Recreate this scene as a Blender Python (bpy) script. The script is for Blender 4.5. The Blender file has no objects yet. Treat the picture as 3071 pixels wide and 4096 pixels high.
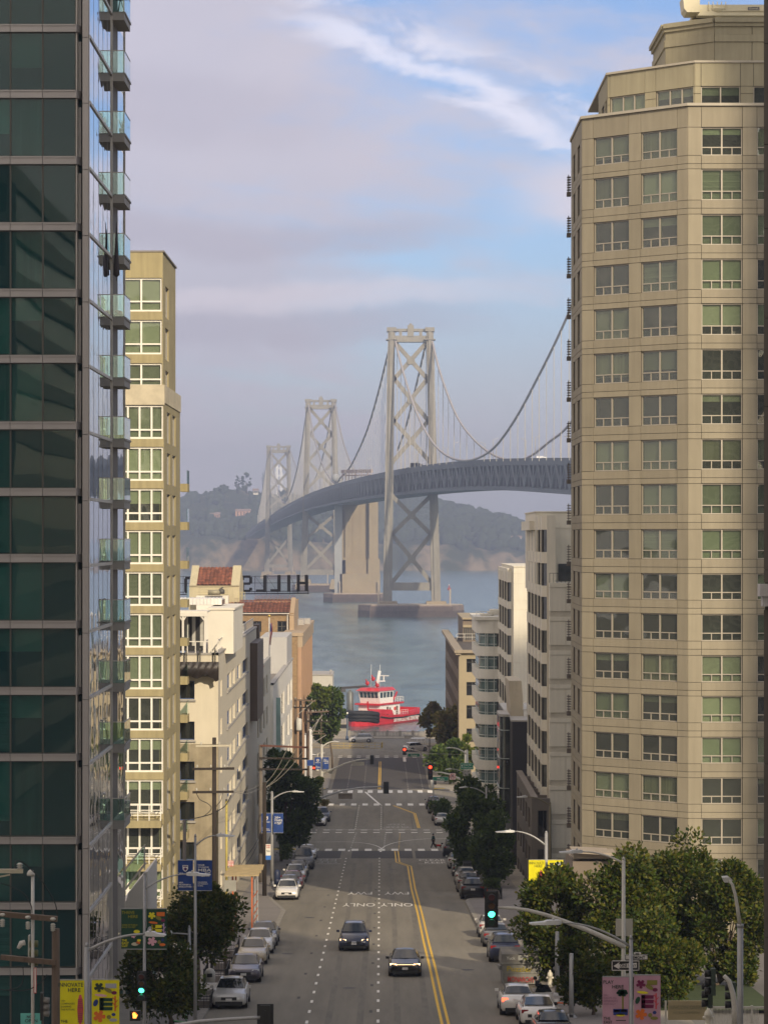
import bpy, math, random
from mathutils import Vector, Matrix
R = math.radians
rnd = random.Random(7)
sc = bpy.context.scene
col = sc.collection
F = 10800.0; HZ = 2150.0; CX = 1535.5; CZ = 44.0

# street height by distance down the street
GT = [(-60, 31.8), (0, 28.2), (100, 22.2), (136, 20.0), (260, 12.5), (285, 11.1), (308, 10.5), (365, 8.0), (387, 7.5),
      (470, 5.9), (500, 5.0), (540, 3.9), (552, 3.6)]
def g(y):
    if y <= GT[0][0]: return GT[0][1]
    for (a, za), (b, zb) in zip(GT, GT[1:]):
        if y <= b: return za + (zb - za) * (y - a) / (b - a)
    return GT[-1][1]
def P(px, py, d): return Vector(((px - CX) * d / F, d, CZ - (py - HZ) * d / F))
def XW(px, d): return (px - CX) * d / F
def ZW(py, d): return CZ - (py - HZ) * d / F
def DX(px, x): return x * F / (px - CX)       # distance of a point of a wall at x seen at px
def DG(py, h=0.0):                              # distance at which the street shows at py
    lo, hi = 60.0, 552.0
    for _ in range(50):
        m = (lo + hi) / 2
        if F * (CZ - g(m) - h) / m + HZ > py: lo = m
        else: hi = m
    return lo

# ---------------------------------------------------------------- materials
MATS = {}
def nodes(m):
    m.use_nodes = True
    nt = m.node_tree; nt.nodes.clear()
    return nt, nt.nodes.new, nt.links.new
def mat(name, c, rough=.7, metal=0, var=.12, scale=1.2, bump=.0, bscale=None, island=0.0, spec=.5, stretch=None, emit=None, es=0, streak=0.0, alpha=None, trans=0, tint=None, obj=0.0, coat=0):
    if name in MATS: return MATS[name]
    m = bpy.data.materials.new(name); nt, N, L = nodes(m)
    out = N('ShaderNodeOutputMaterial'); b = N('ShaderNodeBsdfPrincipled'); L(b.outputs[0], out.inputs[0])
    b.inputs['Roughness'].default_value = rough; b.inputs['Metallic'].default_value = metal
    b.inputs['Specular IOR Level'].default_value = spec
    b.inputs['Coat Weight'].default_value = coat; b.inputs['Coat Roughness'].default_value = .05
    geo = N('ShaderNodeNewGeometry'); pos = geo.outputs['Position']
    if stretch:
        mp = N('ShaderNodeVectorMath'); mp.operation = 'MULTIPLY'; mp.inputs[1].default_value = stretch; L(pos, mp.inputs[0]); pos = mp.outputs[0]
    val = None
    def mul(a, bb):
        x = N('ShaderNodeMath'); x.operation = 'MULTIPLY'; L(a, x.inputs[0]); L(bb, x.inputs[1]); return x.outputs[0]
    def ranged(sock, lo, hi):
        x = N('ShaderNodeMapRange'); x.inputs['To Min'].default_value = lo; x.inputs['To Max'].default_value = hi; L(sock, x.inputs['Value']); return x.outputs[0]
    if var:
        n = N('ShaderNodeTexNoise'); n.inputs['Scale'].default_value = scale; n.inputs['Detail'].default_value = 6; n.inputs['Roughness'].default_value = .65; L(pos, n.inputs['Vector'])
        x = N('ShaderNodeMapRange'); x.inputs['From Min'].default_value = .3; x.inputs['From Max'].default_value = .7
        x.inputs['To Min'].default_value = 1 - var; x.inputs['To Max'].default_value = 1 + var; L(n.outputs[0], x.inputs['Value']); val = x.outputs[0]
    if streak:   # rain streaks running down
        mp = N('ShaderNodeVectorMath'); mp.operation = 'MULTIPLY'; mp.inputs[1].default_value = (2.2, 2.2, .12); L(geo.outputs['Position'], mp.inputs[0])
        n = N('ShaderNodeTexNoise'); n.inputs['Scale'].default_value = 1.6; n.inputs['Detail'].default_value = 4; L(mp.outputs[0], n.inputs['Vector'])
        x = N('ShaderNodeMapRange'); x.inputs['From Min'].default_value = .35; x.inputs['From Max'].default_value = .65
        x.inputs['To Min'].default_value = 1 - streak; x.inputs['To Max'].default_value = 1; L(n.outputs[0], x.inputs['Value'])
        val = mul(val, x.outputs[0]) if val else x.outputs[0]
    if island:
        x = ranged(geo.outputs['Random Per Island'], 1 - island, 1 + island); val = mul(val, x) if val else x
    if obj:
        oi = N('ShaderNodeObjectInfo'); x = ranged(oi.outputs['Random'], 1 - obj, 1 + obj); val = mul(val, x) if val else x
    if val:
        v = N('ShaderNodeVectorMath'); v.operation = 'SCALE'; v.inputs[0].default_value = c; L(val, v.inputs['Scale']); L(v.outputs[0], b.inputs['Base Color'])
    else: b.inputs['Base Color'].default_value = (*c, 1)
    if bump:
        n = N('ShaderNodeTexNoise'); n.inputs['Scale'].default_value = bscale or 8; n.inputs['Detail'].default_value = 3; L(pos, n.inputs['Vector'])
        bp = N('ShaderNodeBump'); bp.inputs['Strength'].default_value = bump; bp.inputs['Distance'].default_value = .05; L(n.outputs[0], bp.inputs['Height']); L(bp.outputs[0], b.inputs['Normal'])
    if emit:
        b.inputs['Emission Color'].default_value = (*emit, 1); b.inputs['Emission Strength'].default_value = es
    if trans: b.inputs['Transmission Weight'].default_value = trans
    m.diffuse_color = (*c, 1)
    MATS[name] = m
    return m
def glass(name, tint, refl=.12, wob=.35, wscale=1.0, rough=.02, thru=.75, refl_tint=(1, 1, 1), body=None):
    """window glass: a wavy mirror over a see-through tint"""
    if name in MATS: return MATS[name]
    m = bpy.data.materials.new(name); nt, N, L = nodes(m)
    out = N('ShaderNodeOutputMaterial'); mx = N('ShaderNodeMixShader'); tr = N('ShaderNodeBsdfTransparent'); gl = N('ShaderNodeBsdfGlossy'); df = N('ShaderNodeBsdfDiffuse'); m2 = N('ShaderNodeMixShader')
    tr.inputs[0].default_value = (*tint, 1); gl.inputs['Roughness'].default_value = rough; gl.inputs[0].default_value = (*refl_tint, 1)
    df.inputs[0].default_value = (*(body or [t * .25 for t in tint]), 1); m2.inputs[0].default_value = thru
    L(df.outputs[0], m2.inputs[1]); L(tr.outputs[0], m2.inputs[2])
    lw = N('ShaderNodeLayerWeight'); lw.inputs['Blend'].default_value = .5
    pw = N('ShaderNodeMath'); pw.operation = 'POWER'; pw.inputs[1].default_value = 2.6; L(lw.outputs['Facing'], pw.inputs[0])
    mr = N('ShaderNodeMapRange'); mr.inputs['To Min'].default_value = refl; mr.inputs['To Max'].default_value = .95; L(pw.outputs[0], mr.inputs['Value'])
    L(mr.outputs[0], mx.inputs[0]); L(m2.outputs[0], mx.inputs[1]); L(gl.outputs[0], mx.inputs[2]); L(mx.outputs[0], out.inputs[0])
    if wob:
        geo = N('ShaderNodeNewGeometry'); n = N('ShaderNodeTexNoise'); n.inputs['Scale'].default_value = wscale; n.inputs['Detail'].default_value = 0.5
        L(geo.outputs['Position'], n.inputs['Vector'])
        bp = N('ShaderNodeBump'); bp.inputs['Strength'].default_value = wob; bp.inputs['Distance'].default_value = .06; L(n.outputs[0], bp.inputs['Height']); L(bp.outputs[0], gl.inputs['Normal'])
    MATS[name] = m
    return m

# ---------------------------------------------------------------- mesh builder
WL = {}
class MB:
    def __init__(s): s.v = []; s.f = []; s.m = []; s.k = 0; s.sm = []
    def mt(s, k): s.k = k; return s
    def face(s, pts, smooth=False):
        n = len(s.v); s.v += [tuple(p) for p in pts]; s.f.append(tuple(range(n, n + len(pts)))); s.m.append(s.k); s.sm.append(smooth); return s
    def mesh(s, vs, fs, smooth=False):
        n = len(s.v); s.v += [tuple(p) for p in vs]
        for f in fs: s.f.append(tuple(i + n for i in f)); s.m.append(s.k); s.sm.append(smooth)
        return s
    BF = [(0, 3, 2, 1), (4, 5, 6, 7), (0, 1, 5, 4), (1, 2, 6, 5), (2, 3, 7, 6), (3, 0, 4, 7)]
    def box(s, x0, y0, z0, x1, y1, z1):
        x0, x1 = min(x0, x1), max(x0, x1); y0, y1 = min(y0, y1), max(y0, y1); z0, z1 = min(z0, z1), max(z0, z1)
        return s.mesh([(x0, y0, z0), (x1, y0, z0), (x1, y1, z0), (x0, y1, z0), (x0, y0, z1), (x1, y0, z1), (x1, y1, z1), (x0, y1, z1)], MB.BF)
    def obox(s, o, u, v, w):     # corner + three edge vectors
        o, u, v, w = map(Vector, (o, u, v, w))
        if u.cross(v).dot(w) < 0: u, v = v, u
        return s.mesh([o, o + u, o + u + v, o + v, o + w, o + u + w, o + u + v + w, o + v + w], MB.BF)
    def bar(s, a, b, w, h=None, up=(0, 0, 1)):
        a, b = Vector(a), Vector(b); h = h or w; d = (b - a).normalized(); upv = Vector(up)
        if abs(d.dot(upv)) > .98: upv = Vector((1, 0, 0))
        sd = d.cross(upv).normalized(); u2 = sd.cross(d)
        return s.obox(a - sd * w / 2 - u2 * h / 2, sd * w, u2 * h, b - a)
    def tube(s, pts, r, n=8, caps=True, smooth=True):
        pts = [Vector(p) for p in pts]; rs = r if isinstance(r, (list, tuple)) else [r] * len(pts)
        vs = []; fs = []
        ref = None
        for i, p in enumerate(pts):
            d = (pts[min(i + 1, len(pts) - 1)] - pts[max(i - 1, 0)]).normalized()
            if ref is None:
                ref = Vector((1, 0, 0)) if abs(d.x) < .9 else Vector((0, 1, 0))
            sd = (ref - d * ref.dot(d)).normalized(); ref = sd; up = d.cross(sd)
            for k in range(n):
                a = 2 * math.pi * k / n; vs.append(p + (sd * math.cos(a) + up * math.sin(a)) * rs[i])
        for i in range(len(pts) - 1):
            for k in range(n):
                a = i * n + k; b = i * n + (k + 1) % n; fs.append((a, b, b + n, a + n))
        if caps: fs.append(tuple(range(n))[::-1]); fs.append(tuple(range((len(pts) - 1) * n, len(pts) * n)))
        return s.mesh(vs, fs, smooth)
    def lathe(s, c, prof, n=16, smooth=True):   # prof: (r, z)
        vs = []; fs = []; cx, cy, cz = c
        for r, z in prof:
            for k in range(n):
                a = 2 * math.pi * k / n; vs.append((cx + r * math.cos(a), cy + r * math.sin(a), cz + z))
        for i in range(len(prof) - 1):
            for k in range(n):
                a = i * n + k; b = i * n + (k + 1) % n; fs.append((a, b, b + n, a + n))
        fs.append(tuple(range(n))[::-1]); fs.append(tuple(range((len(prof) - 1) * n, len(prof) * n)))
        return s.mesh(vs, fs, smooth)
    def prism(s, poly, z0, z1):  # poly (x,y) ccw
        n = len(poly); vs = [(x, y, z0) for x, y in poly] + [(x, y, z1) for x, y in poly]
        fs = [tuple(range(n))[::-1], tuple(range(n, 2 * n))] + [(i, (i + 1) % n, (i + 1) % n + n, i + n) for i in range(n)]
        return s.mesh(vs, fs)
    def extr(s, poly, d):        # 3d polygon thickened along d
        n = len(poly); d = Vector(d); a = [Vector(p) for p in poly]
        fs = [tuple(range(n))[::-1], tuple(range(n, 2 * n))] + [(i, (i + 1) % n, (i + 1) % n + n, i + n) for i in range(n)]
        return s.mesh(a + [p + d for p in a], fs)
    def ball(s, c, r, n=10, sz=(1, 1, 1)):
        prof = [(max(.001, r * math.sin(math.pi * i / n)), -r * math.cos(math.pi * i / n)) for i in range(n + 1)]
        k = len(s.v); s.lathe((0, 0, 0), prof, n * 2 if n < 8 else 14)
        for i in range(k, len(s.v)):
            x, y, z = s.v[i]; s.v[i] = (c[0] + x * sz[0], c[1] + y * sz[1], c[2] + z * sz[2])
        return s
    def build(s, name, mats, parent=None):
        me = bpy.data.meshes.new(name); w = WL.get(parent, Vector()) if parent else Vector()
        if parent is None:
            w = Vector((sum(v[0] for v in s.v) / len(s.v), sum(v[1] for v in s.v) / len(s.v), min(v[2] for v in s.v))) if s.v else w
        me.from_pydata([(a - w.x, b - w.y, c - w.z) for a, b, c in s.v], [], s.f)
        for m in (mats if isinstance(mats, (list, tuple)) else [mats]): me.materials.append(m)
        me.polygons.foreach_set('material_index', s.m); me.polygons.foreach_set('use_smooth', s.sm); me.update()
        o = bpy.data.objects.new(name, me); col.objects.link(o)
        if parent: o.parent = parent
        else: o.location = w
        WL[o] = w
        return o
def tag(o, label=None, cat=None, group=None, kind=None):
    if label: o['label'] = label
    if cat: o['category'] = cat
    if group: o['group'] = group
    if kind: o['kind'] = kind
    return o
def thing(name, label, cat, loc=(0, 0, 0), group=None):
    o = bpy.data.objects.new(name, None); col.objects.link(o); o.location = loc; o.empty_display_size = .3
    WL[o] = Vector(loc); return tag(o, label, cat, group)
KIDS = {}
def kids(o):
    return [c for c in bpy.data.objects if c.parent == o]
def snapshot(o): return (o, [snapshot(c) for c in kids(o)])
def dup(snap, loc=None, rz=None, label=None, parent=None, paint=None, scale=None):
    o, ch = snap; c = o.copy(); col.objects.link(c)
    if parent: c.parent = parent
    if loc is not None: c.location = loc
    if rz is not None: c.rotation_euler = (0, 0, rz)
    if scale: c.scale = (scale,) * 3
    if label: c['label'] = label
    if paint and c.type == 'MESH' and c.name.split('.')[0] in paint[1]:
        c.material_slots[0].link = 'OBJECT'; c.material_slots[0].material = paint[0]
    for k in ch: dup(k, parent=c, paint=paint)
    return c
def text(s, name, parent, m, h, loc, rot=(math.pi / 2, 0, 0), width=None, bold=0.0, align='LEFT', ext=.004, spacing=1):
    cu = bpy.data.curves.new(name, 'FONT'); cu.body = s; cu.size = h / .72; cu.extrude = ext; cu.offset = bold; cu.align_x = align; cu.space_character = spacing; cu.resolution_u = 3
    tmp = bpy.data.objects.new('tmp', cu); me = bpy.data.meshes.new_from_object(tmp); bpy.data.objects.remove(tmp); me.materials.clear(); me.materials.append(m)
    o = bpy.data.objects.new(name, me); col.objects.link(o); o.parent = parent
    o.location = Vector(loc) - WL.get(parent, Vector()); o.rotation_euler = rot
    if width and len(me.vertices):
        xs_ = [v.co.x for v in me.vertices]; o.scale.x = width / (max(xs_) - min(xs_))
    WL[o] = Vector(loc)
    return o

# ---------------------------------------------------------------- camera, light, air
cam = bpy.data.cameras.new('camera'); co = bpy.data.objects.new('camera', cam); col.objects.link(co); sc.camera = co
co.location = (0, 0, CZ); co.rotation_euler = (R(90), 0, 0)
cam.sensor_fit = 'HORIZONTAL'; cam.sensor_width = 36; cam.lens = 36 * F / 3071; cam.shift_y = (HZ - 2048) / 3071; cam.clip_end = 60000; cam.clip_start = 1
SUN_AZ, SUN_EL = 22, 26      # degrees to the right of straight behind the camera
sd = Vector((math.sin(R(SUN_AZ)) * math.cos(R(SUN_EL)), -math.cos(R(SUN_AZ)) * math.cos(R(SUN_EL)), math.sin(R(SUN_EL))))
sl = bpy.data.lights.new('sun', 'SUN'); so = bpy.data.objects.new('sun', sl); col.objects.link(so)
sl.energy = 3.4; sl.angle = R(.8); sl.color = (1, .84, .62); so.rotation_euler = sd.to_track_quat('Z', 'Y').to_euler(); so.location = (100, -100, 300)
w = bpy.data.worlds.new('World'); sc.world = w; w.use_nodes = True
nt = w.node_tree; nt.nodes.clear(); N = nt.nodes.new; L = nt.links.new
def M(op, a, b=None, c=None, clamp=False):
    x = N('ShaderNodeMath'); x.operation = op; x.use_clamp = clamp
    for i, q in enumerate((a, b, c)):
        if q is None: continue
        if isinstance(q, (int, float)): x.inputs[i].default_value = q
        else: L(q, x.inputs[i])
    return x.outputs[0]
def SS(v, a, b):
    x = N('ShaderNodeMapRange'); x.interpolation_type = 'SMOOTHSTEP'; x.inputs['From Min'].default_value = a; x.inputs['From Max'].default_value = b; L(v, x.inputs['Value']); return x.outputs[0]
out = N('ShaderNodeOutputWorld'); bg = N('ShaderNodeBackground'); L(bg.outputs[0], out.inputs[0])
sky = N('ShaderNodeTexSky'); sky.sky_type = 'NISHITA'; sky.sun_disc = False; sky.sun_elevation = R(SUN_EL); sky.sun_rotation = math.atan2(sd.x, sd.y)
sky.air_density = 1.0; sky.dust_density = 1.2; sky.ozone_density = 2.0
tc = N('ShaderNodeTexCoord'); sx = N('ShaderNodeSeparateXYZ'); L(tc.outputs['Generated'], sx.inputs[0]); u, v = sx.outputs['X'], sx.outputs['Z']
cmb = N('ShaderNodeCombineXYZ'); L(M('MULTIPLY', u, 1.0), cmb.inputs[0]); L(M('MULTIPLY', v, 2.2), cmb.inputs[1]); L(M('MULTIPLY', sx.outputs['Y'], .25), cmb.inputs[2])
def noise(scale, det=5, rough=.55, off=0, vec=cmb, dist=0):
    n = N('ShaderNodeTexNoise'); n.inputs['Scale'].default_value = scale; n.inputs['Detail'].default_value = det; n.inputs['Roughness'].default_value = rough; n.inputs['Distortion'].default_value = dist
    a = N('ShaderNodeVectorMath'); a.operation = 'ADD'; a.inputs[1].default_value = (off, off * .7, 0); L(vec.outputs[0], a.inputs[0]); L(a.outputs[0], n.inputs['Vector']); return n.outputs[0]
cmb2 = N('ShaderNodeCombineXYZ'); L(M('MULTIPLY', u, 1.0), cmb2.inputs[0]); L(M('MULTIPLY', M('ADD', v, M('MULTIPLY', u, .1)), 6.5), cmb2.inputs[1])
n1 = noise(9, 6, .5, 3.1, dist=.4); n2 = noise(26, 6, .6, 7.7, dist=.5); n3 = noise(5, 3, .5, 1.3)
# grey cloud bank, thick at the left and in bands lower down
bank = M('ADD', M('MULTIPLY', n1, 1.0), M('MULTIPLY', n2, .35))
leftness = SS(u, .02, -.11)
bands = noise(4.2, 5, .6, 11.3, vec=cmb2, dist=.5)
bank = M('ADD', bank, M('MULTIPLY', M('SUBTRACT', bands, .5), 1.1))
bank = SS(M('ADD', bank, M('MULTIPLY', leftness, .40)), .50, .98)
wob = M('ADD', v, M('ADD', M('MULTIPLY', M('SUBTRACT', n1, .5), .035), M('MULTIPLY', M('SUBTRACT', n2, .5), .014)))
def band(c0, w0, k, ua, ub): return M('MULTIPLY', M('MULTIPLY', SS(M('ABSOLUTE', M('SUBTRACT', wob, c0)), w0, w0 * .25), SS(u, ua, ub)), k)
dband = M('MAXIMUM', band(.112, .011, .5, .055, -.01), M('MAXIMUM', band(.076, .012, .5, .06, 0.0), band(.158, .02, .35, 0.02, -.05)))
pband = M('MAXIMUM', band(.122, .02, .8, .035, .07), band(.088, .008, .55, .1, .0))
low = SS(v, .11, .03)
bank = M('MAXIMUM', bank, M('MULTIPLY', low, .72))
# white streak falling from the left to the right across the blue
line = M('SUBTRACT', v, M('ADD', .176, M('MULTIPLY', u, -.42)))
line = M('ADD', line, M('MULTIPLY', M('SUBTRACT', n2, .5), .034))
streak = M('MULTIPLY', M('MAXIMUM', SS(M('ABSOLUTE', line), .008, .0), M('MULTIPLY', SS(M('ABSOLUTE', M('SUBTRACT', line, .014)), .012, .0), SS(n2, .42, .68))), SS(u, -.05, -.01))
streak = M('MULTIPLY', streak, M('MULTIPLY', SS(u, .115, .05), M('ADD', .45, M('MULTIPLY', n1, .9))), clamp=True)
wisp = M('MULTIPLY', SS(n2, .48, .75), .35)
def mixc(fac, a, b):
    x = N('ShaderNodeMix'); x.data_type = 'RGBA'; x.clamp_factor = True
    L(fac, x.inputs[0])
    for i, q in ((6, a), (7, b)):
        if isinstance(q, tuple): x.inputs[i].default_value = (*q, 1)
        else: L(q, x.inputs[i])
    return x.outputs[2]
skys = N('ShaderNodeVectorMath'); skys.operation = 'MULTIPLY'; skys.inputs[1].default_value = (.084, .090, .112); L(sky.outputs[0], skys.inputs[0])
c = mixc(wisp, skys.outputs[0], (.50, .53, .66))
c = mixc(M('MULTIPLY', bank, .92), c, mixc(n3, (.42, .41, .50), (.64, .575, .62)))
c = mixc(dband, c, (.40, .375, .455))
c = mixc(pband, c, (.66, .60, .66))
c = mixc(M('MULTIPLY', streak, .85), c, (.72, .72, .84))
# unseen sky behind and above the camera, brightened and warmed as added fill light
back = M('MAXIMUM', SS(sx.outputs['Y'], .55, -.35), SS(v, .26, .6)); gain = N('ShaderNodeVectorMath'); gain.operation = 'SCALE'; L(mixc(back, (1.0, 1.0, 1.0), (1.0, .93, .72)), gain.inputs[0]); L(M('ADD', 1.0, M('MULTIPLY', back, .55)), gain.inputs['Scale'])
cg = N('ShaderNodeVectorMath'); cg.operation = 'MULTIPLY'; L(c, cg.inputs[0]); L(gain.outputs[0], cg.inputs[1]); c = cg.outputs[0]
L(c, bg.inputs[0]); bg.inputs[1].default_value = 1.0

sc.view_settings.view_transform = 'Standard'; sc.view_settings.look = 'None'; sc.view_settings.exposure = .38; sc.view_settings.gamma = 1
sc.cycles.max_bounces = 7; sc.cycles.diffuse_bounces = 3; sc.cycles.glossy_bounces = 4; sc.cycles.transparent_max_bounces = 12; sc.cycles.volume_bounces = 0
sc.cycles.use_denoising = True; sc.cycles.caustics_reflective = False; sc.cycles.caustics_refractive = False
hz = MB().box(-2600, -60, -3, 2600, 4600, 190)
m = bpy.data.materials.new('haze_air'); nt2, N2, L2 = nodes(m); o_ = N2('ShaderNodeOutputMaterial'); pv = N2('ShaderNodeVolumePrincipled')
pv.inputs['Color'].default_value = (.42, .50, .72, 1); pv.inputs['Density'].default_value = .00026; pv.inputs['Anisotropy'].default_value = 0.0; L2(pv.outputs[0], o_.inputs['Volume'])
tag(hz.build('haze', m), kind='stuff')
# ---------------------------------------------------------------- ground, water, island
asph = mat('asphalt', (.19, .172, .136), .88, var=.20, scale=.35, bump=.25, bscale=20, stretch=(2.2, .16, 1))
conc = mat('pavement_concrete', (.30, .268, .215), .9, var=.14, scale=.5, bump=.15, bscale=12)
kerbm = mat('kerb_concrete', (.26, .24, .21), .9, var=.15, scale=1.5)
white = mat('road_paint_white', (.76, .73, .66), .7, var=.12, scale=5)
yellow = mat('road_paint_yellow', (.72, .44, .03), .7, var=.12, scale=4)
landm = mat('city_ground', (.17, .16, .145), .95, var=.1, scale=.1)
ys = sorted(set([-60, 0, 60] + [q[0] for q in GT] + list(range(60, 552, 6))))
b = MB()
for a, c in zip(ys, ys[1:]):
    b.face([(-700, a, g(a) - .05), (700, a, g(a) - .05), (700, c, g(c) - .05), (-700, c, g(c) - .05)])
b.face([(-700, 552, g(552) - .05), (700, 552, g(552) - .05), (700, 552, -6), (-700, 552, -6)])
b.face([(-700, -2500, GT[0][1] - .05), (700, -2500, GT[0][1] - .05), (700, -60, GT[0][1] - .05), (-700, -60, GT[0][1] - .05)])
tag(b.build('ground', landm), kind='structure')
# carriageway edges (left, right) by distance
def EL(y):
    if 140 < y < 186: t = 0
    return curve_at([(0, -8.9), (181, -8.9), (185, -7.3), (201, -7.3), (213, -8.8), (279, -8.8), (285, -11), (308, -11), (314, -8.7), (360, -8.5), (366, -10), (387, -10), (392, -8.1), (465, -8.4), (472, -12), (498, -60), (600, -60)], y)
def ER(y):
    return curve_at([(0, 8.6), (180, 8.6), (187, 6.5), (212, 6.3), (216, 8.0), (279, 8.0), (285, 10), (308, 10), (314, 7.8), (360, 7.6), (366, 9), (387, 9), (393, 6.9), (460, 7.2), (472, 12), (498, 60), (600, 60)], y)
def curve_at(t, y):
    for (a, p), (c, q) in zip(t, t[1:]):
        if y <= c: return p + (q - p) * (y - a) / (c - a)
    return t[-1][1]
ry = sorted(set([0, 60] + [q[0] for q in GT if 0 < q[0] < 529] + [x / 2 for x in range(120, 1050, 5)] + [181, 185, 187, 201, 213, 216, 285, 308, 279, 314, 529]))
rb = MB()
for a, c in zip(ry, ry[1:]):
    if c > 529: break
    rb.face([(EL(a), a, g(a) + .004), (ER(a), a, g(a) + .004), (ER(c), c, g(c) + .004), (EL(c), c, g(c) + .004)])
road = tag(rb.build('road', asph), kind='structure')
for (y0, y1) in ((285, 308), (366, 387)):       # side streets
    for sgn in (-1, 1):
        q = MB(); x0 = 9.0 * sgn; x1 = 90 * sgn
        a, c = min(x0, x1), max(x0, x1)
        for i in range(4):
            t0 = y0 + 1.5 + (y1 - y0 - 3) * i / 4; t1 = y0 + 1.5 + (y1 - y0 - 3) * (i + 1) / 4
            q.face([(a, t0, g(t0) + .0), (c, t0, g(t0) + .0), (c, t1, g(t1) + .0), (a, t1, g(t1) + .0)])
        tag(q.build('side_street', asph), kind='structure')
# pavements with kerbs
def pave(y0, y1, side):
    q = MB(); k = MB(); E = EL if side < 0 else ER; out = 14.0 * side if side < 0 else 15.0
    ysn = [y0] + [y for y in ry if y0 < y < y1] + [y1]
    for a, c in zip(ysn, ysn[1:]):
        ea, ec = E(a) + .30 * side, E(c) + .30 * side
        pts = [(ea, a, g(a) + .15), (ec, c, g(c) + .15), (out, c, g(c) + .15), (out, a, g(a) + .15)]
        q.face(pts if side < 0 else pts[::-1])
        k.obox((E(a), a, g(a) - .1), (.297 * side, 0, 0), (0, 0, .256), (E(c) - E(a), c - a, g(c) - g(a)))
    e = [(E(y1), y1), (out, y1)]; k.box(E(y1), y1 - .01, g(y1) - .1, out, y1 + .15, g(y1) + .14); k.box(E(y0), y0 - .15, g(y0) - .1, out, y0 + .01, g(y0) + .14)
    s = tag(q.build('pavement', conc), kind='structure'); k.build('kerb', kerbm, s); return s
for sgn in (-1, 1):
    for (y0, y1) in ((60, 282), (311, 362), (390, 468)): pave(y0, y1, sgn)
# brick-coloured furnishing strip beside the left and right kerbs
pav2 = mat('paver_strip', (.22, .20, .185), .9, var=.1, scale=6, island=.05)
for sgn, E in ((-1, EL), (1, ER)):
    q = MB()
    for y in range(120, 278, 2):
        a, c = y, y + 2
        pts = [(E(a) + .32 * sgn, a, g(a) + .156), (E(c) + .32 * sgn, c, g(c) + .156), ((11 if sgn > 0 else -11.4), c, g(c) + .156), ((11 if sgn > 0 else -11.4), a, g(a) + .156)]
        q.face(pts if sgn < 0 else pts[::-1])
    tag(q.build('pavement_pavers', pav2), kind='structure')
# markings, all children of the road
def strip(q, pts, wd, z=.010, wy=None):
    for (xa, ya), (xb, yb) in zip(pts, pts[1:]):
        n = max(1, int(abs(yb - ya) / 3))
        for i in range(n):
            a0, a1 = i / n, (i + 1) / n
            x0, y0 = xa + (xb - xa) * a0, ya + (yb - ya) * a0; x1, y1 = xa + (xb - xa) * a1, ya + (yb - ya) * a1
            d = Vector((x1 - x0, y1 - y0)).normalized(); nx, ny = -d.y * wd / 2, d.x * wd / 2
            q.face([(x0 + nx, y0 + ny, g(y0 + ny) + z), (x0 - nx, y0 - ny, g(y0 - ny) + z), (x1 - nx, y1 - ny, g(y1 - ny) + z), (x1 + nx, y1 + ny, g(y1 + ny) + z)])
def rect(q, x0, x1, y0, y1, z=.010): q.face([(x0, y0, g(y0) + z), (x1, y0, g(y0) + z), (x1, y1, g(y1) + z), (x0, y1, g(y1) + z)])
def gp(px, py):
    d = DG(py); return (XW(px, d), d)
q = MB()
yl = [gp(1780, 4096), gp(1734, 3906), gp(1712, 3800), gp(1676, 3640), gp(1650, 3556), gp(1640, 3462), gp(1592, 3445), gp(1588, 3408)]
yl = [(3.05, 120), (2.93, 141), (2.86, 160), (2.75, 176), (2.65, 200), (2.45, 226), (2.42, 257), (1.35, 263), (1.30, 281)]
for o in (-.16, .16): strip(q, [(x + o, y) for x, y in yl], .14)
for o in (-.1, .1): strip(q, [(gp(1672, 3300)[0] + o, 313), (gp(1655, 3240)[0] + o, 342), (gp(1573, 3222)[0] + o, 360)], .14)
for o in (-.13, .13): strip(q, [(gp(1517, 3155)[0] + o, 392), (gp(1520, 3060)[0] + o, 455)], .13)
q.build('centre_line', yellow, road)
q = MB(); ddy = 3.05
for i in range(34):
    y = 118 + i * 4.55
    rect(q, -3.78 - .07 + .0 * y, -3.78 + .07, y, y + 1.25)
    rect(q, -.30 - .0012 * (y - 136) - .07, -.30 - .0012 * (y - 136) + .07, y + .4, y + 1.65)
for i in range(13):
    y = 311 + i * 4
    rect(q, -3.3 - .06, -3.3 + .06, y, y + 1.2); rect(q, -.4, -.28, y, y + 1.2)
for i in range(17):
    y = 393 + i * 4.2
    rect(q, -2.9 - .06, -2.9 + .06, y, y + .5); rect(q, 3.5 - .06, 3.5 + .06, y, y + .5)
    rect(q, -5.4, -5.3, y, y + .7); rect(q, 5.6, 5.7, y, y + .7)
for i in range(9):
    y = 284 + i * 2.6; rect(q, -3.6 + i * .05, -3.48 + i * .05, y, y + .5); rect(q, -.1 + i * .03, .02 + i * .03, y, y + .5)
q.build('lane_dashes', white, road)
q = MB()
for i in range(13):
    y = 284 + i * 1.7; rect(q, 1.5 + .02 * i, 1.62 + .02 * i, y, y + .5)
q.build('guide_dots', yellow, road)
for (yy, x0, x1, n, dp) in ((283.2, -8.6, 5.3, 11, 3.6), (307.5, -8.0, 6.3, 11, 4.4), (362.5, -7.1, 6.6, 10, 5.0), (387.5, -7.7, 6.6, 11, 5.0), (469, -7.6, 6.9, 10, 5.6)):
    q = MB(); st = (x1 - x0) / (n - 1)
    for i in range(n): rect(q, x0 + i * st - .36, x0 + i * st + .36, yy - dp / 2, yy + dp / 2)
    q.build('crosswalk', white, road)
q = MB()   # curved turn lines of the crossing
def curve(p0, p1, p2, wd=.13):
    pts = []
    for i in range(17):
        t = i / 16; pts.append(tuple((1 - t) ** 2 * p0[k] + 2 * t * (1 - t) * p1[k] + t * t * p2[k] for k in (0, 1)))
    strip(q, pts, wd)
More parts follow.
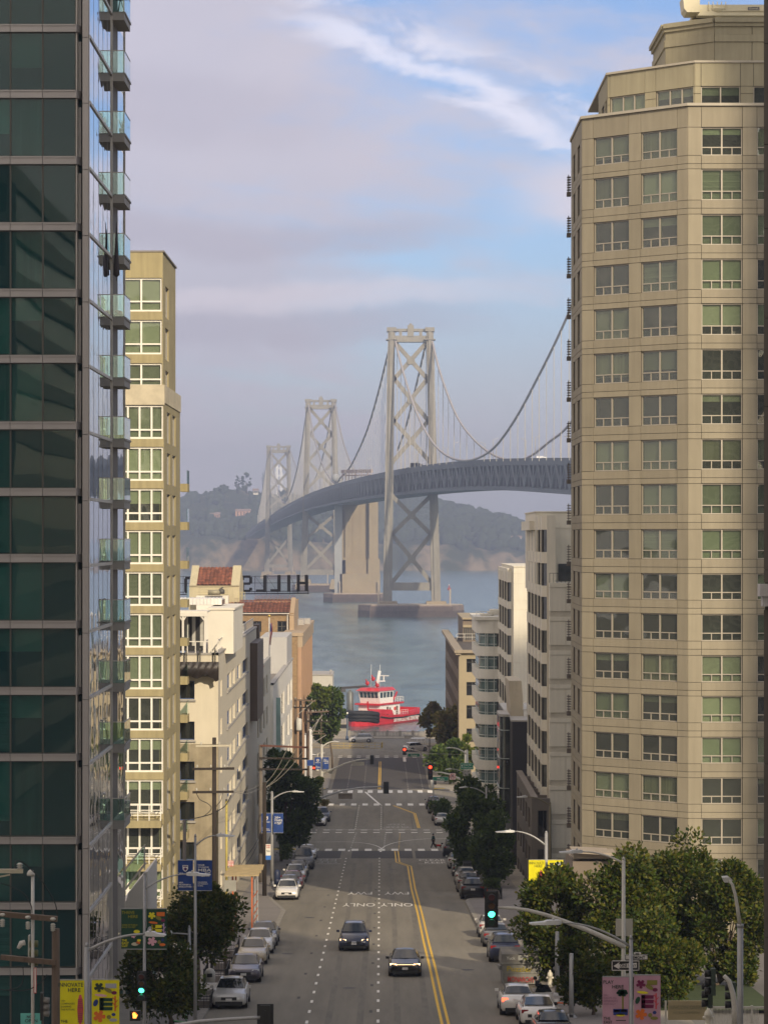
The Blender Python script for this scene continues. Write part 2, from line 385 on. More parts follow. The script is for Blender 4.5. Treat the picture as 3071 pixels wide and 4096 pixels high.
curve((-.25, 285), (-1.0, 293), (-4.5, 293.6)); strip(q, [(-4.5, 293.6), (-10.5, 293)], .13)
curve((-.25, 285), (.5, 295), (5, 297.5)); strip(q, [(5, 297.5), (9.5, 298)], .13)
strip(q, [(-.45, 362), (-2.7, 387)], .28); strip(q, [(-7, 309.8), (3.6, 310.2)], .18)
strip(q, [(-.35, 283), (-.35, 279.5)], .22); strip(q, [(-3.65, 283), (-3.65, 280.5)], .2)
strip(q, [(3.3, 260.5), (7.6, 260.5)], .2); strip(q, [(3.3, 268), (7.6, 268)], .2); strip(q, [(-8.2, 260.5), (-4.2, 260.5)], .2); strip(q, [(-8.2, 268.5), (-4.2, 268.5)], .2)
strip(q, [(3.5, 455), (3.5, 466)], .5); strip(q, [(-7.4, 391), (-1, 391)], .2)
strip(q, [(-.2, 313), (3.2, 313)], .2)
q.build('stop_lines', white, road)
def roadtext(s, x, y, wd, h, flip, fade=1):
    sl = (g(y + 3) - g(y - 3)) / 6
    o = text(s, 'lettering', road, white if fade == 1 else mat('road_paint_worn', (.36, .35, .32), .8, var=.45, scale=3), h, (x, y, g(y) + .016), (math.atan(sl), 0, math.pi if flip else 0), width=wd, ext=.0, bold=.01)
    o.rotation_euler = (math.atan(sl) * (-1 if flip else 1), 0, math.pi if flip else 0); return o
roadtext('FWY', -.9, 222.3, 2.0, 3.2, True); roadtext('FWY', 2.1, 222.3, 2.0, 3.2, True)
roadtext('ONLY', -.65, 209.8, 2.5, 3.4, True); roadtext('ONLY', 2.25, 209.8, 2.5, 3.4, True)
roadtext('KEEP', 3.9, 261.3, 2.0, 2.5, False); roadtext('CLEAR', 3.4, 264.8, 2.6, 2.5, False)
roadtext('KEEP', -4.6, 267.6, 2.6, 2.7, True, 0); roadtext('CLEAR', -4.5, 264.2, 3.3, 2.7, True, 0)
roadtext('KEEP', 2.5, 321, 2.0, 3.2, True, 0); roadtext('CLEAR', 2.9, 316.4, 2.7, 3.2, True, 0)
# darker repair patches, tyre tracks and joints
pm = mat('asphalt_patch', (.055, .05, .046), .85, var=.2, scale=.6); tm = mat('slab_joint', (.07, .065, .058), .9, var=.3, scale=2)
q = MB()
rect(q, -8.3, -4.4, 268.6, 281.5, .007); rect(q, 3.2, 7.4, 268.6, 281.5, .007); rect(q, -3.3, 2.9, 269, 281.5, .007)
rect(q, -7.6, 6.6, 392.5, 466, .007)
q.build('dark_patch', pm, road)
q = MB()
for x in (-6.6, -3.55, -.1, 3.35, 6.3): strip(q, [(x, 311), (x, 360)], .05, .008)
for y in (210, 224, 236, 322, 333, 345): rect(q, -8.4, 6.2, y, y + .12, .008)
for k in range(16):
    y = 130 + k * 6.3; x = -.75 if k % 2 else -4.6 + .0 * k
    rect(q, x, x + .16, y, y + 1.1, .008)
q.build('joints', tm, road)
# waterfront promenade
prom = MB()
for (a, c) in ((470, 500), (500, 540), (540, 552)):
    prom.face([(-160, a, g(a) + .0), (160, a, g(a) + .0), (160, c, g(c) + .0), (-160, c, g(c) + .0)])
tag(prom.build('embarcadero_road', mat('pale_asphalt', (.16, .145, .125), .9, var=.15, scale=.15, stretch=(.3, 1.5, 1))), kind='structure')
q = MB(); q.box(-160, 537, g(537) - .3, 160, 552, g(540) + .22); tag(q.build('promenade', conc), kind='structure')
q = MB(); q.box(-60, 499, g(499) - .3, -3.5, 509, g(499) + .16); tag(q.build('median_island', mat('median_tan', (.24, .20, .13), .95, var=.25, scale=.4)), kind='structure')
q = MB(); q.box(6, 505, g(505) - .3, 60, 512, g(505) + .16); tag(q.build('median_island', MATS['median_tan']), kind='structure')
# bay
m = bpy.data.materials.new('bay_water'); nt2, N2, L2 = nodes(m); o_ = N2('ShaderNodeOutputMaterial'); pb = N2('ShaderNodeBsdfPrincipled'); L2(pb.outputs[0], o_.inputs[0])
pb.inputs['Roughness'].default_value = .16; pb.inputs['Specular IOR Level'].default_value = .34
geo = N2('ShaderNodeNewGeometry'); vm = N2('ShaderNodeVectorMath'); vm.operation = 'MULTIPLY'; vm.inputs[1].default_value = (1, .22, 1); L2(geo.outputs['Position'], vm.inputs[0])
na = N2('ShaderNodeTexNoise'); na.inputs['Scale'].default_value = .35; na.inputs['Detail'].default_value = 8; na.inputs['Roughness'].default_value = .6; L2(vm.outputs[0], na.inputs['Vector'])
nb = N2('ShaderNodeTexNoise'); nb.inputs['Scale'].default_value = .07; nb.inputs['Detail'].default_value = 9; nb.inputs['Roughness'].default_value = .72; L2(vm.outputs[0], nb.inputs['Vector'])
bp = N2('ShaderNodeBump'); bp.inputs['Strength'].default_value = .6; bp.inputs['Distance'].default_value = .45; L2(na.outputs[0], bp.inputs['Height']); nc = N2('ShaderNodeTexNoise'); nc.inputs['Scale'].default_value = .045; nc.inputs['Detail'].default_value = 7; nc.inputs['Roughness'].default_value = .7; L2(vm.outputs[0], nc.inputs['Vector']); b3 = N2('ShaderNodeBump'); b3.inputs['Strength'].default_value = 1.0; b3.inputs['Distance'].default_value = 2.2; L2(nc.outputs[0], b3.inputs['Height']); L2(bp.outputs[0], b3.inputs['Normal']); L2(b3.outputs[0], pb.inputs['Normal'])
cr = N2('ShaderNodeValToRGB'); cr.color_ramp.elements[0].position = .40; cr.color_ramp.elements[0].color = (.03, .095, .105, 1); cr.color_ramp.elements[1].position = .62; cr.color_ramp.elements[1].color = (.15, .25, .25, 1)
L2(nb.outputs[0], cr.inputs[0]); L2(cr.outputs[0], pb.inputs['Base Color'])
q = MB(); q.face([(-9000, 545, 0), (9000, 545, 0), (9000, 30000, 0), (-9000, 30000, 0)])
tag(q.build('water', m), kind='structure')

# island: ridge line by px at distance ~3900, shore at 3600
from mathutils import noise as mnoise
def fbm(x, y, o=4):
    s = 0; a = .5
    for i in range(o): s += a * mnoise.noise((x, y, 3.3 * i)); x *= 2.1; y *= 2.1; a *= .5
    return s
rid = [(560, 2010), (650, 1998), (715, 1985), (800, 1972), (860, 1962), (930, 1955), (1000, 1968), (1060, 1975), (1180, 1985), (1260, 2010), (1400, 2030), (1500, 2035), (1620, 2010), (1760, 2025), (1850, 2055), (1950, 2075), (2030, 2090), (2120, 2125), (2300, 2170), (2500, 2230), (2700, 2279)]
def ridz(px):
    for (a, p), (c, q_) in zip(rid, rid[1:]):
        if px <= c: return p + (q_ - p) * max(0, px - a) / (c - a)
    return rid[-1][1]
nx, ny = 150, 34; vs = []; fs = []
for j in range(ny):
    t = j / (ny - 1)
    for i in range(nx):
        px = 300 + i * 2450 / (nx - 1)
        d = 3600 + t * 620; x = XW(px, 3900) * (1 + .0 * t)
        top = ZW(ridz(px), 3950)
        prof = min(1, max(0, t / .78)); cliff = min(1, t / .07) * .22
        h = top * min(1, cliff + .78 * prof ** .8) if t < .8 else top * (1 - (t - .8) * 1.2)
        h += fbm(px / 60, t * 5) * 16 * min(1, t * 4) - (2 if t == 0 else 0) + abs(fbm(px / 18, t * 2)) * 10 * (1 if 0 < t < .3 else 0)
        vs.append((x, d + fbm(px / 90, 7) * 60, h if t > 0 else -2))
for j in range(ny - 1):
    for i in range(nx - 1):
        a = j * nx + i; fs.append((a, a + 1, a + 1 + nx, a + nx))
hm = bpy.data.materials.new('island_slope'); nt2, N2, L2 = nodes(hm); o_ = N2('ShaderNodeOutputMaterial'); pb = N2('ShaderNodeBsdfPrincipled'); L2(pb.outputs[0], o_.inputs[0]); pb.inputs['Roughness'].default_value = 1; pb.inputs['Specular IOR Level'].default_value = 0
geo = N2('ShaderNodeNewGeometry'); sp = N2('ShaderNodeSeparateXYZ'); L2(geo.outputs['Position'], sp.inputs[0])
na = N2('ShaderNodeTexNoise'); na.inputs['Scale'].default_value = .02; na.inputs['Detail'].default_value = 8; na.inputs['Roughness'].default_value = .62; L2(geo.outputs['Position'], na.inputs['Vector'])
ad = N2('ShaderNodeMapRange'); ad.inputs['From Min'].default_value = 5; ad.inputs['From Max'].default_value = 45; ad.inputs['To Min'].default_value = .12; ad.inputs['To Max'].default_value = -.03; L2(sp.outputs['Z'], ad.inputs['Value'])
sm = N2('ShaderNodeMath'); L2(na.outputs[0], sm.inputs[0]); L2(ad.outputs[0], sm.inputs[1])
cr = N2('ShaderNodeValToRGB'); cr.color_ramp.elements[0].position = .5; cr.color_ramp.elements[0].color = (.05, .06, .03, 1); cr.color_ramp.elements[1].position = .66; cr.color_ramp.elements[1].color = (.27, .205, .13, 1)
L2(sm.outputs[0], cr.inputs[0]); L2(cr.outputs[0], pb.inputs['Base Color'])
q = MB(); q.mesh(vs, fs, True); hill = tag(q.build('hill', hm), kind='structure')
def hill_z(px, t):
    i = int((px - 300) / 2450 * (nx - 1)); j = int(t * (ny - 1)); v_ = vs[j * nx + max(0, min(nx - 1, i))]; return v_
leafd = mat('far_foliage', (.045, .058, .03), .95, var=.35, scale=.08, spec=.1)
q = MB(); r2 = random.Random(5)
def blob(q, c, r, sz=(1, 1, 1), n=5):
    k = len(q.v); q.ball(c, r, n, sz)
    for i in range(k, len(q.v)):
        x, y, z = q.v[i]; d = 1 + .45 * mnoise.noise((x * .23, y * .23, z * .26)); q.v[i] = (c[0] + (x - c[0]) * d, c[1] + (y - c[1]) * d, c[2] + (z - c[2]) * d)
for i in range(4200):
    px = r2.uniform(420, 2350); t = r2.uniform(.12, .86)
    dens = fbm(px / 110 + 9, t * 3 + 2)
    if px < 1150 and dens < -.02 and t < .8: continue
    if px >= 1150 and dens < -.2 : continue
    if t < .25 and r2.random() < .45: continue
    x, y, z = hill_z(px, t); r = r2.uniform(3.5, 9.5) * (1.25 if px > 1500 else .85)
    if px < 1150 and t > .7: r *= .45
    blob(q, (x + r2.uniform(-6, 6), y, z + r * .45), r, (1, 1, r2.uniform(.8, 1.3)))
tag(q.build('woodland', leafd), 'hazy dark woods covering the island slopes', 'woodland', kind='stuff')
def far_tree(px, top, bot, wpx, lab, d=3900):
    th = thing('island_tree', lab, 'tree', P(px, bot, d), 'trees standing out on the island ridge'); sc_ = d / F
    t = MB(); t.tube([P(px, bot + 8, d), P(px, (top + bot) / 2, d)], [1.8, .8], 6); t.build('trunk', mat('far_bark', (.08, .06, .05)), th)
    c = MB(); n = 26; rr = random.Random(px)
    for i in range(n):
        k = i / n; w_ = wpx * (.5 if k > .8 else 1) * (.35 + .65 * math.sin(math.pi * (.15 + .7 * (1 - k))))
        blob(c, P(px + rr.uniform(-.5, .5) * w_, bot - 4 - (bot - top) * k, d + rr.uniform(-9, 9)), wpx * .2 * sc_ * rr.uniform(.7, 1.2), (1, 1, .8))
    c.build('crown', leafd, th)
far_tree(985, 1895, 1965, 34, 'tall dark conifer on the island ridge, above the tiled roof gable')
far_tree(951, 1905, 1965, 20, 'narrower sparse tree left of the tall ridge conifer')
far_tree(893, 1945, 1972, 38, 'low rounded tree left of the conifers on the ridge')
far_tree(1052, 1890, 1985, 12, 'thin tree at the ridge just left of the farthest bridge tower')
hw = mat('far_white_wall', (.75, .70, .60), .8); ho = mat('far_tan_wall', (.62, .36, .24), .8)
for k, (x0, x1, y0, y1, d, mm, lab) in enumerate(((1012, 1032, 1962, 1973, 3880, hw, 'small white hut on the island ridge right of the conifer'), (842, 878, 2057, 2074, 3790, ho, 'pinkish barracks block low on the island slope at left'),
        (942, 1000, 2044, 2066, 3800, ho, 'long pinkish barracks block facing the sun on the island slope'), (2047, 2085, 2152, 2165, 3700, hw, 'white house under the trees on the right end of the island'))):
    th = thing('island_house', lab, 'house', P((x0 + x1) / 2, y1, d)); a = P(x0, y1 + 6, d); c = P(x1, y0, d)
    bb = MB().box(a.x, d, a.z, c.x, d + 12, c.z); bb.build('wall', mm, th)
    rf = MB(); zc = c.z; rf.extr([(a.x - 1, d - 1, zc), (a.x - 1, d + 13, zc), (a.x - 1, d + 6, zc + 3)], (c.x - a.x + 2, 0, 0)); rf.build('roof', mat('far_roof', (.3, .2, .16)), th)
    wn = MB()
    for i in range(4):
        xx = a.x + (c.x - a.x) * (.12 + .22 * i); wn.box(xx, d - .2, a.z + 3.0, xx + 1.6, d + .1, c.z - 1)
    wn.build('windows', mat('far_glass', (.05, .05, .06), .2), th)
# far white tower of the eastern span
th = thing('far_bridge_tower', 'bright white single-mast bridge tower far beyond the farthest grey tower', 'bridge', P(1110, 1990, 4550))
q = MB(); q.obox(P(1103, 2000, 4550), (4, 0, 0), (0, 5, 0), P(1103, 1855, 4550) - P(1103, 2000, 4550)); q.obox(P(1119, 2000, 4550), (3.5, 0, 0), (0, 5, 0), P(1119, 1862, 4550) - P(1119, 2000, 4550))
for y in (1870, 1900, 1930): q.box(XW(1103, 4550), 4551, ZW(y + 6, 4550), XW(1122, 4550), 4554, ZW(y, 4550))
q.build('mast', mat('bright_white', (.85, .85, .85)), th)
q = MB()
for k in range(5):
    q.bar(P(1108, 1875, 4552), P(1060 + k * 8, 1960 + 8 * k, 4552), .8); q.bar(P(1120, 1875, 4552), P(1165 - k * 8, 1960 + 8 * k, 4552), .8)
q.build('cables', MATS['bright_white'], th)
# buoy
th = thing('buoy', 'red and white navigation buoy on the bay right of the main tower', 'buoy', P(1796, 2357, 2050))
bz = P(1796, 2357, 2050); q = MB().lathe(bz, [(1.4, -1), (1.4, .7), (.6, 1.0), (.35, 3.0), (.1, 3.1)], 10); q.build('body', mat('buoy_red', (.35, .06, .04)), th)
q = MB().lathe(bz + Vector((0, 0, 3.05)), [(.3, 0), (.3, .6), (.1, .8)], 8); q.build('lantern', mat('bright_white', (.85, .85, .85)), th)

# manhole covers and oil stains
mh = mat('manhole_iron', (.05, .045, .04), .6, metal=.4); q = MB()
for x, y in ((-1.9, 148), (1.5, 171), (-5.4, 196), (4.6, 203), (-1.6, 233), (.8, 252), (4.9, 158), (-2.2, 326), (2.0, 349), (.6, 402), (-6.0, 168)):
    q.face([(x + .38 * math.cos(k * .5236), y + .38 * math.sin(k * .5236), g(y + .38 * math.sin(k * .5236)) + .012) for k in range(12)])
q.build('manhole_covers', mh, road)
ot = mat('tyre_track', (.150, .135, .106), .8, var=.22, scale=1.2, stretch=(2, .3, 1)); q = MB()
for x in (-2.75, -1.2, .65, 2.1): strip(q, [(x, 120), (x + .1, 200), (x - .1, 262)], .34, .0065)
q.build('tyre_tracks', ot, road)
# ---------------------------------------------------------------- suspension bridge
steel = mat('bridge_steel', (.28, .26, .22), .6, var=.14, scale=.12, streak=.25)
decks = mat('bridge_deck_steel', (.12, .135, .16), .7, var=.12, scale=.05)
pierc = mat('bridge_concrete', (.34, .275, .18), .85, var=.10, scale=.06, streak=.15)
fend = mat('fender_timber', (.10, .075, .065), .9, var=.25, scale=.4)
bridge = thing('suspension_bridge', 'long grey double-deck suspension bridge curving away over the bay', 'bridge', (12, 1500, 0))
T = [  # left-leg px top, right-leg px top, base px, y top, y base, distance
    dict(l=1566, r=1718, bl=1549, br=1744, top=1311, base=2412, d=1500, w=1),
    dict(l=1233, r=1334, bl=1215, br=1352, top=1597, base=2322, d=2185, w=1),
    dict(l=1075, r=1153, bl=1068, br=1162, top=1782, base=2290, d=2900, w=1)]
def tower(t, detail):
    d = t['d']; k = d / F
    zt, zb = ZW(t['top'], d), ZW(t['base'], d)
    xl, xr, bl, br = XW(t['l'], d), XW(t['r'], d), XW(t['bl'], d), XW(t['br'], d)
    w = 3.8; dep = 7.5
    def X(side, z):
        f = (z - zb) / (zt - zb); a, c_ = (bl, xl) if side < 0 else (br, xr); return a + (c_ - a) * f
    def leg(side):
        q = MB()
        f = lambda z, ww, dd: [(X(side, z) - ww / 2, d - dd / 2), (X(side, z) + ww / 2, d - dd / 2), (X(side, z) + ww / 2, d + dd / 2), (X(side, z) - ww / 2, d + dd / 2)]
        a, c_ = f(zb, w * 1.35, dep * 1.3), f(zt, w, dep)
        q.mesh([(x, y, zb) for x, y in a] + [(x, y, zt) for x, y in c_], MB.BF)
        for s2 in (-1, 1):   # vertical ribs give the cruciform look
            a, c_ = f(zb, w * .5, dep * 1.3 + 1.6), f(zt - 2, w * .5, dep + 1.6)
        q.mesh([(x, y, zb) for x, y in a] + [(x, y, zt - 2) for x, y in c_], MB.BF)
        q.box(X(side, zt) - 2.6, d - 4.8, zt - 2.2, X(side, zt) + 2.6, d + 4.8, zt)
        q.box(X(side, zt) - 3.1, d - 5, zt - 6.9, X(side, zt) + 3.1, d + 5, zt - 6.4)
        return q
    root = leg(-1).build('tower_leg', steel, bridge); root2 = leg(1).build('tower_leg', steel, bridge)
    # braces as sub-parts of the first leg
    def brace(z0, z1, th=2.1):
        q = MB(); a0, a1 = X(-1, z0) + w * .5, X(1, z0) - w * .5; b0, b1 = X(-1, z1) + w * .5, X(1, z1) - w * .5
        zm = (z0 + z1) / 2
        q.bar((a0, d, z0), (b1, d, z1), 2.3, th, up=(0, 1, 0)); q.bar((a1, d + .02, z0), (b0, d + .02, z1), 2.3, th - .04, up=(0, 1, 0))
        xm = (a0 + a1) / 2; r_ = 2.2
        q.extr([(xm - r_, d - 1.7, zm - r_ * .6), (xm - r_ * .6, d - 1.7, zm - r_), (xm + r_ * .6, d - 1.7, zm - r_), (xm + r_, d - 1.7, zm - r_ * .6), (xm + r_, d - 1.7, zm + r_ * .6), (xm + r_ * .6, d - 1.7, zm + r_), (xm - r_ * .6, d - 1.7, zm + r_), (xm - r_, d - 1.7, zm + r_ * .6)], (0, 3.4, 0))
        for (xx, zz, sx_, sz_) in ((a0, z0, 1, 1), (a1, z0, -1, 1), (b0, z1, 1, -1), (b1, z1, -1, -1)):
            q.extr([(xx - .3 * sx_, d - 1.6, zz - 2.6 * sz_), (xx + 1.2 * sx_, d - 1.6, zz - .6 * sz_), (xx + 1.5 * sx_, d - 1.6, zz + 1.2 * sz_), (xx - .3 * sx_, d - 1.6, zz + 3.0 * sz_)], (0, 3.2, 0))
        q.build('cross_brace', steel, root)
    for (p0, p1) in t['br_']: brace(ZW(p0, d), ZW(p1, d))
    # top portal
    q = MB(); x0, x1 = X(-1, zt) + w * .45, X(1, zt) - w * .45
    q.box(x0, d - 3, zt - 8.0, x1, d + 3, zt - 4.5); q.box(x0, d - 2.4, zt - 2.1, x1, d + 2.4, zt - .6)
    xm = (x0 + x1) / 2
    for xx in (xm - 5.6, xm + 5.6): q.box(xx - .8, d - 2.2, zt - 4.6, xx + .8, d + 2.2, zt - 2.0)
    q.box(xm - 1.7, d - 3.4, zt - 5, xm + 1.7, d + 3.4, zt + 1.3); q.box(xm - .8, d - 1, zt + 1.3, xm + .8, d + 1, zt + 2.4)
    q.build('portal_beam', steel, root)
    q = MB(); zz = ZW(t['strut'][0], d); z2 = ZW(t['strut'][1], d)
    q.box(X(-1, zz) + 1, d - 2.6, z2, X(1, zz) - 1, d + 2.6, zz); q.build('base_beam', steel, root)
    q = MB()
    for sd_ in (-1, 1):
        xx = X(sd_, zb); q.mesh([(xx - 7, d - 8, zb - 7), (xx + 7, d - 8, zb - 7), (xx + 7, d + 8, zb - 7), (xx - 7, d + 8, zb - 7), (xx - 5.4, d - 7, zb + 1), (xx + 5.4, d - 7, zb + 1), (xx + 5.4, d + 7, zb + 1), (xx - 5.4, d + 7, zb + 1)], MB.BF)
    q.box(bl + 6, d - 5, zb - 7, br - 6, d + 5, zb - 2.5)
    q.build('pedestal', pierc, bridge)
    return X, zt, zb
T[0]['br_'] = [(1515, 1369), (1683, 1515), (1845, 1683), (2138, 1985), (2335, 2138)]; T[0]['strut'] = (2330, 2362)
T[1]['br_'] = [(1736, 1637), (1840, 1736), (1950, 1850), (2150, 2062), (2275, 2160)]; T[1]['strut'] = (2278, 2300)
T[2]['br_'] = [(1885, 1812), (1965, 1893), (2030, 1972), (2255, 2130), (2268, 2200)]; T[2]['strut'] = (2258, 2270)
T[2]['br_'] = [(1885, 1812), (1965, 1893), (2030, 1972), (2250, 2155)]
TX = [tower(t, 1) for t in T]
def fender(x0, x1, d, ztop, dep=14, pt=7):
    q = MB(); poly = [(x0, d), (x0 + pt, d - dep), (x1 - pt, d - dep), (x1, d), (x1 - pt, d + dep), (x0 + pt, d + dep)]
    q.prism(poly, -1, ztop * .55); q.mt(1).prism([(x * .995 + .005 * (x0 + x1) / 2, y) for x, y in poly], ztop * .55, ztop); q.mt(2).prism([((x - (x0 + x1) / 2) * .97 + (x0 + x1) / 2, (y - d) * .97 + d) for x, y in poly], ztop, ztop + .5)
    q.mt(0)
    n = int((x1 - x0) / 1.2)
    for i in range(n):
        xx = x0 + pt + (x1 - x0 - 2 * pt) * i / (n - 1); q.box(xx - .3, d - dep - .35, -1, xx + .3, d - dep + .1, ztop * .9)
    for xx in (x0 + pt * 1.6, x1 - pt * 1.2): q.mt(2).box(xx, d - dep + 3, ztop, xx + .8, d - dep + 3.8, ztop + 9)
    return q.build('fender', [fend, mat('fender_weathered', (.20, .15, .125), .9, var=.3, scale=.3), mat('pier_top', (.40, .34, .27), .9, var=.1, scale=.1)], bridge)
fender(XW(1430, 1490), XW(1858, 1490), 1500, 6.5); fender(XW(1290, 1830), XW(1560, 1830), 1850, 5.5); fender(XW(1165, 2180), XW(1350, 2180), 2190, 5.5); fender(XW(1050, 2890), XW(1200, 2890), 2900, 4.0)
# deck path: top edge px/py, bottom px/py with distance
DP = [(3150, 1868, 2030, 930), (2360, 1842, 1985, 1190), (2290, 1842, 1980, 1215), (2200, 1842, 1972, 1250), (2000, 1844, 1958, 1330), (1900, 1848, 1958, 1375), (1750, 1862, 1965, 1440), (1660, 1872, 1973, 1480), (1560, 1892, 1985, 1530), (1450, 1915, 1998, 1610), (1360, 1938, 2012, 1760),
      (1300, 1957, 2025, 1900), (1240, 1978, 2038, 2110), (1200, 1997, 2050, 2230), (1150, 2022, 2070, 2480), (1100, 2052, 2092, 2800), (1060, 2080, 2112, 3080), (1020, 2105, 2132, 3350), (985, 2135, 2155, 3650)]
def dsample(n_per=10):
    out_ = []
    for (a, c_) in zip(DP, DP[1:]):
        n = max(2, int((c_[3] - a[3]) / 12))
        for i in range(n):
            t = i / n; d = a[3] + (c_[3] - a[3]) * t
            # interpolate in world space
            pa, pc = P(a[0], a[1], a[3]), P(c_[0], c_[1], c_[3]); qa, qc = P(a[0], a[2], a[3]), P(c_[0], c_[2], c_[3])
            out_.append((pa.lerp(pc, t), qa.lerp(qc, t)))
    out_.append((P(*[DP[-1][0], DP[-1][1], DP[-1][3]]), P(DP[-1][0], DP[-1][2], DP[-1][3]))); return out_
DS = dsample()
def smooth(L_, it=6):
    for _ in range(it):
        L_ = [L_[0]] + [((L_[i - 1][0] + L_[i][0] * 2 + L_[i + 1][0]) / 4, (L_[i - 1][1] + L_[i][1] * 2 + L_[i + 1][1]) / 4) for i in range(1, len(L_) - 1)] + [L_[-1]]
    return L_
DS = smooth(DS, 14)
DW = 19.0
def rightdir(i):
    a = DS[max(0, i - 1)][0]; c_ = DS[min(len(DS) - 1, i + 1)][0]; d = (c_ - a); d.z = 0; d.normalize(); return Vector((d.y, -d.x, 0))
q = MB(); tr = MB()
NS = [(a, b_, rightdir(i)) for i, (a, b_) in enumerate(DS)]
for (a, b_, n_), (a2, b2, n2_) in zip(NS, NS[1:]):
    W1, W2 = n_ * DW, n2_ * DW
    # upper deck slab, edge girder, lower deck slab
    for (za, zb_, z2a, z2b) in ((a, a + (b_ - a) * .15, a2, a2 + (b2 - a2) * .15), (a + (b_ - a) * .86, b_, a2 + (b2 - a2) * .86, b2)):
        q.mesh([za, za + W1, zb_ + W1, zb_, z2a, z2a + W2, z2b + W2, z2b], [(0, 1, 5, 4), (3, 7, 6, 2), (0, 4, 7, 3), (1, 2, 6, 5)])
    up = Vector((0, 0, 1.3))
    q.mesh([a, a + up, a2 + up, a2], [(0, 1, 2, 3)]); q.mesh([a + W1, a + W1 + up, a2 + W2 + up, a2 + W2], [(0, 3, 2, 1)])
q.build('deck', decks, bridge)
q = MB()
for i, ((a, b_, n_), (a2, b2, n2_)) in enumerate(zip(NS, NS[1:])):
    for off in (0, DW):
        t0, t1 = a + n_ * off + (b_ - a) * .13, b_ + n_ * off + (a - b_) * .13; u0, u1 = a2 + n2_ * off + (b2 - a2) * .13, b2 + n2_ * off + (a2 - b2) * .13
        q.bar(t0, t1, .8); mid = (t0 + u0) / 2
        q.bar(t1, mid, .7); q.bar(mid, u1, .7); q.bar(mid, (t1 + u1) / 2, .5)
    q.bar(a + (b_ - a) * .5, a + n_ * DW + (b_ - a) * .5, 1.2)
q.build('deck_truss', mat('truss_steel', (.19, .21, .245), .7, var=.1, scale=.05), bridge)
# inner dark of the lower deck (floor beams and stringers seen through the truss)
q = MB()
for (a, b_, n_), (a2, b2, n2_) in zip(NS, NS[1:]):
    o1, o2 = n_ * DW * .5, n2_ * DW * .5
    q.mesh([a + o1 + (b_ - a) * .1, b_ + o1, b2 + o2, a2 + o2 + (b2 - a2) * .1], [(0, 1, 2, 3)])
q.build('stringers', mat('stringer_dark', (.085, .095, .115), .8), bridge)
# cables
cab = mat('cable_grey', (.34, .32, .33), .6); hang = mat('hanger_grey', (.5, .47, .42), .6)
def nearest_deck(p):
    return min(range(len(NS)), key=lambda i: (NS[i][0].y - p.y) ** 2)
def cable(pts, off, hangers=True, r=.62, mid=None):
    """sagging cable through pts (px, py, d); hangers to the deck edge"""
    W = [P(*p) for p in pts]
    fine = []
    n = len(W)
    for i in range(n - 1):
        p0, p1, p2, p3 = W[max(0, i - 1)], W[i], W[i + 1], W[min(n - 1, i + 2)]
        for k in range(14):
            t = k / 14; fine.append(.5 * ((2 * p1) + (p2 - p0) * t + (2 * p0 - 5 * p1 + 4 * p2 - p3) * t * t + (3 * p1 - p0 - 3 * p2 + p3) * t ** 3))
    fine.append(W[-1]); c = MB(); c.tube(fine, r, 6); o = c.build('main_cable', cab, bridge)
    global NH
    if hangers:
        rest = MB(); last = fine[0]
        for p in fine:
            if (p - last).length < 11: continue
            last = p; i = nearest_deck(p); a, b_, n_ = NS[i]; foot = Vector((p.x, p.y, a.z))
            if p.z <= foot.z + 2: continue
            NH += 1
            if NH <= 95: MB().tube([p, foot], .17, 4, False).build('hanger', hang, o)
            else: rest.tube([p, foot], .17, 4, False)
        if rest.v: tag(rest.build('hangers', hang, o), kind='stuff')
NH = 0
# from the main tower toward the city (right and nearer)
cable([(1573, 1330, 1500), (1610, 1480, 1483), (1662, 1640, 1462), (1720, 1755, 1440), (1780, 1818, 1415), (1850, 1842, 1382), (1920, 1828, 1350), (1990, 1775, 1318), (2070, 1660, 1285), (2150, 1510, 1255), (2220, 1370, 1230), (2300, 1190, 1205), (2480, 760, 1150)], 0)
cable([(1722, 1335, 1500), (1760, 1490, 1480), (1820, 1650, 1458), (1880, 1742, 1436), (1960, 1812, 1405), (2040, 1841, 1370), (2110, 1830, 1340), (2190, 1772, 1306), (2290, 1680, 1270), (2480, 1380, 1200)], 1)
# behind the main tower to the anchorage
cable([(1573, 1330, 1500), (1545, 1440, 1540), (1510, 1580, 1600), (1470, 1715, 1670), (1430, 1810, 1740), (1395, 1875, 1800), (1352, 1920, 1850)], 0)
cable([(1712, 1335, 1500), (1690, 1430, 1535), (1660, 1560, 1580), (1625, 1700, 1630), (1590, 1800, 1690)], 1)
cable([(1233, 1612, 2185), (1250, 1720, 2130), (1270, 1800, 2070), (1295, 1870, 2000), (1330, 1925, 1910), (1352, 1930, 1850)], 0)
cable([(1338, 1612, 2185), (1355, 1690, 2130), (1375, 1775, 2070), (1402, 1850, 1990), (1430, 1905, 1900)], 1)
cable([(1233, 1612, 2185), (1220, 1690, 2260), (1205, 1790, 2360), (1185, 1890, 2450), (1165, 1960, 2520), (1140, 2010, 2600), (1120, 1990, 2700), (1098, 1900, 2800), (1083, 1795, 2900)], 0)
cable([(1330, 1612, 2185), (1318, 1690, 2250), (1300, 1790, 2340), (1275, 1880, 2440), (1245, 1935, 2550), (1215, 1935, 2640), (1185, 1870, 2780), (1158, 1795, 2900)], 1)
cable([(1075, 1790, 2900), (1062, 1880, 3050), (1045, 1990, 3250), (1030, 2060, 3400)], 0, r=.5)
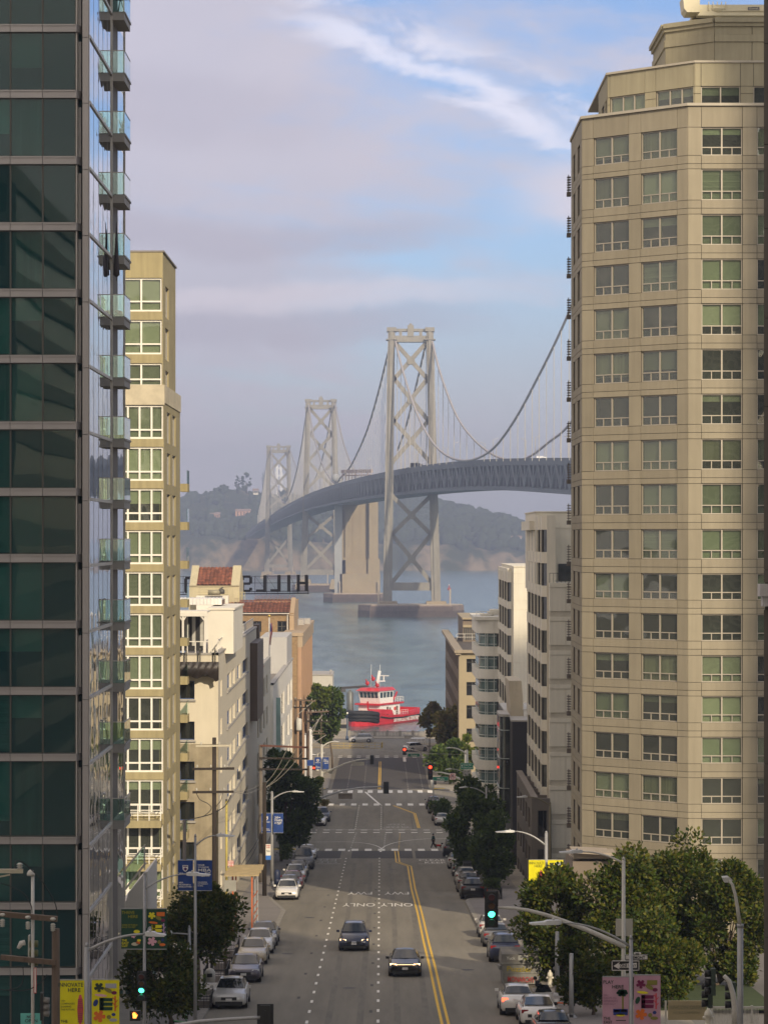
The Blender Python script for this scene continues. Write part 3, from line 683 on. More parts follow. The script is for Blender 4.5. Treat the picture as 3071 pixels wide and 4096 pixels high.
# lamp posts on the deck
for i in range(2, len(NS) - 40, 5):
    a, b_, n_ = NS[i]
    for off in (1.0, DW - 1):
        p = a + n_ * off; q = MB(); q.tube([p, p + Vector((0, 0, 11)), p + Vector((0, 0, 11.8)) + n_ * (2.6 if off < 5 else -2.6)], .16, 4); q.build('deck_lamp', hang, bridge)
q = MB(); s0, s1 = P(1367, 1880, 1790), P(1485, 1900, 1740)   # sign gantry / barrier block over the anchorage
q.bar(P(1367, 1886, 1780), P(1487, 1884, 1720), 1.2, 2.2); q.bar(P(1367, 1902, 1780), P(1487, 1900, 1720), .8)
for k in range(10): q.bar(P(1370 + 12.6 * k, 1882, 1778 - 5.6 * k), P(1370 + 12.6 * k, 1920, 1778 - 5.6 * k), .6)
q.build('scaffold_gantry', mat('gantry_rust', (.40, .30, .27), .8), bridge)
# centre anchorage
q = MB(); d = 1850
def cb(x0, x1, y0, y1, dd=0, de=30): q.box(XW(x0, d), d + dd, ZW(y1, d), XW(x1, d), d + de, ZW(y0, d))
cb(1372, 1500, 1985, 2385, 2, 34); cb(1380, 1402, 1985, 2375, -2, 4); cb(1365, 1382, 2230, 2375, -3, 6); cb(1366, 1390, 2000, 2375, 0, 6)
cb(1476, 1512, 1990, 2380, -4, 34); cb(1472, 1518, 2235, 2375, -6, 34); cb(1360, 1470, 2240, 2375, -3, 8); cb(1360, 1520, 2295, 2375, -8, 34)
for x_ in (1410, 1440, 1470): cb(x_, x_ + 2.5, 1985, 2240, 1.7, 4)
q.build('anchorage', pierc, bridge)
q = MB(); q.box(XW(1338, 1842), 1842, ZW(2378, 1842), XW(1368, 1842), 1876, ZW(1908, 1842)); q.lathe(P(1343, 1912, 1840), [(.1, -3), (2.6, -2), (3, 0), (2.2, 2.2), (.2, 3)], 10)
q.build('anchorage_side_pier', mat('pier_grey_steel', (.32, .33, .34), .75, var=.08, scale=.1), bridge)  # side pier in neutral grey, cooler than the anchorage concrete
# lorries and cars crossing, small
for k, (px, dd, w_, h_, lab) in enumerate(((1618, 1495, 6, 3.2, 'dark lorry crossing the bridge beside the main tower'), (2142, 1272, 4.6, 1.6, 'small white car on the upper deck of the bridge at right'), (1636, 1487, 7, 3.0, 'second dark lorry just ahead on the bridge deck'))):
    i = nearest_deck(Vector((0, dd, 0))); p = NS[i][0] + NS[i][2] * 4 + Vector((0, 0, .6)); t_ = thing('distant_vehicle', lab, 'vehicle', p)
    q = MB().box(p.x - w_ / 2, p.y - 1, p.z + .4, p.x + w_ / 2 - 1.4, p.y + 1, p.z + h_); q.box(p.x + w_ / 2 - 1.3, p.y - .9, p.z + .4, p.x + w_ / 2, p.y + .9, p.z + h_ * .8)
    q.build('body', mat('lorry_dark', (.08, .08, .09)) if k != 1 else MATS['bright_white'], t_)
    q = MB()
    for xx in (-.35, .3): q.tube([(p.x + w_ * xx, p.y - 1.05, p.z + .4), (p.x + w_ * xx, p.y + 1.05, p.z + .4)], .42, 8)
    q.build('wheels', mat('tyre', (.02, .02, .02), .8), t_)
# ---------------------------------------------------------------- building kit
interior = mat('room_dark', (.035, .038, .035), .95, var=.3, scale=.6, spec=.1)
joint = mat('joint_dark', (.095, .083, .062), .95, var=0)
roofm = mat('roof_gravel', (.22, .20, .18), .95, var=.15, scale=.8)
BL = [mat('blind_pale', (.58, .58, .48), .9, var=.05, scale=1, obj=.4), mat('blind_green', (.40, .43, .34), .9, var=.06, scale=1, obj=.5),
      mat('curtain', (.38, .36, .28), .95, var=.35, scale=1.2, stretch=(3.5, 3.5, .1), obj=.5), mat('blind_slat', (.36, .38, .32), .8, var=.4, scale=1.5, stretch=(.05, .05, 9), obj=.2)]
gl_apt = glass('glass_apartment', (.80, .85, .76), refl=.055, wob=.9, wscale=.55, thru=.85)
gl_dark = glass('glass_dark', (.52, .78, .75), refl=.035, wob=.16, wscale=.35, thru=.72, body=(.016, .075, .08))
gl_shade = glass('glass_shade', (.45, .48, .48), refl=.06, wob=.3, wscale=.4, thru=.75, body=(.035, .038, .036))
gl_mirror = glass('glass_mirror', (.16, .18, .2), refl=.5, wob=.22, wscale=.9, thru=.6, refl_tint=(.95, .97, 1))
gl_green = glass('glass_rail', (.72, .90, .84), refl=.10, wob=0, thru=.95)
MC = {}; BSEL = None
def loc_mesh(key, fn, mats):
    if key not in MC:
        q = MB(); fn(q); me = bpy.data.meshes.new(key[0]); me.from_pydata(q.v, [], q.f); me.polygons.foreach_set('material_index', q.m)
        for m_ in mats: me.materials.append(m_)
        me.update(); MC[key] = me
    return MC[key]
def inst(name, me, parent, loc, rz=0.0, wloc=None):
    o = bpy.data.objects.new(name, me); col.objects.link(o); o.parent = parent; o.location = loc; o.rotation_euler = (0, 0, rz); return o
def frame_fn(w, h, kind, t):
    def fn(q):
        bx = lambda a, b, c, d, y0=0.0, y1=.10: q.box(a, y0, b, c, y1, d)
        bx(0, 0, t, h); bx(w - t, 0, w, h); bx(t, 0, w - t, t); bx(t, h - t, w - t, h)
        ud, mid, tz, low = kind
        zt = h * tz
        for f in ud: bx(w * f - mid / 2, t, w * f + mid / 2, h - t, -.012, .11)
        if tz: bx(t, zt - t * .45, w - t, zt + t * .45, -.006, .10)
        for f in low: bx(w * f - t * .4, t, w * f + t * .4, zt, .005, .095)
    return fn
def window(parent, wp, rz, w, h, kind, fm, gl=gl_apt, blind=None, rec=.12, t=.07, room=True, name='window'):
    """one window: frame, its pane and the blind behind it. wp = lower-left corner on the wall face"""
    key = (name, round(w, 2), round(h, 2), str(kind), fm.name, t)
    c_, s_ = math.cos(rz), math.sin(rz)
    pos = Vector(wp) + Vector((-s_, c_, 0)) * rec
    f = inst(name, loc_mesh(key, frame_fn(w, h, kind, t), [fm]), parent, pos - WL[parent], rz)
    inst('pane', loc_mesh(('pane', round(w, 2), round(h, 2), gl.name), lambda q: q.box(.02, .04, .02, w - .02, .055, h - .02), [gl]), f, (0, 0, 0))
    if blind is None:
        blind = rnd.choice([0, 0, 0, .3, .62, .8, 1, 1, 1, 1])
    if blind:
        bm = BSEL or rnd.choice([0, 0, 1, 1, 2, 2, 3]); bm = 0 if bm == 9 else bm; nb = len(kind[0]) + 1
        for k in range(1):
            hb = h * blind
            inst('blind', loc_mesh(('blind', round(w, 2), round(h, 2), blind, bm), lambda q: q.box(.05, .20, h - hb, w - .05, .23, h - .03), [BL[bm]]), f, (0, 0, 0))
    return f
def wall(parent, name, A, B, z0, z1, cols, rows, m, th=.35, gap=0, zj=(), sj=(), jm=None, jd=.05):
    """wall from A to B (plan points, left to right seen from outside) with window openings cols x rows"""
    A = Vector((A[0], A[1], 0)); B = Vector((B[0], B[1], 0)); u = (B - A); Ln = u.length; u.normalize(); n = Vector((-u.y, u.x, 0))
    sb = sorted(set([0, Ln] + [x for c_ in cols for x in c_] + [x for x in sj])); zb = sorted(set([z0, z1] + [z for r_ in rows for z in r_] + [z for z in zj if z0 < z < z1]))
    if not gap and abs(u.x) < .01:
        if u.y > 0: sb[0] = th + .01
        else: sb[-1] = Ln - th - .01
    q = MB(); f = MB()
    opens = lambda s, z: any(a < s < b for a, b in cols) and any(a < z < b for a, b in rows)
    for sa, sc_ in zip(sb, sb[1:]):
        run = None
        for za, zc in zip(zb, zb[1:]):
            if opens((sa + sc_) / 2, (za + zc) / 2):
                if run: q.obox(A + u * sa + n * 0 + Vector((0, 0, run[0])), u * (sc_ - sa), n * th, (0, 0, run[1] - run[0])); run = None
                continue
            if gap:
                g2 = gap / 2
                q.obox(A + u * (sa + g2) + Vector((0, 0, za + g2)), u * (sc_ - sa - gap), n * th, (0, 0, zc - za - gap))
                f.obox(A + u * (sa - .001) + n * jd + Vector((0, 0, za - .001)), u * (sc_ - sa + .002), n * (th - jd * 2), (0, 0, zc - za + .002))
            else: run = (run[0], zc) if run else (za, zc)
        if run: q.obox(A + u * sa + Vector((0, 0, run[0])), u * (sc_ - sa), n * th, (0, 0, run[1] - run[0]))
    o = q.build(name, m, parent)
    if gap: f.build('joints', jm or joint, o)
    return o, A, u, n, Ln
def wins(parent, A, B, cols, rows, kind, fm, gl=gl_apt, blind=None, rec=.12, t=.07, name='window', skip=None):
    A = Vector((A[0], A[1], 0)); B = Vector((B[0], B[1], 0)); u = (B - A).normalized(); rz = math.atan2(u.y, u.x)
    for i, (s0, s1) in enumerate(cols):
        for j, (z0, z1) in enumerate(rows):
            if skip and skip(i, j): continue
            bb = blind(i, j) if callable(blind) else blind
            window(parent, A + u * s0 + Vector((0, 0, z0)), rz, s1 - s0, z1 - z0, kind[i] if isinstance(kind, list) else kind, fm, gl, bb, rec, t, name=name)
def facet_s(A, B, px):   # where the ray through px crosses facet A-B
    k = (px - CX) / F; ax, ay = A; dx, dy = B[0] - A[0], B[1] - A[1]
    t = (k * ay - ax) / (dx - k * dy); return t * math.hypot(dx, dy)

# ================================================================ right concrete tower
pan = mat('precast_panel', (.315, .278, .200), .85, var=.07, scale=.35, island=.06, streak=.10)
panc = mat('precast_crown', (.35, .315, .21), .85, var=.07, scale=.3, streak=.12)
alu = mat('window_alu', (.42, .38, .31), .5, metal=.2, var=.05)
tower_r = thing('apartment_tower', 'tall beige faceted concrete apartment tower filling the right side, crane on its roof', 'building', (24, 190, 15))
wt = [507, 674, 855, 1034, 1213, 1395, 1575, 1755, 1934, 2117, 2295, 2457, 2622, 2785, 2949, 3112, 3275, 3437]
wb = [620, 799, 978, 1157, 1339, 1519, 1697, 1878, 2057, 2237, 2401, 2565, 2730, 2892, 3056, 3218, 3382, 3544]
Z = lambda y: CZ - (y - HZ) * 176 / F
rows = [(Z(b_), Z(a)) for a, b_ in zip(wt, wb)]
zj = [];
for i, (a, b_) in enumerate(zip(wt, wb)):
    zj += [Z(b_) - .53]; zj += [Z(a)] if i % 2 else []
zt = Z(422)
A1, B1 = (13.3, 181.6), (19.8, 176.0); A0 = (13.3, 192.0); B2 = (33.8, 176.0); A3 = (38.5, 181.6); A4 = (38.5, 206)
zfoot = 13.0
c1 = [(facet_s(A1, B1, 2373), facet_s(A1, B1, 2514)), (facet_s(A1, B1, 2562), facet_s(A1, B1, 2707))]
wall(tower_r, 'wall', A1, B1, zfoot, zt, c1, rows, pan, gap=.032, zj=zj)
kk = [([.5], .10, .29, [.25, .5, .75]), ([.5], .10, .29, [.25, .5, .75])]
wins(tower_r, A1, B1, c1, rows, kk, alu)
c2 = [(XW(2805, 176) - 19.8, XW(2969, 176) - 19.8)] + [(XW(3027, 176) - 19.8 + 5.5 * k * 0, XW(3191, 176) - 19.8) for k in (0,)] + [(8.2, 10.9)]
wall(tower_r, 'wall', B1, B2, zfoot, zt, c2, rows, pan, gap=.032, zj=zj)
wins(tower_r, B1, B2, c2[:2], rows, kk[0], alu, blind=lambda i, j: rnd.choice([0, 0, 0, .25, .7, 1, 1, 1]))
c0 = [(2.2, 4.0), (6.4, 8.6)]; rows0 = rows
wall(tower_r, 'wall', A0, A1, zfoot, zt, c0, rows, pan, gap=.032, zj=zj)
wins(tower_r, A0, A1, c0, rows[:], ([.5], .08, .29, []), alu, skip=lambda i, j: j > 15)
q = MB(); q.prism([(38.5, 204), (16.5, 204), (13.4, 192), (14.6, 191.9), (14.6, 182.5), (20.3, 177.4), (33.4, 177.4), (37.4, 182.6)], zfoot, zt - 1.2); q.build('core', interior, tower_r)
q = MB(); q.prism([(38.5, 181.6), (38.5, 204), (37.9, 204), (37.9, 181.6)], zfoot, zt); q.prism([(33.8, 176), (38.5, 181.6), (38.1, 181.9), (33.5, 176.5)], zfoot, zt); q.build('side_wall', pan, tower_r)
q = MB(); q.prism([(13.2, 192), (13.2, 181.5), (19.75, 175.85), (33.9, 175.85), (38.6, 181.5), (38.6, 204), (16.4, 204)], zt, zt + .18); q.build('roof_coping', mat('coping_light', (.44, .40, .32), .8, var=.08), tower_r)
# setback storey
def ring(d, xa, xb, y0, zlo, zhi, m, name, ch=4.6, deep=24, th=0):
    poly = [(xa, y0 + deep), (xa, y0 + ch * .78), (xb, y0), (xb + 15, y0), (xb + 20, y0 + 6), (xb + 20, y0 + deep)]
    return poly
zs = ZW(249, 179); a_, b_ = (15.2, 183.8), (20.6, 179.0); zr0, zr1 = ZW(410, 179), ZW(343, 179)
w1 = [(facet_s(a_, b_, 2438), facet_s(a_, b_, 2578)), (facet_s(a_, b_, 2622), facet_s(a_, b_, 2771))]
wall(tower_r, 'wall', a_, b_, zt - .2, zs, w1, [(zr0 - .8, zr1)], panc, gap=.035, zj=[zs - 2.05]); wins(tower_r, a_, b_, w1, [(zr0 - .8, zr1)], ([.36, .68], .09, 0, []), alu)
w2 = [(XW(2803, 179) - 20.6, XW(2961, 179) - 20.6), (XW(3013, 179) - 20.6, XW(3170, 179) - 20.6)]
wall(tower_r, 'wall', b_, (33.5, 179.0), zt - .2, zs, w2, [(zr0 - .8, zr1)], panc, gap=.035, zj=[zs - 2.05], sj=[5.2, 10]); wins(tower_r, b_, (33.5, 179), w2, [(zr0 - .8, zr1)], ([.5], .09, 0, []), alu)
wall(tower_r, 'wall', (15.2, 191.5), a_, zt - .2, zs, [(3, 5), (6, 7)], [(zr0 - .8, zr1)], panc, gap=.035, zj=[zs - 2.05]); wins(tower_r, (15.2, 191.5), a_, [(3, 5), (6, 7)], [(zr0 - .8, zr1)], ([], .09, 0, []), alu)
q = MB(); q.prism([(16.4, 200), (16.4, 185), (21, 180.2), (33, 180.2), (36, 184), (36, 200)], zt, zs - .4); q.build('core', interior, tower_r)
q = MB(); q.prism([(15.1, 191.5), (15.1, 183.7), (20.56, 178.9), (33.5, 178.9), (36, 182), (36, 200), (15.1, 200)], zs, zs + .14); q.build('roof_coping', MATS['coping_light'], tower_r)
# crown
zc1 = ZW(71, 183); a_, b_ = (19.3, 185.3), (22.4, 183.0); z1 = ZW(165, 183)
q = MB(); base = [(19.3, 193.7), (19.3, 185.3), (22.4, 183), (30, 183), (33, 186), (33, 193.7)]
for aa, bb in zip(base, base[1:]):
    Av, Bv = Vector((*aa, 0)), Vector((*bb, 0)); u_ = (Bv - Av); Ln = u_.length; u_.normalize(); n_ = Vector((-u_.y, u_.x, 0)); k = max(1, round(Ln / 3))
    for i in range(k):
        q.obox(Av + u_ * (i * Ln / k + .02) + Vector((0, 0, zs)), u_ * (Ln / k - .04), n_ * .3, (0, 0, z1 - zs - .02))
        q.obox(Av + u_ * (i * Ln / k + .02) + Vector((0, 0, z1 + .5)), u_ * (Ln / k - .04), n_ * .3, (0, 0, zc1 - .55 - z1 - .5))
    q.obox(Av - n_ * .09 + Vector((0, 0, z1)), u_ * Ln, n_ * .4, (0, 0, .48))
    q.obox(Av - n_ * .15 + Vector((0, 0, zc1 - .55)), u_ * Ln, n_ * .5, (0, 0, .25)); q.obox(Av - n_ * .3 + Vector((0, 0, zc1 - .3)), u_ * Ln, n_ * .7, (0, 0, .3))
q.prism([(19.5, 193.6), (19.5, 185.5), (22.5, 183.2), (29.9, 183.2), (32.8, 186), (32.8, 193.6)], zs, zc1 - .35)
q.build('crown_wall', panc, tower_r)
q = MB()
for i, (a, b_) in enumerate(zip(wt, wb)):       # railings of the street-side balconies at the far corner
    z = Z(b_) - .6; k = MB(); k.box(13.02, 192.1, z, 13.3, 192.7, z + .3)
    for j in range(6): k.box(13.04, 192.12, z + .42 + j * .18, 13.3, 192.7, z + .48 + j * .18)
    k.box(13.10, 192.1, z + .3, 13.16, 192.2, z + 1.5); k.build('balcony', mat('balcony_iron', (.12, .10, .08), .7), tower_r)
# roof crane
crane = thing('roof_crane', 'cream window-washing crane with a boxy counterweight on the right tower roof', 'crane', P(2870, 60, 186))
cm = mat('crane_cream', (.66, .60, .42), .55, var=.06, scale=.8)
d = 186; q = MB()
q.obox(P(2788, 60, d) , (XW(3071, d) - XW(2788, d) + 3, 0, 0), (0, .9, 0), (0, 0, .75)); q.box(XW(2880, d), d - .08, ZW(43, d), XW(3071, d) + 3, d, ZW(38, d)); q.build('boom', cm, crane)
q = MB(); a, c_ = P(2733, 66, d), P(2795, -10, d); q.mesh([(a.x, d - .5, a.z + .5), (a.x + .2, d - .5, ZW(52, d)), (c_.x, d - .5, ZW(52, d)), (c_.x, d - .5, c_.z), (a.x - .1, d - .5, c_.z), (a.x, d + 1.6, a.z + .5), (a.x + .2, d + 1.6, ZW(52, d)), (c_.x, d + 1.6, ZW(52, d)), (c_.x, d + 1.6, c_.z), (a.x - .1, d + 1.6, c_.z)],
    [(0, 1, 2, 3, 4), (9, 8, 7, 6, 5), (0, 5, 6, 1), (1, 6, 7, 2), (2, 7, 8, 3), (3, 8, 9, 4), (4, 9, 5, 0)]); q.build('counterweight', cm, crane)
q = MB(); q.lathe(P(2870, 70, d + .4), [(.28, -.4), (.28, .15), (.42, .3), (.66, .55), (.66, .62)], 14)
for i in range(5): q.box(XW(2832 + i * 17, d), d - .12, ZW(40, d), XW(2835 + i * 17, d), d - .02, ZW(6, d))
q.build('slewing_base', cm, crane)
q = MB(); q.obox(P(2765, 78, d + 1), (XW(2850, d) - XW(2765, d), 0, 0), (0, 1.4, 0), (0, 0, .25)); q.extr([P(2768, 74, d + 1), P(2800, 54, d + 1), P(2845, 52, d + 1), P(2845, 74, d + 1)], (0, 1.2, 0)); q.build('machine_housing', cm, crane)
q = MB(); q.box(XW(2990, d), d - .11, ZW(40, d), XW(3036, d), d - .085, ZW(27, d)); nb = q.build('name_plate', mat('plate_grey', (.12, .12, .13), .6), crane)
text('GomyL', 'lettering', nb, cm, .13, (XW(2994, d), d - .115, ZW(37, d)), width=.66)

# ================================================================ dark pier at the right edge
th = thing('brown_tower_corner', 'narrow dark brown tower corner with a white ledge at the right picture edge', 'building', (14, 92, 20))
bp_ = mat('brown_stone', (.13, .11, .09), .8, var=.08, scale=.5, island=.05)
q = MB(); z0 = ZW(4200, 90)
for (a, c_) in ((-100, 170), (173, 575), (578, 912), (915, 1270), (1273, 1625), (1628, 2278), (2281, 2330), (2440, 2700), (2703, 3055), (3058, 3405), (3408, 3750), (3753, 4200)):
    q.prism([(12.66, 90), (16.5, 90), (16.5, 97), (14, 97)], ZW(c_, 90), ZW(a, 90))
q.build('wall', bp_, th); q = MB(); q.prism([(12.70, 90.05), (16.4, 90.05), (16.4, 96.9), (14.04, 96.9)], z0, ZW(-100, 90)); q.build('joints', joint, th)
q = MB(); q.box(12.48, 89.6, ZW(2385, 90), 13.4, 90.2, ZW(2336, 90)); q.box(12.58, 89.7, ZW(2425, 90), 13.4, 90.1, ZW(2386, 90)); q.build('ledge', mat('ledge_white', (.55, .52, .50), .7), th)

# ================================================================ left glass tower
gt = thing('glass_tower', 'tall dark glass apartment tower with grey bands at the left, glass balconies on its side', 'building', (-16, 132, 18))
D0 = 124.0; Zg = lambda y: CZ - (y - HZ) * D0 / F
bands = [(-170, -138), (97, 127), (360, 391), (625, 656), (890, 921), (1155.5, 1187), (1420.5, 1451), (1686.5, 1717), (1953, 1983), (2217, 2249), (2483, 2513), (2749, 2779), (3015, 3044), (3347, 3376), (3610, 3638), (3872, 3900), (4120, 4150)]
grey = mat('band_metal', (.36, .335, .315), .5, metal=.3, var=.06, scale=.6, island=.04)
dkm = mat('mullion_dark', (.07, .065, .05), .5, var=0)
lt = mat('frame_light', (.58, .54, .48), .5, metal=.1, var=.05)
xs = [XW(-88, D0), XW(42, D0), XW(171, D0), XW(303, D0)]
for (a, c_) in bands:
    q = MB()
    for x0, x1 in zip(xs, xs[1:]):
        q.box(x0 + .012, 123.86, Zg(c_), x1 - .012 + (.06 if x1 == xs[-1] else 0), 124.1, Zg(a)); q.box(x0 + .012, 123.82, Zg(a + 6), x1 - .012, 124.1, Zg(a))
    q.obox((xs[-1] + .05, 123.88, Zg(c_)), (.2, .55, 0), (0, .2, 0), (0, 0, Zg(a) - Zg(c_)))
    q.build('spandrel_band', grey, gt)
rowsg = [(Zg(c_), Zg(b_)) for (a, b_), (c_, e_) in zip(bands, bands[1:])]
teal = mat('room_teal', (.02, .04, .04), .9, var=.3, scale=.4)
for j, (z0, z1) in enumerate(rowsg):
    for i, (x0, x1) in enumerate(zip(xs, xs[1:])):
        bl = 0 if i == 2 else rnd.choice([1, 1, 1, .97, .8, .4, 0]) if j > 3 else rnd.choice([0, 1, .6])
        f = window(gt, (x0, 124, z0), 0, x1 - x0, z1 - z0, ([], .05, 0, []), dkm, gl_dark, bl, .0, .04)
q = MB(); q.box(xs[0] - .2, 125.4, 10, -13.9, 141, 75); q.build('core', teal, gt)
q = MB()   # recessed return and corner post
ys_ = [y for pr in bands for y in (pr[1],)]
for a, c_ in zip(ys_, ys_[1:]):
    q.box(XW(306, 124.5), 124.45, Zg(c_) + .02, XW(325, 124.5), 124.7, Zg(a) - .35)
    q.box(XW(330, D0), 124.0, Zg(c_ + 20) + .012, XW(354, D0), 124.4, Zg(a + 20) - .012)
q.build('corner_post', grey, gt)
q = MB(); q.box(XW(303, D0), 124.05, 10, XW(308, D0), 124.75, 75); q.box(XW(356, D0), 123.98, 10, -13.53, 124.2, 75); q.build('corner_trim', lt, gt)
q = MB(); q.box(XW(325, D0), 124.3, 10, XW(330, D0), 124.6, 75); q.build('corner_gap', joint, gt)
# side facade, one mirror pane sheet per storey
ends = [(124.2, 134.4), (137.4, 141.0)]
fl = [Zg(b_) - .15 for a, b_ in bands]
for j, (zhi, zlo) in enumerate(zip(fl, fl[1:])):
    for k, (y0, y1) in enumerate(ends):
        q = MB(); q.box(-13.60, y0, zlo + .07, -13.56, y1, zhi - .07); o = q.build('side_glazing', gl_mirror, gt)
        if k == 0:
            q = MB()
            for yy in (126.2, 128.3, 130.3, 132.4): q.box(-13.57, yy - .015, zlo + .07, -13.552, yy + .015, zhi - .07)
            q.build('mullions', mat('mullion_mid', (.25, .25, .26), .5), o)
q = MB()
for z in fl: q.box(-13.62, 124.2, z - .07, -13.50, 134.4, z + .07)
for y in (134.4, 141.0): q.box(-13.62, y - .03, 10, -13.5, y + .03, 75)
q.build('floor_trim', lt, gt)
q = MB(); q.box(-13.9, 134.46, 10, -13.54, 137.36, 75); q.build('side_pier', mat('pier_taupe', (.17, .15, .13), .7, var=.05), gt)
for j, z in enumerate(fl[0:14]):
    b = MB(); b.box(-13.54, 134.5, z - .32, -12.93, 137.6, z + .02); b.box(-13.5, 134.6, z + .02, -12.88, 137.7, z + .12)
    o = b.build('balcony', mat('balcony_slab', (.34, .32, .29), .8, var=.08, scale=1), gt)
    b = MB(); b.box(-13.5, 134.55, z + .12, -12.93, 134.575, z + 1.2); b.box(-12.95, 134.6, z + .12, -12.925, 136.0, z + 1.2); b.box(-12.95, 136.05, z + .12, -12.925, 137.6, z + 1.2); b.build('glass_rail', gl_green, o)
    b = MB(); b.box(-13.5, 134.54, z + 1.19, -12.91, 134.6, z + 1.23); b.box(-12.96, 134.55, z + 1.19, -12.91, 137.6, z + 1.23)
    for yy in (134.58, 136.02, 137.6): b.box(-12.955, yy - .015, z + .1, -12.925, yy + .015, z + 1.2)
    b.build('handrail', lt, o)
def on_balcony(k): return fl[k] + .12
# bits that stand on balconies
z = on_balcony(2)
for k, (yy, lab) in enumerate(((135.0, 'black pot with a spiky plant on the third balcony down, beside the pier'), (136.6, 'second spiky plant in a black pot farther along the third balcony'))):
    t_ = thing('potted_plant', lab, 'potted plant', (-13.1, yy, z)); q = MB().lathe((-13.1, yy, z), [(.11, 0), (.15, .3), (.13, .3)], 10); q.build('pot', mat('pot_black', (.03, .03, .03)), t_)
    q = MB()
    for i in range(14):
        a = i * 2.4; r_ = rnd.uniform(.12, .3); p0 = Vector((-13.1, yy, z + .28)); p1 = p0 + Vector((math.cos(a) * r_ * .6, math.sin(a) * r_, rnd.uniform(.3, .5))); p2 = p1 + Vector((math.cos(a) * r_ * .5, math.sin(a) * r_, -.1))
        q.tube([p0, p1, p2], [.015, .012, .002], 4)
    q.build('leaves', mat('plant_yellow', (.25, .24, .06), .8), t_)
t_ = thing('patio_umbrella', 'dark folded parasol hanging along the glass near the fifth balcony', 'umbrella', (-13.25, 134.3, on_balcony(3) - 3))
q = MB().lathe((-13.3, 134.3, Zg(1020) + .1), [(.05, -.1), (.16, .0), (.14, .3), (.07, 1.6), (.02, 2.6)], 8); q.build('canopy', mat('umbrella_dark', (.06, .05, .05), .9), t_)
q = MB().tube([(-13.3, 134.3, Zg(1020) - .2), (-13.3, 134.3, Zg(780))], .018, 6); q.build('pole', dkm, t_)
t_ = thing('planter_box', 'tray of red flowers and yellow grass on the sixth balcony down', 'planter', (-13.2, 135.5, on_balcony(5)))
q = MB().box(-13.45, 134.8, on_balcony(5), -13.0, 136.2, on_balcony(5) + .14); q.build('tray', mat('terracotta', (.4, .16, .09)), t_)
q = MB()
for i in range(8): q.ball((-13.35 + .05 * (i % 4), 134.9 + .12 * i, on_balcony(5) + .26), .09, 4)
q.build('flowers', mat('flower_red', (.7, .04, .03)), t_)
t_ = thing('balcony_table', 'round dark garden table on the topmost visible balcony', 'table', (-13.2, 135.2, on_balcony(0)))
q = MB().lathe((-13.2, 135.2, on_balcony(0)), [(.42, .74), (.42, .78)], 12); q.build('tabletop', dkm, t_)
for a in range(3):
    q = MB().tube([(-13.2, 135.2, on_balcony(0) + .74), (-13.2 + .25 * math.cos(a * 2.1), 135.2 + .25 * math.sin(a * 2.1), on_balcony(0))], .02, 5); q.build('leg', dkm, t_)
t_ = thing('yellow_box', 'yellow plastic crate lying on the eighth balcony down', 'crate', (-13.2, 135.0, on_balcony(7)))
q = MB().box(-13.45, 134.7, on_balcony(7), -13.05, 135.2, on_balcony(7) + .16); q.build('body', mat('crate_yellow', (.65, .55, .04)), t_); q = MB().box(-13.47, 134.68, on_balcony(7) + .13, -13.03, 135.22, on_balcony(7) + .18); q.build('rim', MATS['crate_yellow'], t_)
# entrance wing: white sloping stair wall with glass rail
ew = thing('entrance_wing', 'white sloping stair wall with glass railing at the foot of the glass tower', 'building', P(540, 3800, 143))
wp_ = mat('white_panel', (.60, .56, .50), .7, var=.05, scale=.5)
q = MB(); d = 143
poly = [(452, 3960), (452, 3690), (478, 3640), (478, 3620), (505, 3605), (512, 3575), (583, 3490), (590, 3488), (590, 4010), (520, 4010), (520, 3960)]
q.extr([P(x, y, d) for x, y in poly[::-1]], (0, 6, 0)); q.build('stair_wall', wp_, ew)
q = MB(); q.extr([P(x, y, d + .1) for x, y in [(505, 3540), (578, 3450), (578, 3385), (505, 3470)]], (0, .03, 0)); q.build('glass_rail', gl_green, ew)
q = MB(); q.bar(P(500, 3480, d), P(580, 3380, d), .08); q.bar(P(500, 3560, d), P(584, 3452, d), .1); q.bar(P(578, 3382, d), P(578, 3480, d), .07); q.build('handrail', lt, ew)
q = MB(); q.box(XW(462, d), d + .5, ZW(4100, d), XW(590, d), d + 5, ZW(3760, d)); q.build('glazed_base', gl_dark, ew)

# ================================================================ beige tower behind it
BSEL = 9
bt = thing('beige_tower', 'slim tan apartment tower with white window frames behind the glass tower', 'building', (-18, 192, 15))
tan = mat('tan_render', (.37, .315, .17), .88, var=.12, scale=.35, streak=.18)
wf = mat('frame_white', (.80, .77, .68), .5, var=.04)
d = 187.5; Zb = lambda y: CZ - (y - HZ) * d / F
xr = XW(655, d)
upw = [(1107, 1242), (1276, 1414), (1450, 1542)]
low = [(1620, 1755), (1787, 1923), (1954, 2089), (2121, 2257), (2287, 2424), (2454, 2591), (2620, 2758), (2787, 2923), (2953, 3090), (3120, 3257), (3299, 3430), (3465, 3600)]
x0 = XW(440, d)
lr = [(Zb(b_), Zb(a)) for a, b_ in low]; ur = [(Zb(b_), Zb(a)) for a, b_ in upw]
A, B = (x0, d), (xr, d); cc = [(facet_s(A, B, 458), facet_s(A, B, 653.5))]
wall(bt, 'wall', A, B, 12, Zb(1543), cc, lr, tan); wins(bt, A, B, cc, lr, ([.27, .51, .755], .13, .27, []), wf, blind=lambda i, j: 1 if j not in (2, 7, 8, 9, 10) else (.45, .0, .35, .3, 0)[(2, 7, 8, 9, 10).index(j)], t=.13)
A2, B2_ = (x0, d + .6), (XW(651, d + .6), d + .6); cc = [(facet_s(A2, B2_, 458), facet_s(A2, B2_, 648))]
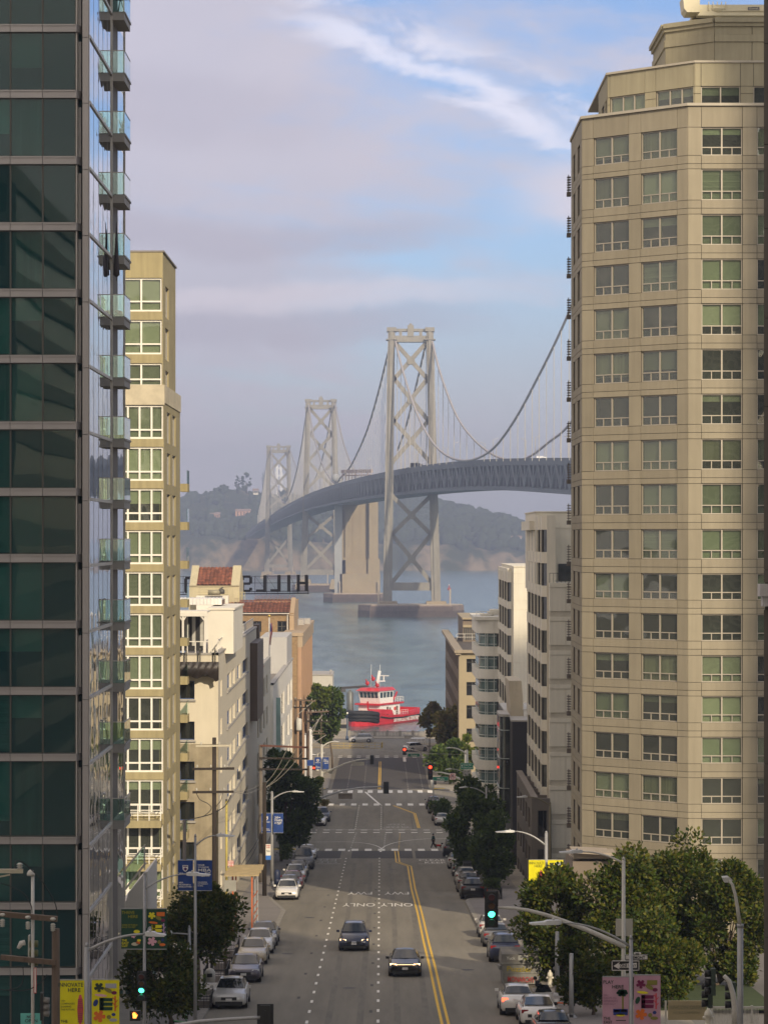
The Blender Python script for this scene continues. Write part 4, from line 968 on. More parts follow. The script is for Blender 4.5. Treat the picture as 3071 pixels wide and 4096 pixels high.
wall(bt, 'wall', A2, B2_, Zb(1543), Zb(1004), cc, ur, tan); wins(bt, A2, B2_, cc, ur, ([.56], .13, .3, []), wf, blind=1, t=.12)
# street side
S0, S1 = (xr, d), (xr - .0, 202.5); f_ = lambda px: DX(px, xr) - d
cs = [(f_(668), f_(681)), (f_(690), f_(703))]
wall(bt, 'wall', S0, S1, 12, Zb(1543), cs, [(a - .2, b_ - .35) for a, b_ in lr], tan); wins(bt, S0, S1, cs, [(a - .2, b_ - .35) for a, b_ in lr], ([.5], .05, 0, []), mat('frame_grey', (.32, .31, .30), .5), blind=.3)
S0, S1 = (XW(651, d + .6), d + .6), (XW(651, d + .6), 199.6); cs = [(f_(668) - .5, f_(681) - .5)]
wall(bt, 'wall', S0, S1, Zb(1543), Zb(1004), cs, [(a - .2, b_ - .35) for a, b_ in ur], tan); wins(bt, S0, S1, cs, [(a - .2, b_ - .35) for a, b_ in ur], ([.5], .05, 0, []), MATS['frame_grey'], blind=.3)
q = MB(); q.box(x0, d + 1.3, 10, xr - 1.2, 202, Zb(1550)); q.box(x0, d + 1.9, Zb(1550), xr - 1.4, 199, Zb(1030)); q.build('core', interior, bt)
q = MB(); q.box(x0, d + .9, Zb(1550), xr - .3, 202.4, Zb(1543) + .02); q.box(x0, d + .55, Zb(1004), xr + .0 - .02, 199.7, Zb(1004) + .12); q.build('roof', roofm, bt)
q = MB(); q.box(x0, d - .05, Zb(1620) + .02, xr + .05, d + .3, Zb(1543) + .08); q.box(xr - .3, d + .35, Zb(1610), xr + .06, 202.6, Zb(1543) + .08); q.build('parapet', mat('tan_light', (.52, .46, .33), .85, var=.18, scale=.8), bt)
for j, (z0, z1) in enumerate(lr[1:12]):     # balconies at the far street corner
    b = MB(); b.box(xr, 202.6, z0 - .5, xr + .55, 204.6, z0 + .1); o = b.build('balcony', tan, bt); b = MB(); b.box(xr + .5, 202.6, z0 + .1, xr + .54, 204.6, z0 + 1.1); b.build('glass_rail', gl_green, o)
for j in (9, 10, 11):                        # front balconies low down
    z0 = lr[j][0] - .35; b = MB(); b.box(XW(510, d), d - 1.2, z0 - .5, XW(645, d - 1), d + .05, z0); o = b.build('balcony', tan, bt)
    b = MB(); xa, xb = XW(512, d), XW(643, d - 1)
    for zz in (z0 + .35, z0 + .7, z0 + 1.05): b.box(xa, d - 1.18, zz, xb, d - 1.13, zz + .05); b.box(xb - .05, d - 1.15, zz, xb, d, zz + .05)
    for k in range(4): xx = xa + (xb - xa) * k / 3; b.box(xx - .03, d - 1.19, z0, xx + .03, d - 1.12, z0 + 1.1)
    b.build('handrail', wf, o)

BSEL = None
# ================================================================ left: white corner building (front face and street face)
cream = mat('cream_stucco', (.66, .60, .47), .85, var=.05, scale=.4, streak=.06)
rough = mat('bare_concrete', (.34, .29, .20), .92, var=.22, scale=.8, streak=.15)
blu = mat('frame_blue', (.05, .09, .22), .5, var=0)
sill = mat('sill_grey', (.36, .34, .31), .8, var=.08)
railw = mat('rail_white', (.72, .69, .62), .5, var=0)
def zc(py, d): return ZW(py, d)
SX = -12.6
hb = thing('stucco_building', 'cream stucco office block with blue-framed windows and a roof terrace behind the utility poles', 'building', (-16, 220, 12))
dF = 205.0; zt = ZW(2620, dF); xl = XW(690, dF)
# front
yb = [(2724, 2798), (2887, 2961), (3047, 3123), (3209, 3284), (3370, 3443)]
cf = [(XW(718, dF) - xl, XW(778, dF) - xl)]; rf_ = [(ZW(b_, dF), ZW(a, dF)) for a, b_ in yb]
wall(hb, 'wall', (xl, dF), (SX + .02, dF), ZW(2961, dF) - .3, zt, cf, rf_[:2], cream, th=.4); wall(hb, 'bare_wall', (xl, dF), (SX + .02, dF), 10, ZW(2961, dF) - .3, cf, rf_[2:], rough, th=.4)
wins(hb, (xl, dF), (SX, dF), cf, rf_, ([], .05, 0, []), blu, gl_shade, 1, rec=.22)
for z0, z1 in rf_:
    q = MB(); q.box(xl + cf[0][0] - .1, dF - .15, z0 - .16, xl + cf[0][1] + .1, dF, z0 - .02); q.build('window_sill', sill, hb)
# street side
Yp = lambda px: DX(px, SX)
cs = [(Yp(a) - dF, Yp(b_) - dF) for a, b_ in ((881, 888), (909, 925), (930, 940), (948, 962), (970, 991))]
rs = [(31.65 - 2.97 * k, 32.95 - 2.97 * k) for k in range(6)]
wall(hb, 'wall', (SX, dF), (SX, Yp(1026)), 9, zt, cs, rs, cream, th=.4)
wins(hb, (SX, dF), (SX, Yp(1026)), cs, rs, [([], .05, 0, []), ([.33, .66], .08, 0, []), ([], .05, 0, []), ([.5], .07, 0, []), ([.3, .7], .08, 0, [])], blu, gl_shade, lambda i, j: rnd.choice([0, 0, 0, .5]), rec=.2)
for z0, z1 in rs:
    q = MB(); q.box(SX - .02, Yp(908), z0 - .16, SX + .12, Yp(991), z0 - .03); q.build('window_sill', sill, hb)
q = MB(); q.box(xl, dF + 1.4, 9, SX - 1.2, Yp(1026), zt - 1); q.build('core', interior, hb)
q = MB(); q.box(xl, dF + .4, zt - .5, SX - .4, Yp(1026), zt - .35); q.build('roof', roofm, hb)
q = MB(); q.box(xl, dF - .08, zt, SX + .06, dF + .42, zt + .14); q.box(SX - .42, dF - .08, zt, SX + .08, Yp(1026), zt + .14); q.build('parapet_coping', sill, hb)
q = MB(); q.box(SX, Yp(1000), ZW(2945, 235), SX + .7, Yp(1025), ZW(2608, 235)); q.box(SX - .3, Yp(1025) + .2, ZW(2680, 262), SX + .25, Yp(1030), ZW(2505, 262)); q.build('bay_box', mat('bronze_panel', (.10, .07, .05), .5, metal=.3, var=.08), hb)
# terrace things
q = MB(); da = 214; q.box(XW(832, da), da, zt - .3, XW(934, da), 228, ZW(2440, da)); q.box(XW(832, da) - .1, da - .1, ZW(2440, da), XW(934, da) + .1, 228.2, ZW(2432, da)); q.build('penthouse', mat('white_siding', (.74, .70, .60), .7, var=.05, scale=.5), hb)
pg = thing('pergola', 'white steel pergola frame on the roof terrace of the cream building', 'pergola', (XW(760, 208), 208, zt))
q = MB(); dp = 208; ztp = ZW(2462, dp)
for px in (732, 820):
    q.bar(P(px, 2625, dp), P(px, 2455, dp), .16); q.bar(P(px, 2625, dp + 4), P(px, 2455, dp + 4), .16)
q.bar(P(700, 2458, dp), P(832, 2458, dp), .22, .3); q.bar(P(700, 2458, dp + 4), P(832, 2458, dp + 4), .22, .3)
for px in (732, 820):
    q.bar(P(px, 2485, dp), P(px - 18, 2462, dp), .1); q.bar(P(px, 2485, dp), P(px + 14, 2462, dp), .1)
q.build('frame', railw, pg)
q = MB(); q.box(XW(700, dp), dp, ztp + .2, XW(828, dp), dp + 4, ztp + .32); q.build('canopy', mat('canvas_white', (.7, .66, .58), .9), pg)
dk = mat('curtain_dark', (.03, .03, .03), .9); q = MB(); q.box(XW(712, dp + 4.2), dp + 4.2, zt, XW(820, dp + 4.2), dp + 4.4, ztp); q.build('back_wall', dk, pg)
q = MB()
for px in (738, 768, 800): q.box(XW(px, dp + 4.1), dp + 4.1, zt + .4, XW(px + 14, dp + 4.1), dp + 4.18, ztp - .1)
q.build('curtains', mat('curtain_pale', (.42, .41, .37), .9), pg)
dt = thing('roof_duct', 'ribbed white metal duct roof on top of the terrace penthouse', 'duct', P(800, 2420, 222))
q = MB(); q.box(XW(690, 220), 220, ZW(2420, 220), XW(888, 220), 224, ZW(2400, 220)); q.build('base', mat('duct_brown', (.18, .12, .09), .8), dt)  # dark brown box behind the white ribs
q = MB()
for k in range(14):
    a = XW(690 + k * 14.2, 220); q.box(a + .02, 219.6, ZW(2419, 220), a + .27, 223, ZW(2394, 220)); q.box(a - .03, 219.52, ZW(2419, 220), a + .02, 223.1, ZW(2392, 220))
q.build('ribs', mat('duct_white', (.82, .80, .76), .4, metal=.2, var=.03), dt)
tp = thing('tarp_cradle', 'black tarpaulin-wrapped work cradle hanging on the cream building front', 'platform', P(790, 2705, 204))
q = MB(); vs_, fs_ = [], []
for i in range(25):
    px = 700 + i * 7.3
    for j in range(9):
        py = 2648 + j * 7.6 + (6 * math.sin(px * .09) if j == 8 else 0) + (14 if (i > 21 and j > 6) else 0)
        vs_.append(P(px, py, 203.9 - .25 * math.sin(j * .4) - .08 * math.sin(i * 1.7 + j)))
for i in range(24):
    for j in range(8): a = i * 9 + j; fs_.append((a, a + 1, a + 10, a + 9))
q.mesh(vs_, fs_, True); q.box(XW(700, 204), 204, ZW(2706, 204), XW(870, 204), 204.8, ZW(2650, 204)); q.build('tarpaulin', mat('tarp_black', (.028, .022, .02), .5, var=.5, scale=1.5, bump=.6, bscale=2), tp)
q = MB()
for px in (745, 800, 860): q.bar(P(px, 2650, 204.5), P(px, 2600, 204.5), .1); q.bar(P(px, 2600, 204.3), P(px, 2596, 206.5), .1)
q.build('davit', dkm, tp)
def railing(name, lab, pts, h, parent=None, m=railw, n=8, post=.05, rails=(1.0,), fill=0):
    th_ = parent or thing(name, lab, 'railing', pts[0]); q = MB()
    for a, b_ in zip(pts, pts[1:]):
        a, b_ = Vector(a), Vector(b_)
        for r_ in rails: q.bar(a + Vector((0, 0, h * r_)), b_ + Vector((0, 0, h * r_)), post)
        for k in range(n + 1):
            p = a.lerp(b_, k / n); q.bar(p, p + Vector((0, 0, h)), post)
    o = q.build('rail' if parent is None else name, m, th_); return th_
railing('roof_railing', 'white railing along the street edge of the cream building roof', [(SX - .2, Yp(880), zt + .1), (SX - .2, Yp(1020), zt + .1)], .9, n=26, rails=(1.0, .15), post=.07)
railing('roof_railing', 'white front railing of the roof terrace above the black tarpaulin', [(xl + .5, dF + .3, zt + .1), (SX - .5, dF + .3, zt + .1)], .9, n=4, rails=(1.0,), post=.07)

# ================================================================ left: white block with flagpole
wb_ = thing('white_office', 'white office block with an empty walled roof behind the flagpole', 'building', (-16, 330, 8))
wht = mat('white_render', (.74, .71, .64), .85, var=.05, scale=.3, streak=.05)
y0, y1 = DX(1092, SX), 372.0; z0 = ZW(2740, y0)
cols = [(DX(a, SX) - y0, DX(b_, SX) - y0) for a, b_ in ((1108, 1123), (1126, 1138), (1148, 1157), (1160, 1168))]
rws = [(z0 - 5.5 - 4.0 * k, z0 - 2.6 - 4.0 * k) for k in range(4)]
wall(wb_, 'wall', (SX, y0), (SX, y1), 6, z0, cols, rws, wht, th=.4); wins(wb_, (SX, y0), (SX, y1), cols, rws, ([.33, .66], .12, .5, []), dkm, gl_shade, 0, rec=.25)
fx = XW(1037, y0) - 2
wall(wb_, 'wall', (fx, y0), (SX, y0), 6, z0, [], [], wht, th=.4)
q = MB(); q.box(fx, y0 + .4, z0 - 1.1, SX - .4, y1 - 6, z0 - 1.0); q.build('roof', roofm, wb_)
q = MB(); q.box(fx, y0 - .1, z0, SX + .1, y0 + .45, z0 + .18); q.box(SX - .45, y0 - .1, z0, SX + .12, y1, z0 + .18); q.build('parapet_coping', sill, wb_)
q = MB(); q.box(fx, y1 - 20, z0 - 1, SX - .05, y1 - 1, ZW(2546, 355)); q.build('rear_block', mat('grey_render', (.44, .43, .41), .85, var=.04, scale=.3), wb_)
q = MB(); q.box(XW(1105, y0), y0 - .7, 14, XW(1122, y0), y0 - .02, ZW(2790, y0)); q.build('glass_bay', mat('bay_greenglass', (.20, .30, .28), .15, var=.2, scale=.5), wb_)
q = MB(); q.box(fx, y0 + 1.5, 6, SX - 1, y1 - 1, z0 - 1.2); q.build('core', interior, wb_)
q = MB(); q.prism([(XW(1035, 290), 272), (SX - .05, 272), (SX - .05, 304), (XW(1035, 290), 304)], 6, ZW(2690, 290)); 
lb = thing('low_shop_building', 'low pale building with a small orange hipped roof between the two white blocks', 'building', (-14, 285, 10)); zz = ZW(2680, 272)
cols = [(2.5, 6), (8, 13), (16, 20), (23, 27)]; rws = [(zz - 3.6 - 3.4 * k, zz - 1.6 - 3.4 * k) for k in range(5)]
wall(lb, 'wall', (SX - .1, 268), (SX - .1, 303), 8, zz, cols, rws, cream, th=.35); wins(lb, (SX - .1, 268), (SX - .1, 303), cols, rws, ([.5], .07, 0, []), dkm, gl_shade, 0, rec=.2)
q = MB(); q.box(-20, 268.5, 8, SX - .6, 302, zz - .2); q.build('core', wht, lb)
q = MB(); a = -17; q.mesh([(a - 3, 268, zz), (SX + .2, 268, zz), (SX + .2, 280, zz), (a - 3, 280, zz), (a - 1, 271, zz + 1.6), (SX - 1.6, 274, zz + 1.6)], [(0, 1, 5, 4), (1, 2, 5), (2, 3, 4, 5), (3, 0, 4)]); q.build('roof', mat('orange_tile', (.50, .22, .13), .9, var=.15, scale=2), lb)

# ================================================================ far left brick block, pilaster side and tiled houses
brick = bpy.data.materials.new('brick_tan'); nt2, N2, L2 = nodes(brick); o_ = N2('ShaderNodeOutputMaterial'); pb = N2('ShaderNodeBsdfPrincipled'); L2(pb.outputs[0], o_.inputs[0]); pb.inputs['Roughness'].default_value = .95
geo = N2('ShaderNodeNewGeometry'); sp = N2('ShaderNodeSeparateXYZ'); cm_ = N2('ShaderNodeCombineXYZ'); L2(geo.outputs['Position'], sp.inputs[0]); ad = N2('ShaderNodeMath'); L2(sp.outputs[0], ad.inputs[0]); L2(sp.outputs[1], ad.inputs[1]); L2(ad.outputs[0], cm_.inputs[0]); L2(sp.outputs[2], cm_.inputs[1])
bk = N2('ShaderNodeTexBrick'); bk.inputs['Scale'].default_value = 1.6; bk.inputs['Color1'].default_value = (.30, .20, .10, 1); bk.inputs['Color2'].default_value = (.22, .14, .07, 1); bk.inputs['Mortar'].default_value = (.34, .26, .16, 1); bk.inputs['Mortar Size'].default_value = .012; L2(cm_.outputs[0], bk.inputs['Vector']); L2(bk.outputs[0], pb.inputs['Base Color'])
terra = mat('terracotta_pilaster', (.40, .25, .15), .85, var=.08, scale=.3)
bk_ = thing('brick_block', 'long tan brick block whose street side is ribbed with orange pilasters', 'building', (-16, 440, 5))
X1 = -12.9; ya, yb2 = DX(1197, X1), DX(1243, X1); zt2 = ZW(2532, ya)
q = MB(); q.box(XW(1130, ya), ya, 3, X1 - .25, yb2, zt2 - .6); q.build('wall', brick, bk_)
for k in range(16):
    y = ya + (yb2 - ya) * k / 16; q = MB(); q.box(X1 - .3, y, 3, X1 + .35, y + 1.7, zt2 - 2.2); q.build('pilaster', terra, bk_)
q = MB(); q.box(X1 - .28, ya, zt2 - 2.2, X1 + .5, yb2, zt2 - .5); q.box(XW(1130, ya), ya - .12, zt2 - .5, X1 + .6, yb2, zt2); q.build('cornice', mat('cornice_tan', (.38, .29, .19), .85, var=.08), bk_)
q = MB()
for k in range(5): q.box(-18 + k * .9, ya + 22 + k * 5, zt2, -16 + k * .9, ya + 26 + k * 5, zt2 + .9)
q.build('roof_plant', mat('roof_plant_grey', (.4, .38, .35), .7), bk_)
def tiles():
    m = bpy.data.materials.new('roof_tiles'); nt2, N2, L2 = nodes(m); o_ = N2('ShaderNodeOutputMaterial'); pb = N2('ShaderNodeBsdfPrincipled'); L2(pb.outputs[0], o_.inputs[0]); pb.inputs['Roughness'].default_value = .9
    geo = N2('ShaderNodeNewGeometry'); n = N2('ShaderNodeTexNoise'); n.inputs['Scale'].default_value = 1.2; n.inputs['Detail'].default_value = 6; L2(geo.outputs['Position'], n.inputs[0])
    cr = N2('ShaderNodeValToRGB'); cr.color_ramp.elements[0].position = .35; cr.color_ramp.elements[0].color = (.14, .045, .025, 1); cr.color_ramp.elements[1].position = .68; cr.color_ramp.elements[1].color = (.33, .12, .06, 1); L2(n.outputs[0], cr.inputs[0])
    oi = N2('ShaderNodeMapRange'); oi.inputs['To Min'].default_value = .65; oi.inputs['To Max'].default_value = 1.3; L2(geo.outputs['Random Per Island'], oi.inputs['Value'])
    v = N2('ShaderNodeVectorMath'); v.operation = 'SCALE'; L2(cr.outputs[0], v.inputs[0]); L2(oi.outputs[0], v.inputs['Scale']); L2(v.outputs[0], pb.inputs['Base Color']); return m
tile = tiles()
def tiled(parent, x0, x1, y0, z0, y1, z1):   # slope rising away from the camera, real ridged tiles in courses
    q = MB(); n = int((x1 - x0) / .55); c_ = 7
    for i in range(n):
        for j in range(c_):
            a = x0 + (x1 - x0) * i / n; t0, t1 = j / c_, (j + 1) / c_ + .02
            p0 = Vector((a, y0 + (y1 - y0) * t0, z0 + (z1 - z0) * t0 + .10)); p1 = Vector((a, y0 + (y1 - y0) * t1, z0 + (z1 - z0) * t1)); w_ = (x1 - x0) / n
            q.mesh([p0, p0 + Vector((w_ * .5, 0, .16)), p0 + Vector((w_, 0, 0)), p1, p1 + Vector((w_ * .5, 0, .16)), p1 + Vector((w_, 0, 0))], [(0, 1, 4, 3), (1, 2, 5, 4)])
    return q.build('tiles', tile, parent)
dh = 425
th = thing('brick_house', 'brick building with a long red tiled roof, arched gable wall at its right end', 'building', (XW(1050, dh), dh, 20))
zE = ZW(2453, dh); zR = ZW(2407, dh + 9) - .12
cols = [(XW(a, dh) - XW(880, dh), XW(a + 36, dh) - XW(880, dh)) for a in (947, 1009, 1109)]; zz_ = (ZW(2528, dh), ZW(2485, dh))
wall(th, 'wall', (XW(880, dh), dh), (XW(1174, dh), dh), 8, zE, cols, [zz_], brick, th=.5); wins(th, (XW(880, dh), dh), (XW(1174, dh), dh), cols, [zz_], ([.5], .12, .5, []), dkm, gl_shade, 0, rec=.3, t=.12)
rfp = MB(); rfp.face([(XW(880, dh), dh - .4, zE), (XW(1158, dh), dh - .4, zE), (XW(1158, dh), dh + 9, zR), (XW(880, dh), dh + 9, zR)]); rfp.face([(XW(880, dh), dh + 9, zR), (XW(1158, dh), dh + 9, zR), (XW(1158, dh), dh + 18, zE), (XW(880, dh), dh + 18, zE)])
r_ = rfp.build('roof', mat('roof_under', (.12, .05, .03)), th); tiled(r_, XW(868, dh), XW(1158, dh), dh - .5, zE + .03, dh + 9, ZW(2403, dh + 9))
q = MB(); x0, x1 = XW(1158, dh), XW(1176, dh); q.extr([(x0, dh - .6, zE - .3), (x0, dh + 8.8, ZW(2390, dh + 9)), (x0, dh + 18, zE - .3)], (x1 - x0, 0, 0)); q.box(x0, dh - .5, 8, x1, dh + 18, zE - .28); q.build('gable', mat('gable_tan', (.40, .29, .18), .85, var=.08), th)
q = MB(); q.box(XW(930, dh), dh + 1.5, 8, XW(1150, dh), dh + 17, zE - .5); q.build('core', interior, th)
q = MB(); q.box(XW(880, dh), dh - .55, zE - .12, XW(1158, dh), dh - .35, zE + .04); q.tube([(XW(1150, dh), dh - .2, zE), (XW(1150, dh), dh - .2, 22)], .12, 6); q.build('gutter', mat('gutter_pale', (.5, .46, .4)), th)
q = MB(); zp, zr_ = ZW(2400, dh + 22), ZW(2386, dh + 26); q.box(XW(990, dh), dh + 20, 20, XW(1170, dh), dh + 30, zp); rb_ = q.build('rear_wing', MATS['gable_tan'], th); tiled(rb_, XW(985, dh), XW(1156, dh), dh + 19.5, zp, dh + 26, zr_ + .1)
# gable tower
gtw = thing('gable_tower', 'cream stair tower with steep red tiled roof between two end gables', 'building', (XW(840, 432), 432, 25)); d = 432
crm = mat('cream_old', (.50, .44, .28), .85, var=.10, scale=.3, streak=.12)
zE2, zT = ZW(2343, d), ZW(2276, d); q = MB(); q.box(XW(755, d), d, 20, XW(958, d), d + 12, zE2); 
for (a, c_) in ((758, 787), (924, 958)): q.extr([(XW(a, d), d - .3, zE2), (XW(a, d), d + 6, zT + .5), (XW(a, d), d + 12.3, zE2)], (XW(c_, d) - XW(a, d), 0, 0))
q.build('wall', crm, gtw)
q = MB(); q.face([(XW(787, d), d - .1, zE2), (XW(924, d), d - .1, zE2), (XW(924, d), d + 6, zT), (XW(787, d), d + 6, zT)]); rr = q.build('roof', MATS['roof_under'], gtw); tiled(rr, XW(787, d), XW(924, d), d - .3, zE2 + .05, d + 6, zT + .1)
q = MB()
for k in range(4): q.box(XW(790, d), d - .06, ZW(2352 + k * 9, d), XW(912, d), d, ZW(2349 + k * 9, d))
q.box(XW(757, d), d - .15, zE2 - .15, XW(925, d), d, zE2); q.build('louvres', mat('louvre_tan', (.40, .35, .22), .85), gtw)
q = MB(); q.box(XW(785, d - 3), d - 3, 20, XW(912, d - 3), d - .2, ZW(2382, d)); q.build('plant_room', mat('white_siding', (.7, .66, .55)), gtw)
ac = thing('air_handler', 'weathered roof air-handling unit in front of the gable tower', 'air unit', P(860, 2375, 428))
q = MB(); q.tube([P(832, 2370, 428), P(880, 2370, 428)], .45, 10); q.build('drum', mat('plant_metal', (.30, .27, .18), .6, metal=.3), ac); q = MB(); q.lathe(P(886, 2376, 428), [(.5, 0), (.5, .6), (.3, .8)], 10); q.bar(P(876, 2360, 428), P(892, 2349, 428), .25); q.build('fan_head', dkm, ac)
railing('rooftop_railing', 'short yellow railing beside the gable tower roof', [P(955, 2399, 430), P(980, 2399, 430)], 1.2, n=2, rails=(1, .5), m=mat('rail_yellow', (.5, .45, .2)))
# sign HILLS (seen from behind) on its scaffold
sg = thing('rooftop_sign', 'black scaffolded rooftop sign reading HILLS seen mirrored from behind', 'sign', P(1100, 2375, 452)); d = 452
sb_ = mat('sign_black', (.007, .006, .006), .8, var=.2, scale=1, spec=.1)
q = MB()
for y_, t_ in ((2306, .07), (2333, .07), (2368, .12), (2377, .16)): q.bar(P(716, y_ + 1, d + .4), P(1236, y_ - (2 if y_ < 2350 else 4), d + .4), t_)
for px in (716, 733, 1020, 1068, 1110, 1160, 1192, 1232): q.bar(P(px, 2304, d + .4), P(px, 2378, d + .4), .07)
for (a, c_) in ((1020, 1068), (1068, 1110), (1160, 1192), (1192, 1232)): q.bar(P(a, 2306, d + .4), P(c_, 2368, d + .4), .04)
q.build('scaffold', sb_, sg)
def L_(polys):
    q = MB()
    for (a_1, c_1), _1, (b_1, e_1), _2 in polys: q.extr([P(x, y, d) for x, y in R4(a_1 - 1.3, b_1 + 1.3, c_1 - .8, e_1 + .8)][::-1], (0, .3, 0))
    q.build('letter', sb_, sg)
def R4(a, b_, c_, e_): return [(a, c_), (b_, c_), (b_, e_), (a, e_)]
L_([R4(1220, 1230, 2300, 2365), R4(1188, 1198, 2300, 2366), R4(1198, 1220, 2328, 2337)])
L_([R4(1150, 1160, 2301, 2367)])
L_([R4(1111, 1121, 2301, 2367), R4(1083, 1111, 2358, 2367)])
L_([R4(1054, 1064, 2302, 2368), R4(1025, 1054, 2359, 2368)])
L_([R4(972, 1000, 2303, 2311), R4(998, 1007, 2309, 2334), R4(972, 1000, 2331, 2339), R4(966, 975, 2336, 2362), R4(972, 1000, 2360, 2368), R4(966, 975, 2309, 2320), R4(998, 1007, 2352, 2362)])
L_([R4(742, 758, 2308, 2317), R4(738, 747, 2315, 2366), R4(742, 758, 2364, 2373)])
# flagpole and flag
fp = thing('flagpole', 'tall white flagpole with a gold ball on the white office roof', 'flagpole', P(1077, 2740, 307)); q = MB(); q.tube([P(1077, 2740, 307), P(1077, 2468, 307)], [.11, .06], 8); q.build('pole', railw, fp); q = MB(); q.ball(P(1077, 2464, 307), .09 * 2, 6); q.build('finial', mat('gold', (.5, .35, .1), .3, metal=.8), fp)
fl_ = thing('flag', 'limp red, white and blue striped flag hanging from the flagpole', 'flag', P(1080, 2585, 307))
q = MB(); nx_, nz_ = 14, 26; vs_ = []; fs_ = []; ms_ = []
for j in range(nz_ + 1):
    for i in range(nx_ + 1):
        t = j / nz_; s_ = i / nx_; px = 1077 + s_ * (10 + 3 * math.sin(t * 5)) ; py = 2497 + t * 84 - s_ * 6 + (s_ > .5) * 4 * t
        vs_.append(P(px, py, 307 + .18 * math.sin(s_ * 9 + t * 3)))
for j in range(nz_):
    for i in range(nx_):
        a = j * (nx_ + 1) + i; q.mt(1 if (j < 10 and i < 9) else (0 if ((i + j // 5) // 2) % 2 else 2)); q.mesh([vs_[a], vs_[a + nx_ + 1], vs_[a + nx_ + 2], vs_[a + 1]], [(0, 1, 2, 3)], True)
q.build('cloth', [mat('flag_red', (.42, .05, .06), .9), mat('flag_blue', (.06, .08, .25), .9), mat('flag_white', (.65, .62, .6), .9)], fl_)

# ================================================================ right side buildings
whr = mat('white_precast', (.70, .655, .54), .85, var=.05, scale=.4, streak=.08)
blk = mat('frame_black', (.035, .03, .025), .4, var=0)
lb_ = [(.0, 1)]
def bays(th, d0, d1, xf, x_in, n, rows_, m, out=.55):
    """serrated street side: n angled window bays stepping away down the street (n parts)"""
    st = (d1 - d0) / n
    for k in range(n):
        y = d0 + st * k; q = MB()
        zb = [rows_[-1][0] - 1.5] + [];
        for (z0, z1), nxt in zip(rows_, rows_[1:] + [(rows_[-1][0] - 2.9, rows_[-1][0] - 1.4)]):
            q.prism([(xf - out, y + .55), (xf, y), (xf + .6, y), (xf + .6, y + st - .06), (xf, y + st - .06), (xf - out, y + st * .7)], nxt[1], z0)
        q.prism([(xf - out, y + .55), (xf, y), (xf + .6, y), (xf + .6, y + st - .06), (xf, y + st - .06), (xf - out, y + st * .7)], rows_[0][1], rows_[0][1] + 1.2)
        q.box(xf - .12, y - .02, rows_[-1][0] - 2.5, xf + .6, y + 1.0, rows_[0][1] + 1.2); q.box(xf - out - .0, y + st * .48, rows_[-1][0] - 2.4, xf + .5, y + st * .48 + .28, rows_[0][1] + 1.1)
        o = q.build('bay', m, th); w_ = MB(); f2 = MB()
        for z0, z1 in rows_:
            w_.prism([(xf - out + .10, y + .65), (xf + .02, y + .12), (xf + .4, y + .2), (xf + .4, y + st - .3), (xf - out + .12, y + st * .65)], z0, z1)
            f2.box(xf - out + .03, y + .56, z0, xf - out + .16, y + .70, z1); f2.box(xf - .06, y + .05, z0, xf + .02, y + .15, z1); f2.box(xf - out + .03, y + st * .6, z0, xf - out + .1, y + st * .6 + .1, z1)
        w_.build('pane', mat('bay_glass', (.075, .08, .078), .08, var=.5, scale=.7, spec=.8), o); f2.build('frame', blk, o)
A_ = thing('white_flats', 'tall white apartment block with dark bay windows beside the beige tower', 'building', (20, 235, 12))
rA = [(ZW(2206 + 129 * k, 240), ZW(2120 + 129 * k, 240)) for k in range(11)]
bays(A_, 230, 256, 14.0, 15, 5, rA, whr)
dW = 228; xr0 = XW(2198, dW); zl = ZW(2331, dW)
q = MB()
for k in range(12):
    zt_ = zl - 2.86 * k; q.box(xr0, dW, zt_ - 2.4, xr0 + 1.33, dW + 1, zt_ - .42); q.box(xr0 + 1.37, dW, zt_ - 2.4, xr0 + 3.2, dW + 1, zt_ - .42); q.box(xr0, dW - .04, zt_ - .38, xr0 + 4.2, dW + 1, zt_ - .02); q.box(xr0 + 3.24, dW, zt_ - 2.4, xr0 + 4.2, dW + .3, zt_ - 1.5)
q.build('wall', whr, A_); q = MB(); q.box(xr0 + .04, dW + .06, 10, xr0 + 3.2, dW + .9, zl - .05); q.box(xr0 + .02, dW + .5, 10, 18.0, 256, zl - .1); q.build('core', mat('white_joint', (.50, .46, .37), .9), A_)
for k in range(10):
    zt_ = zl - 2.86 * k; bb = MB(); bb.box(xr0 + 3.3, dW + .35, zt_ - 2.4, xr0 + 4.2, dW + .45, zt_ - .45); o = bb.build('window', gl_shade, A_); bb = MB(); bb.box(xr0 + 3.22, dW + .3, zt_ - 2.4, xr0 + 3.3, dW + .5, zt_ - .42); bb.build('frame', blk, o)
d = 240; q = MB(); q.box(XW(2143, d), d, zl - 1, 18.5, 258, ZW(2049, d)); q.box(XW(2143, d) - .1, d - .1, ZW(2049, d), 18.6, 258, ZW(2045, d)); q.box(XW(2143, d) - .02, d - .05, ZW(2112, d), 18.5, d, ZW(2108, d)); q.build('upper_storeys', whr, A_)
q = MB(); q.box(XW(2121, d), d + 2, ZW(2120, d), XW(2143, d), 256, ZW(2083, d)); q.build('parapet', whr, A_)
q = MB(); q.box(XW(2232, d), d - .06, ZW(2325, d), XW(2282, d), d + .03, ZW(2255, d)); q.build('terrace_door', MATS['bay_glass'], A_)
railing('balcony_rail', None, [(xr0, dW + .1, zl), (xr0 + 4, dW + .1, zl)], .8, parent=A_, m=blk, n=12, post=.04)
B_ = thing('white_flats', 'narrower white block with dark bays, stepped down behind the taller white flats', 'building', (17, 320, 10))
dB = 310; rB = [(ZW(2337 + 105.7 * k - 10, dB), ZW(2258 + 105.7 * k, dB)) for k in range(8)]
rB = [(ZW(2404 + 105.7 * k, dB + 5), ZW(2328 + 105.7 * k, dB + 5)) for k in range(9)]
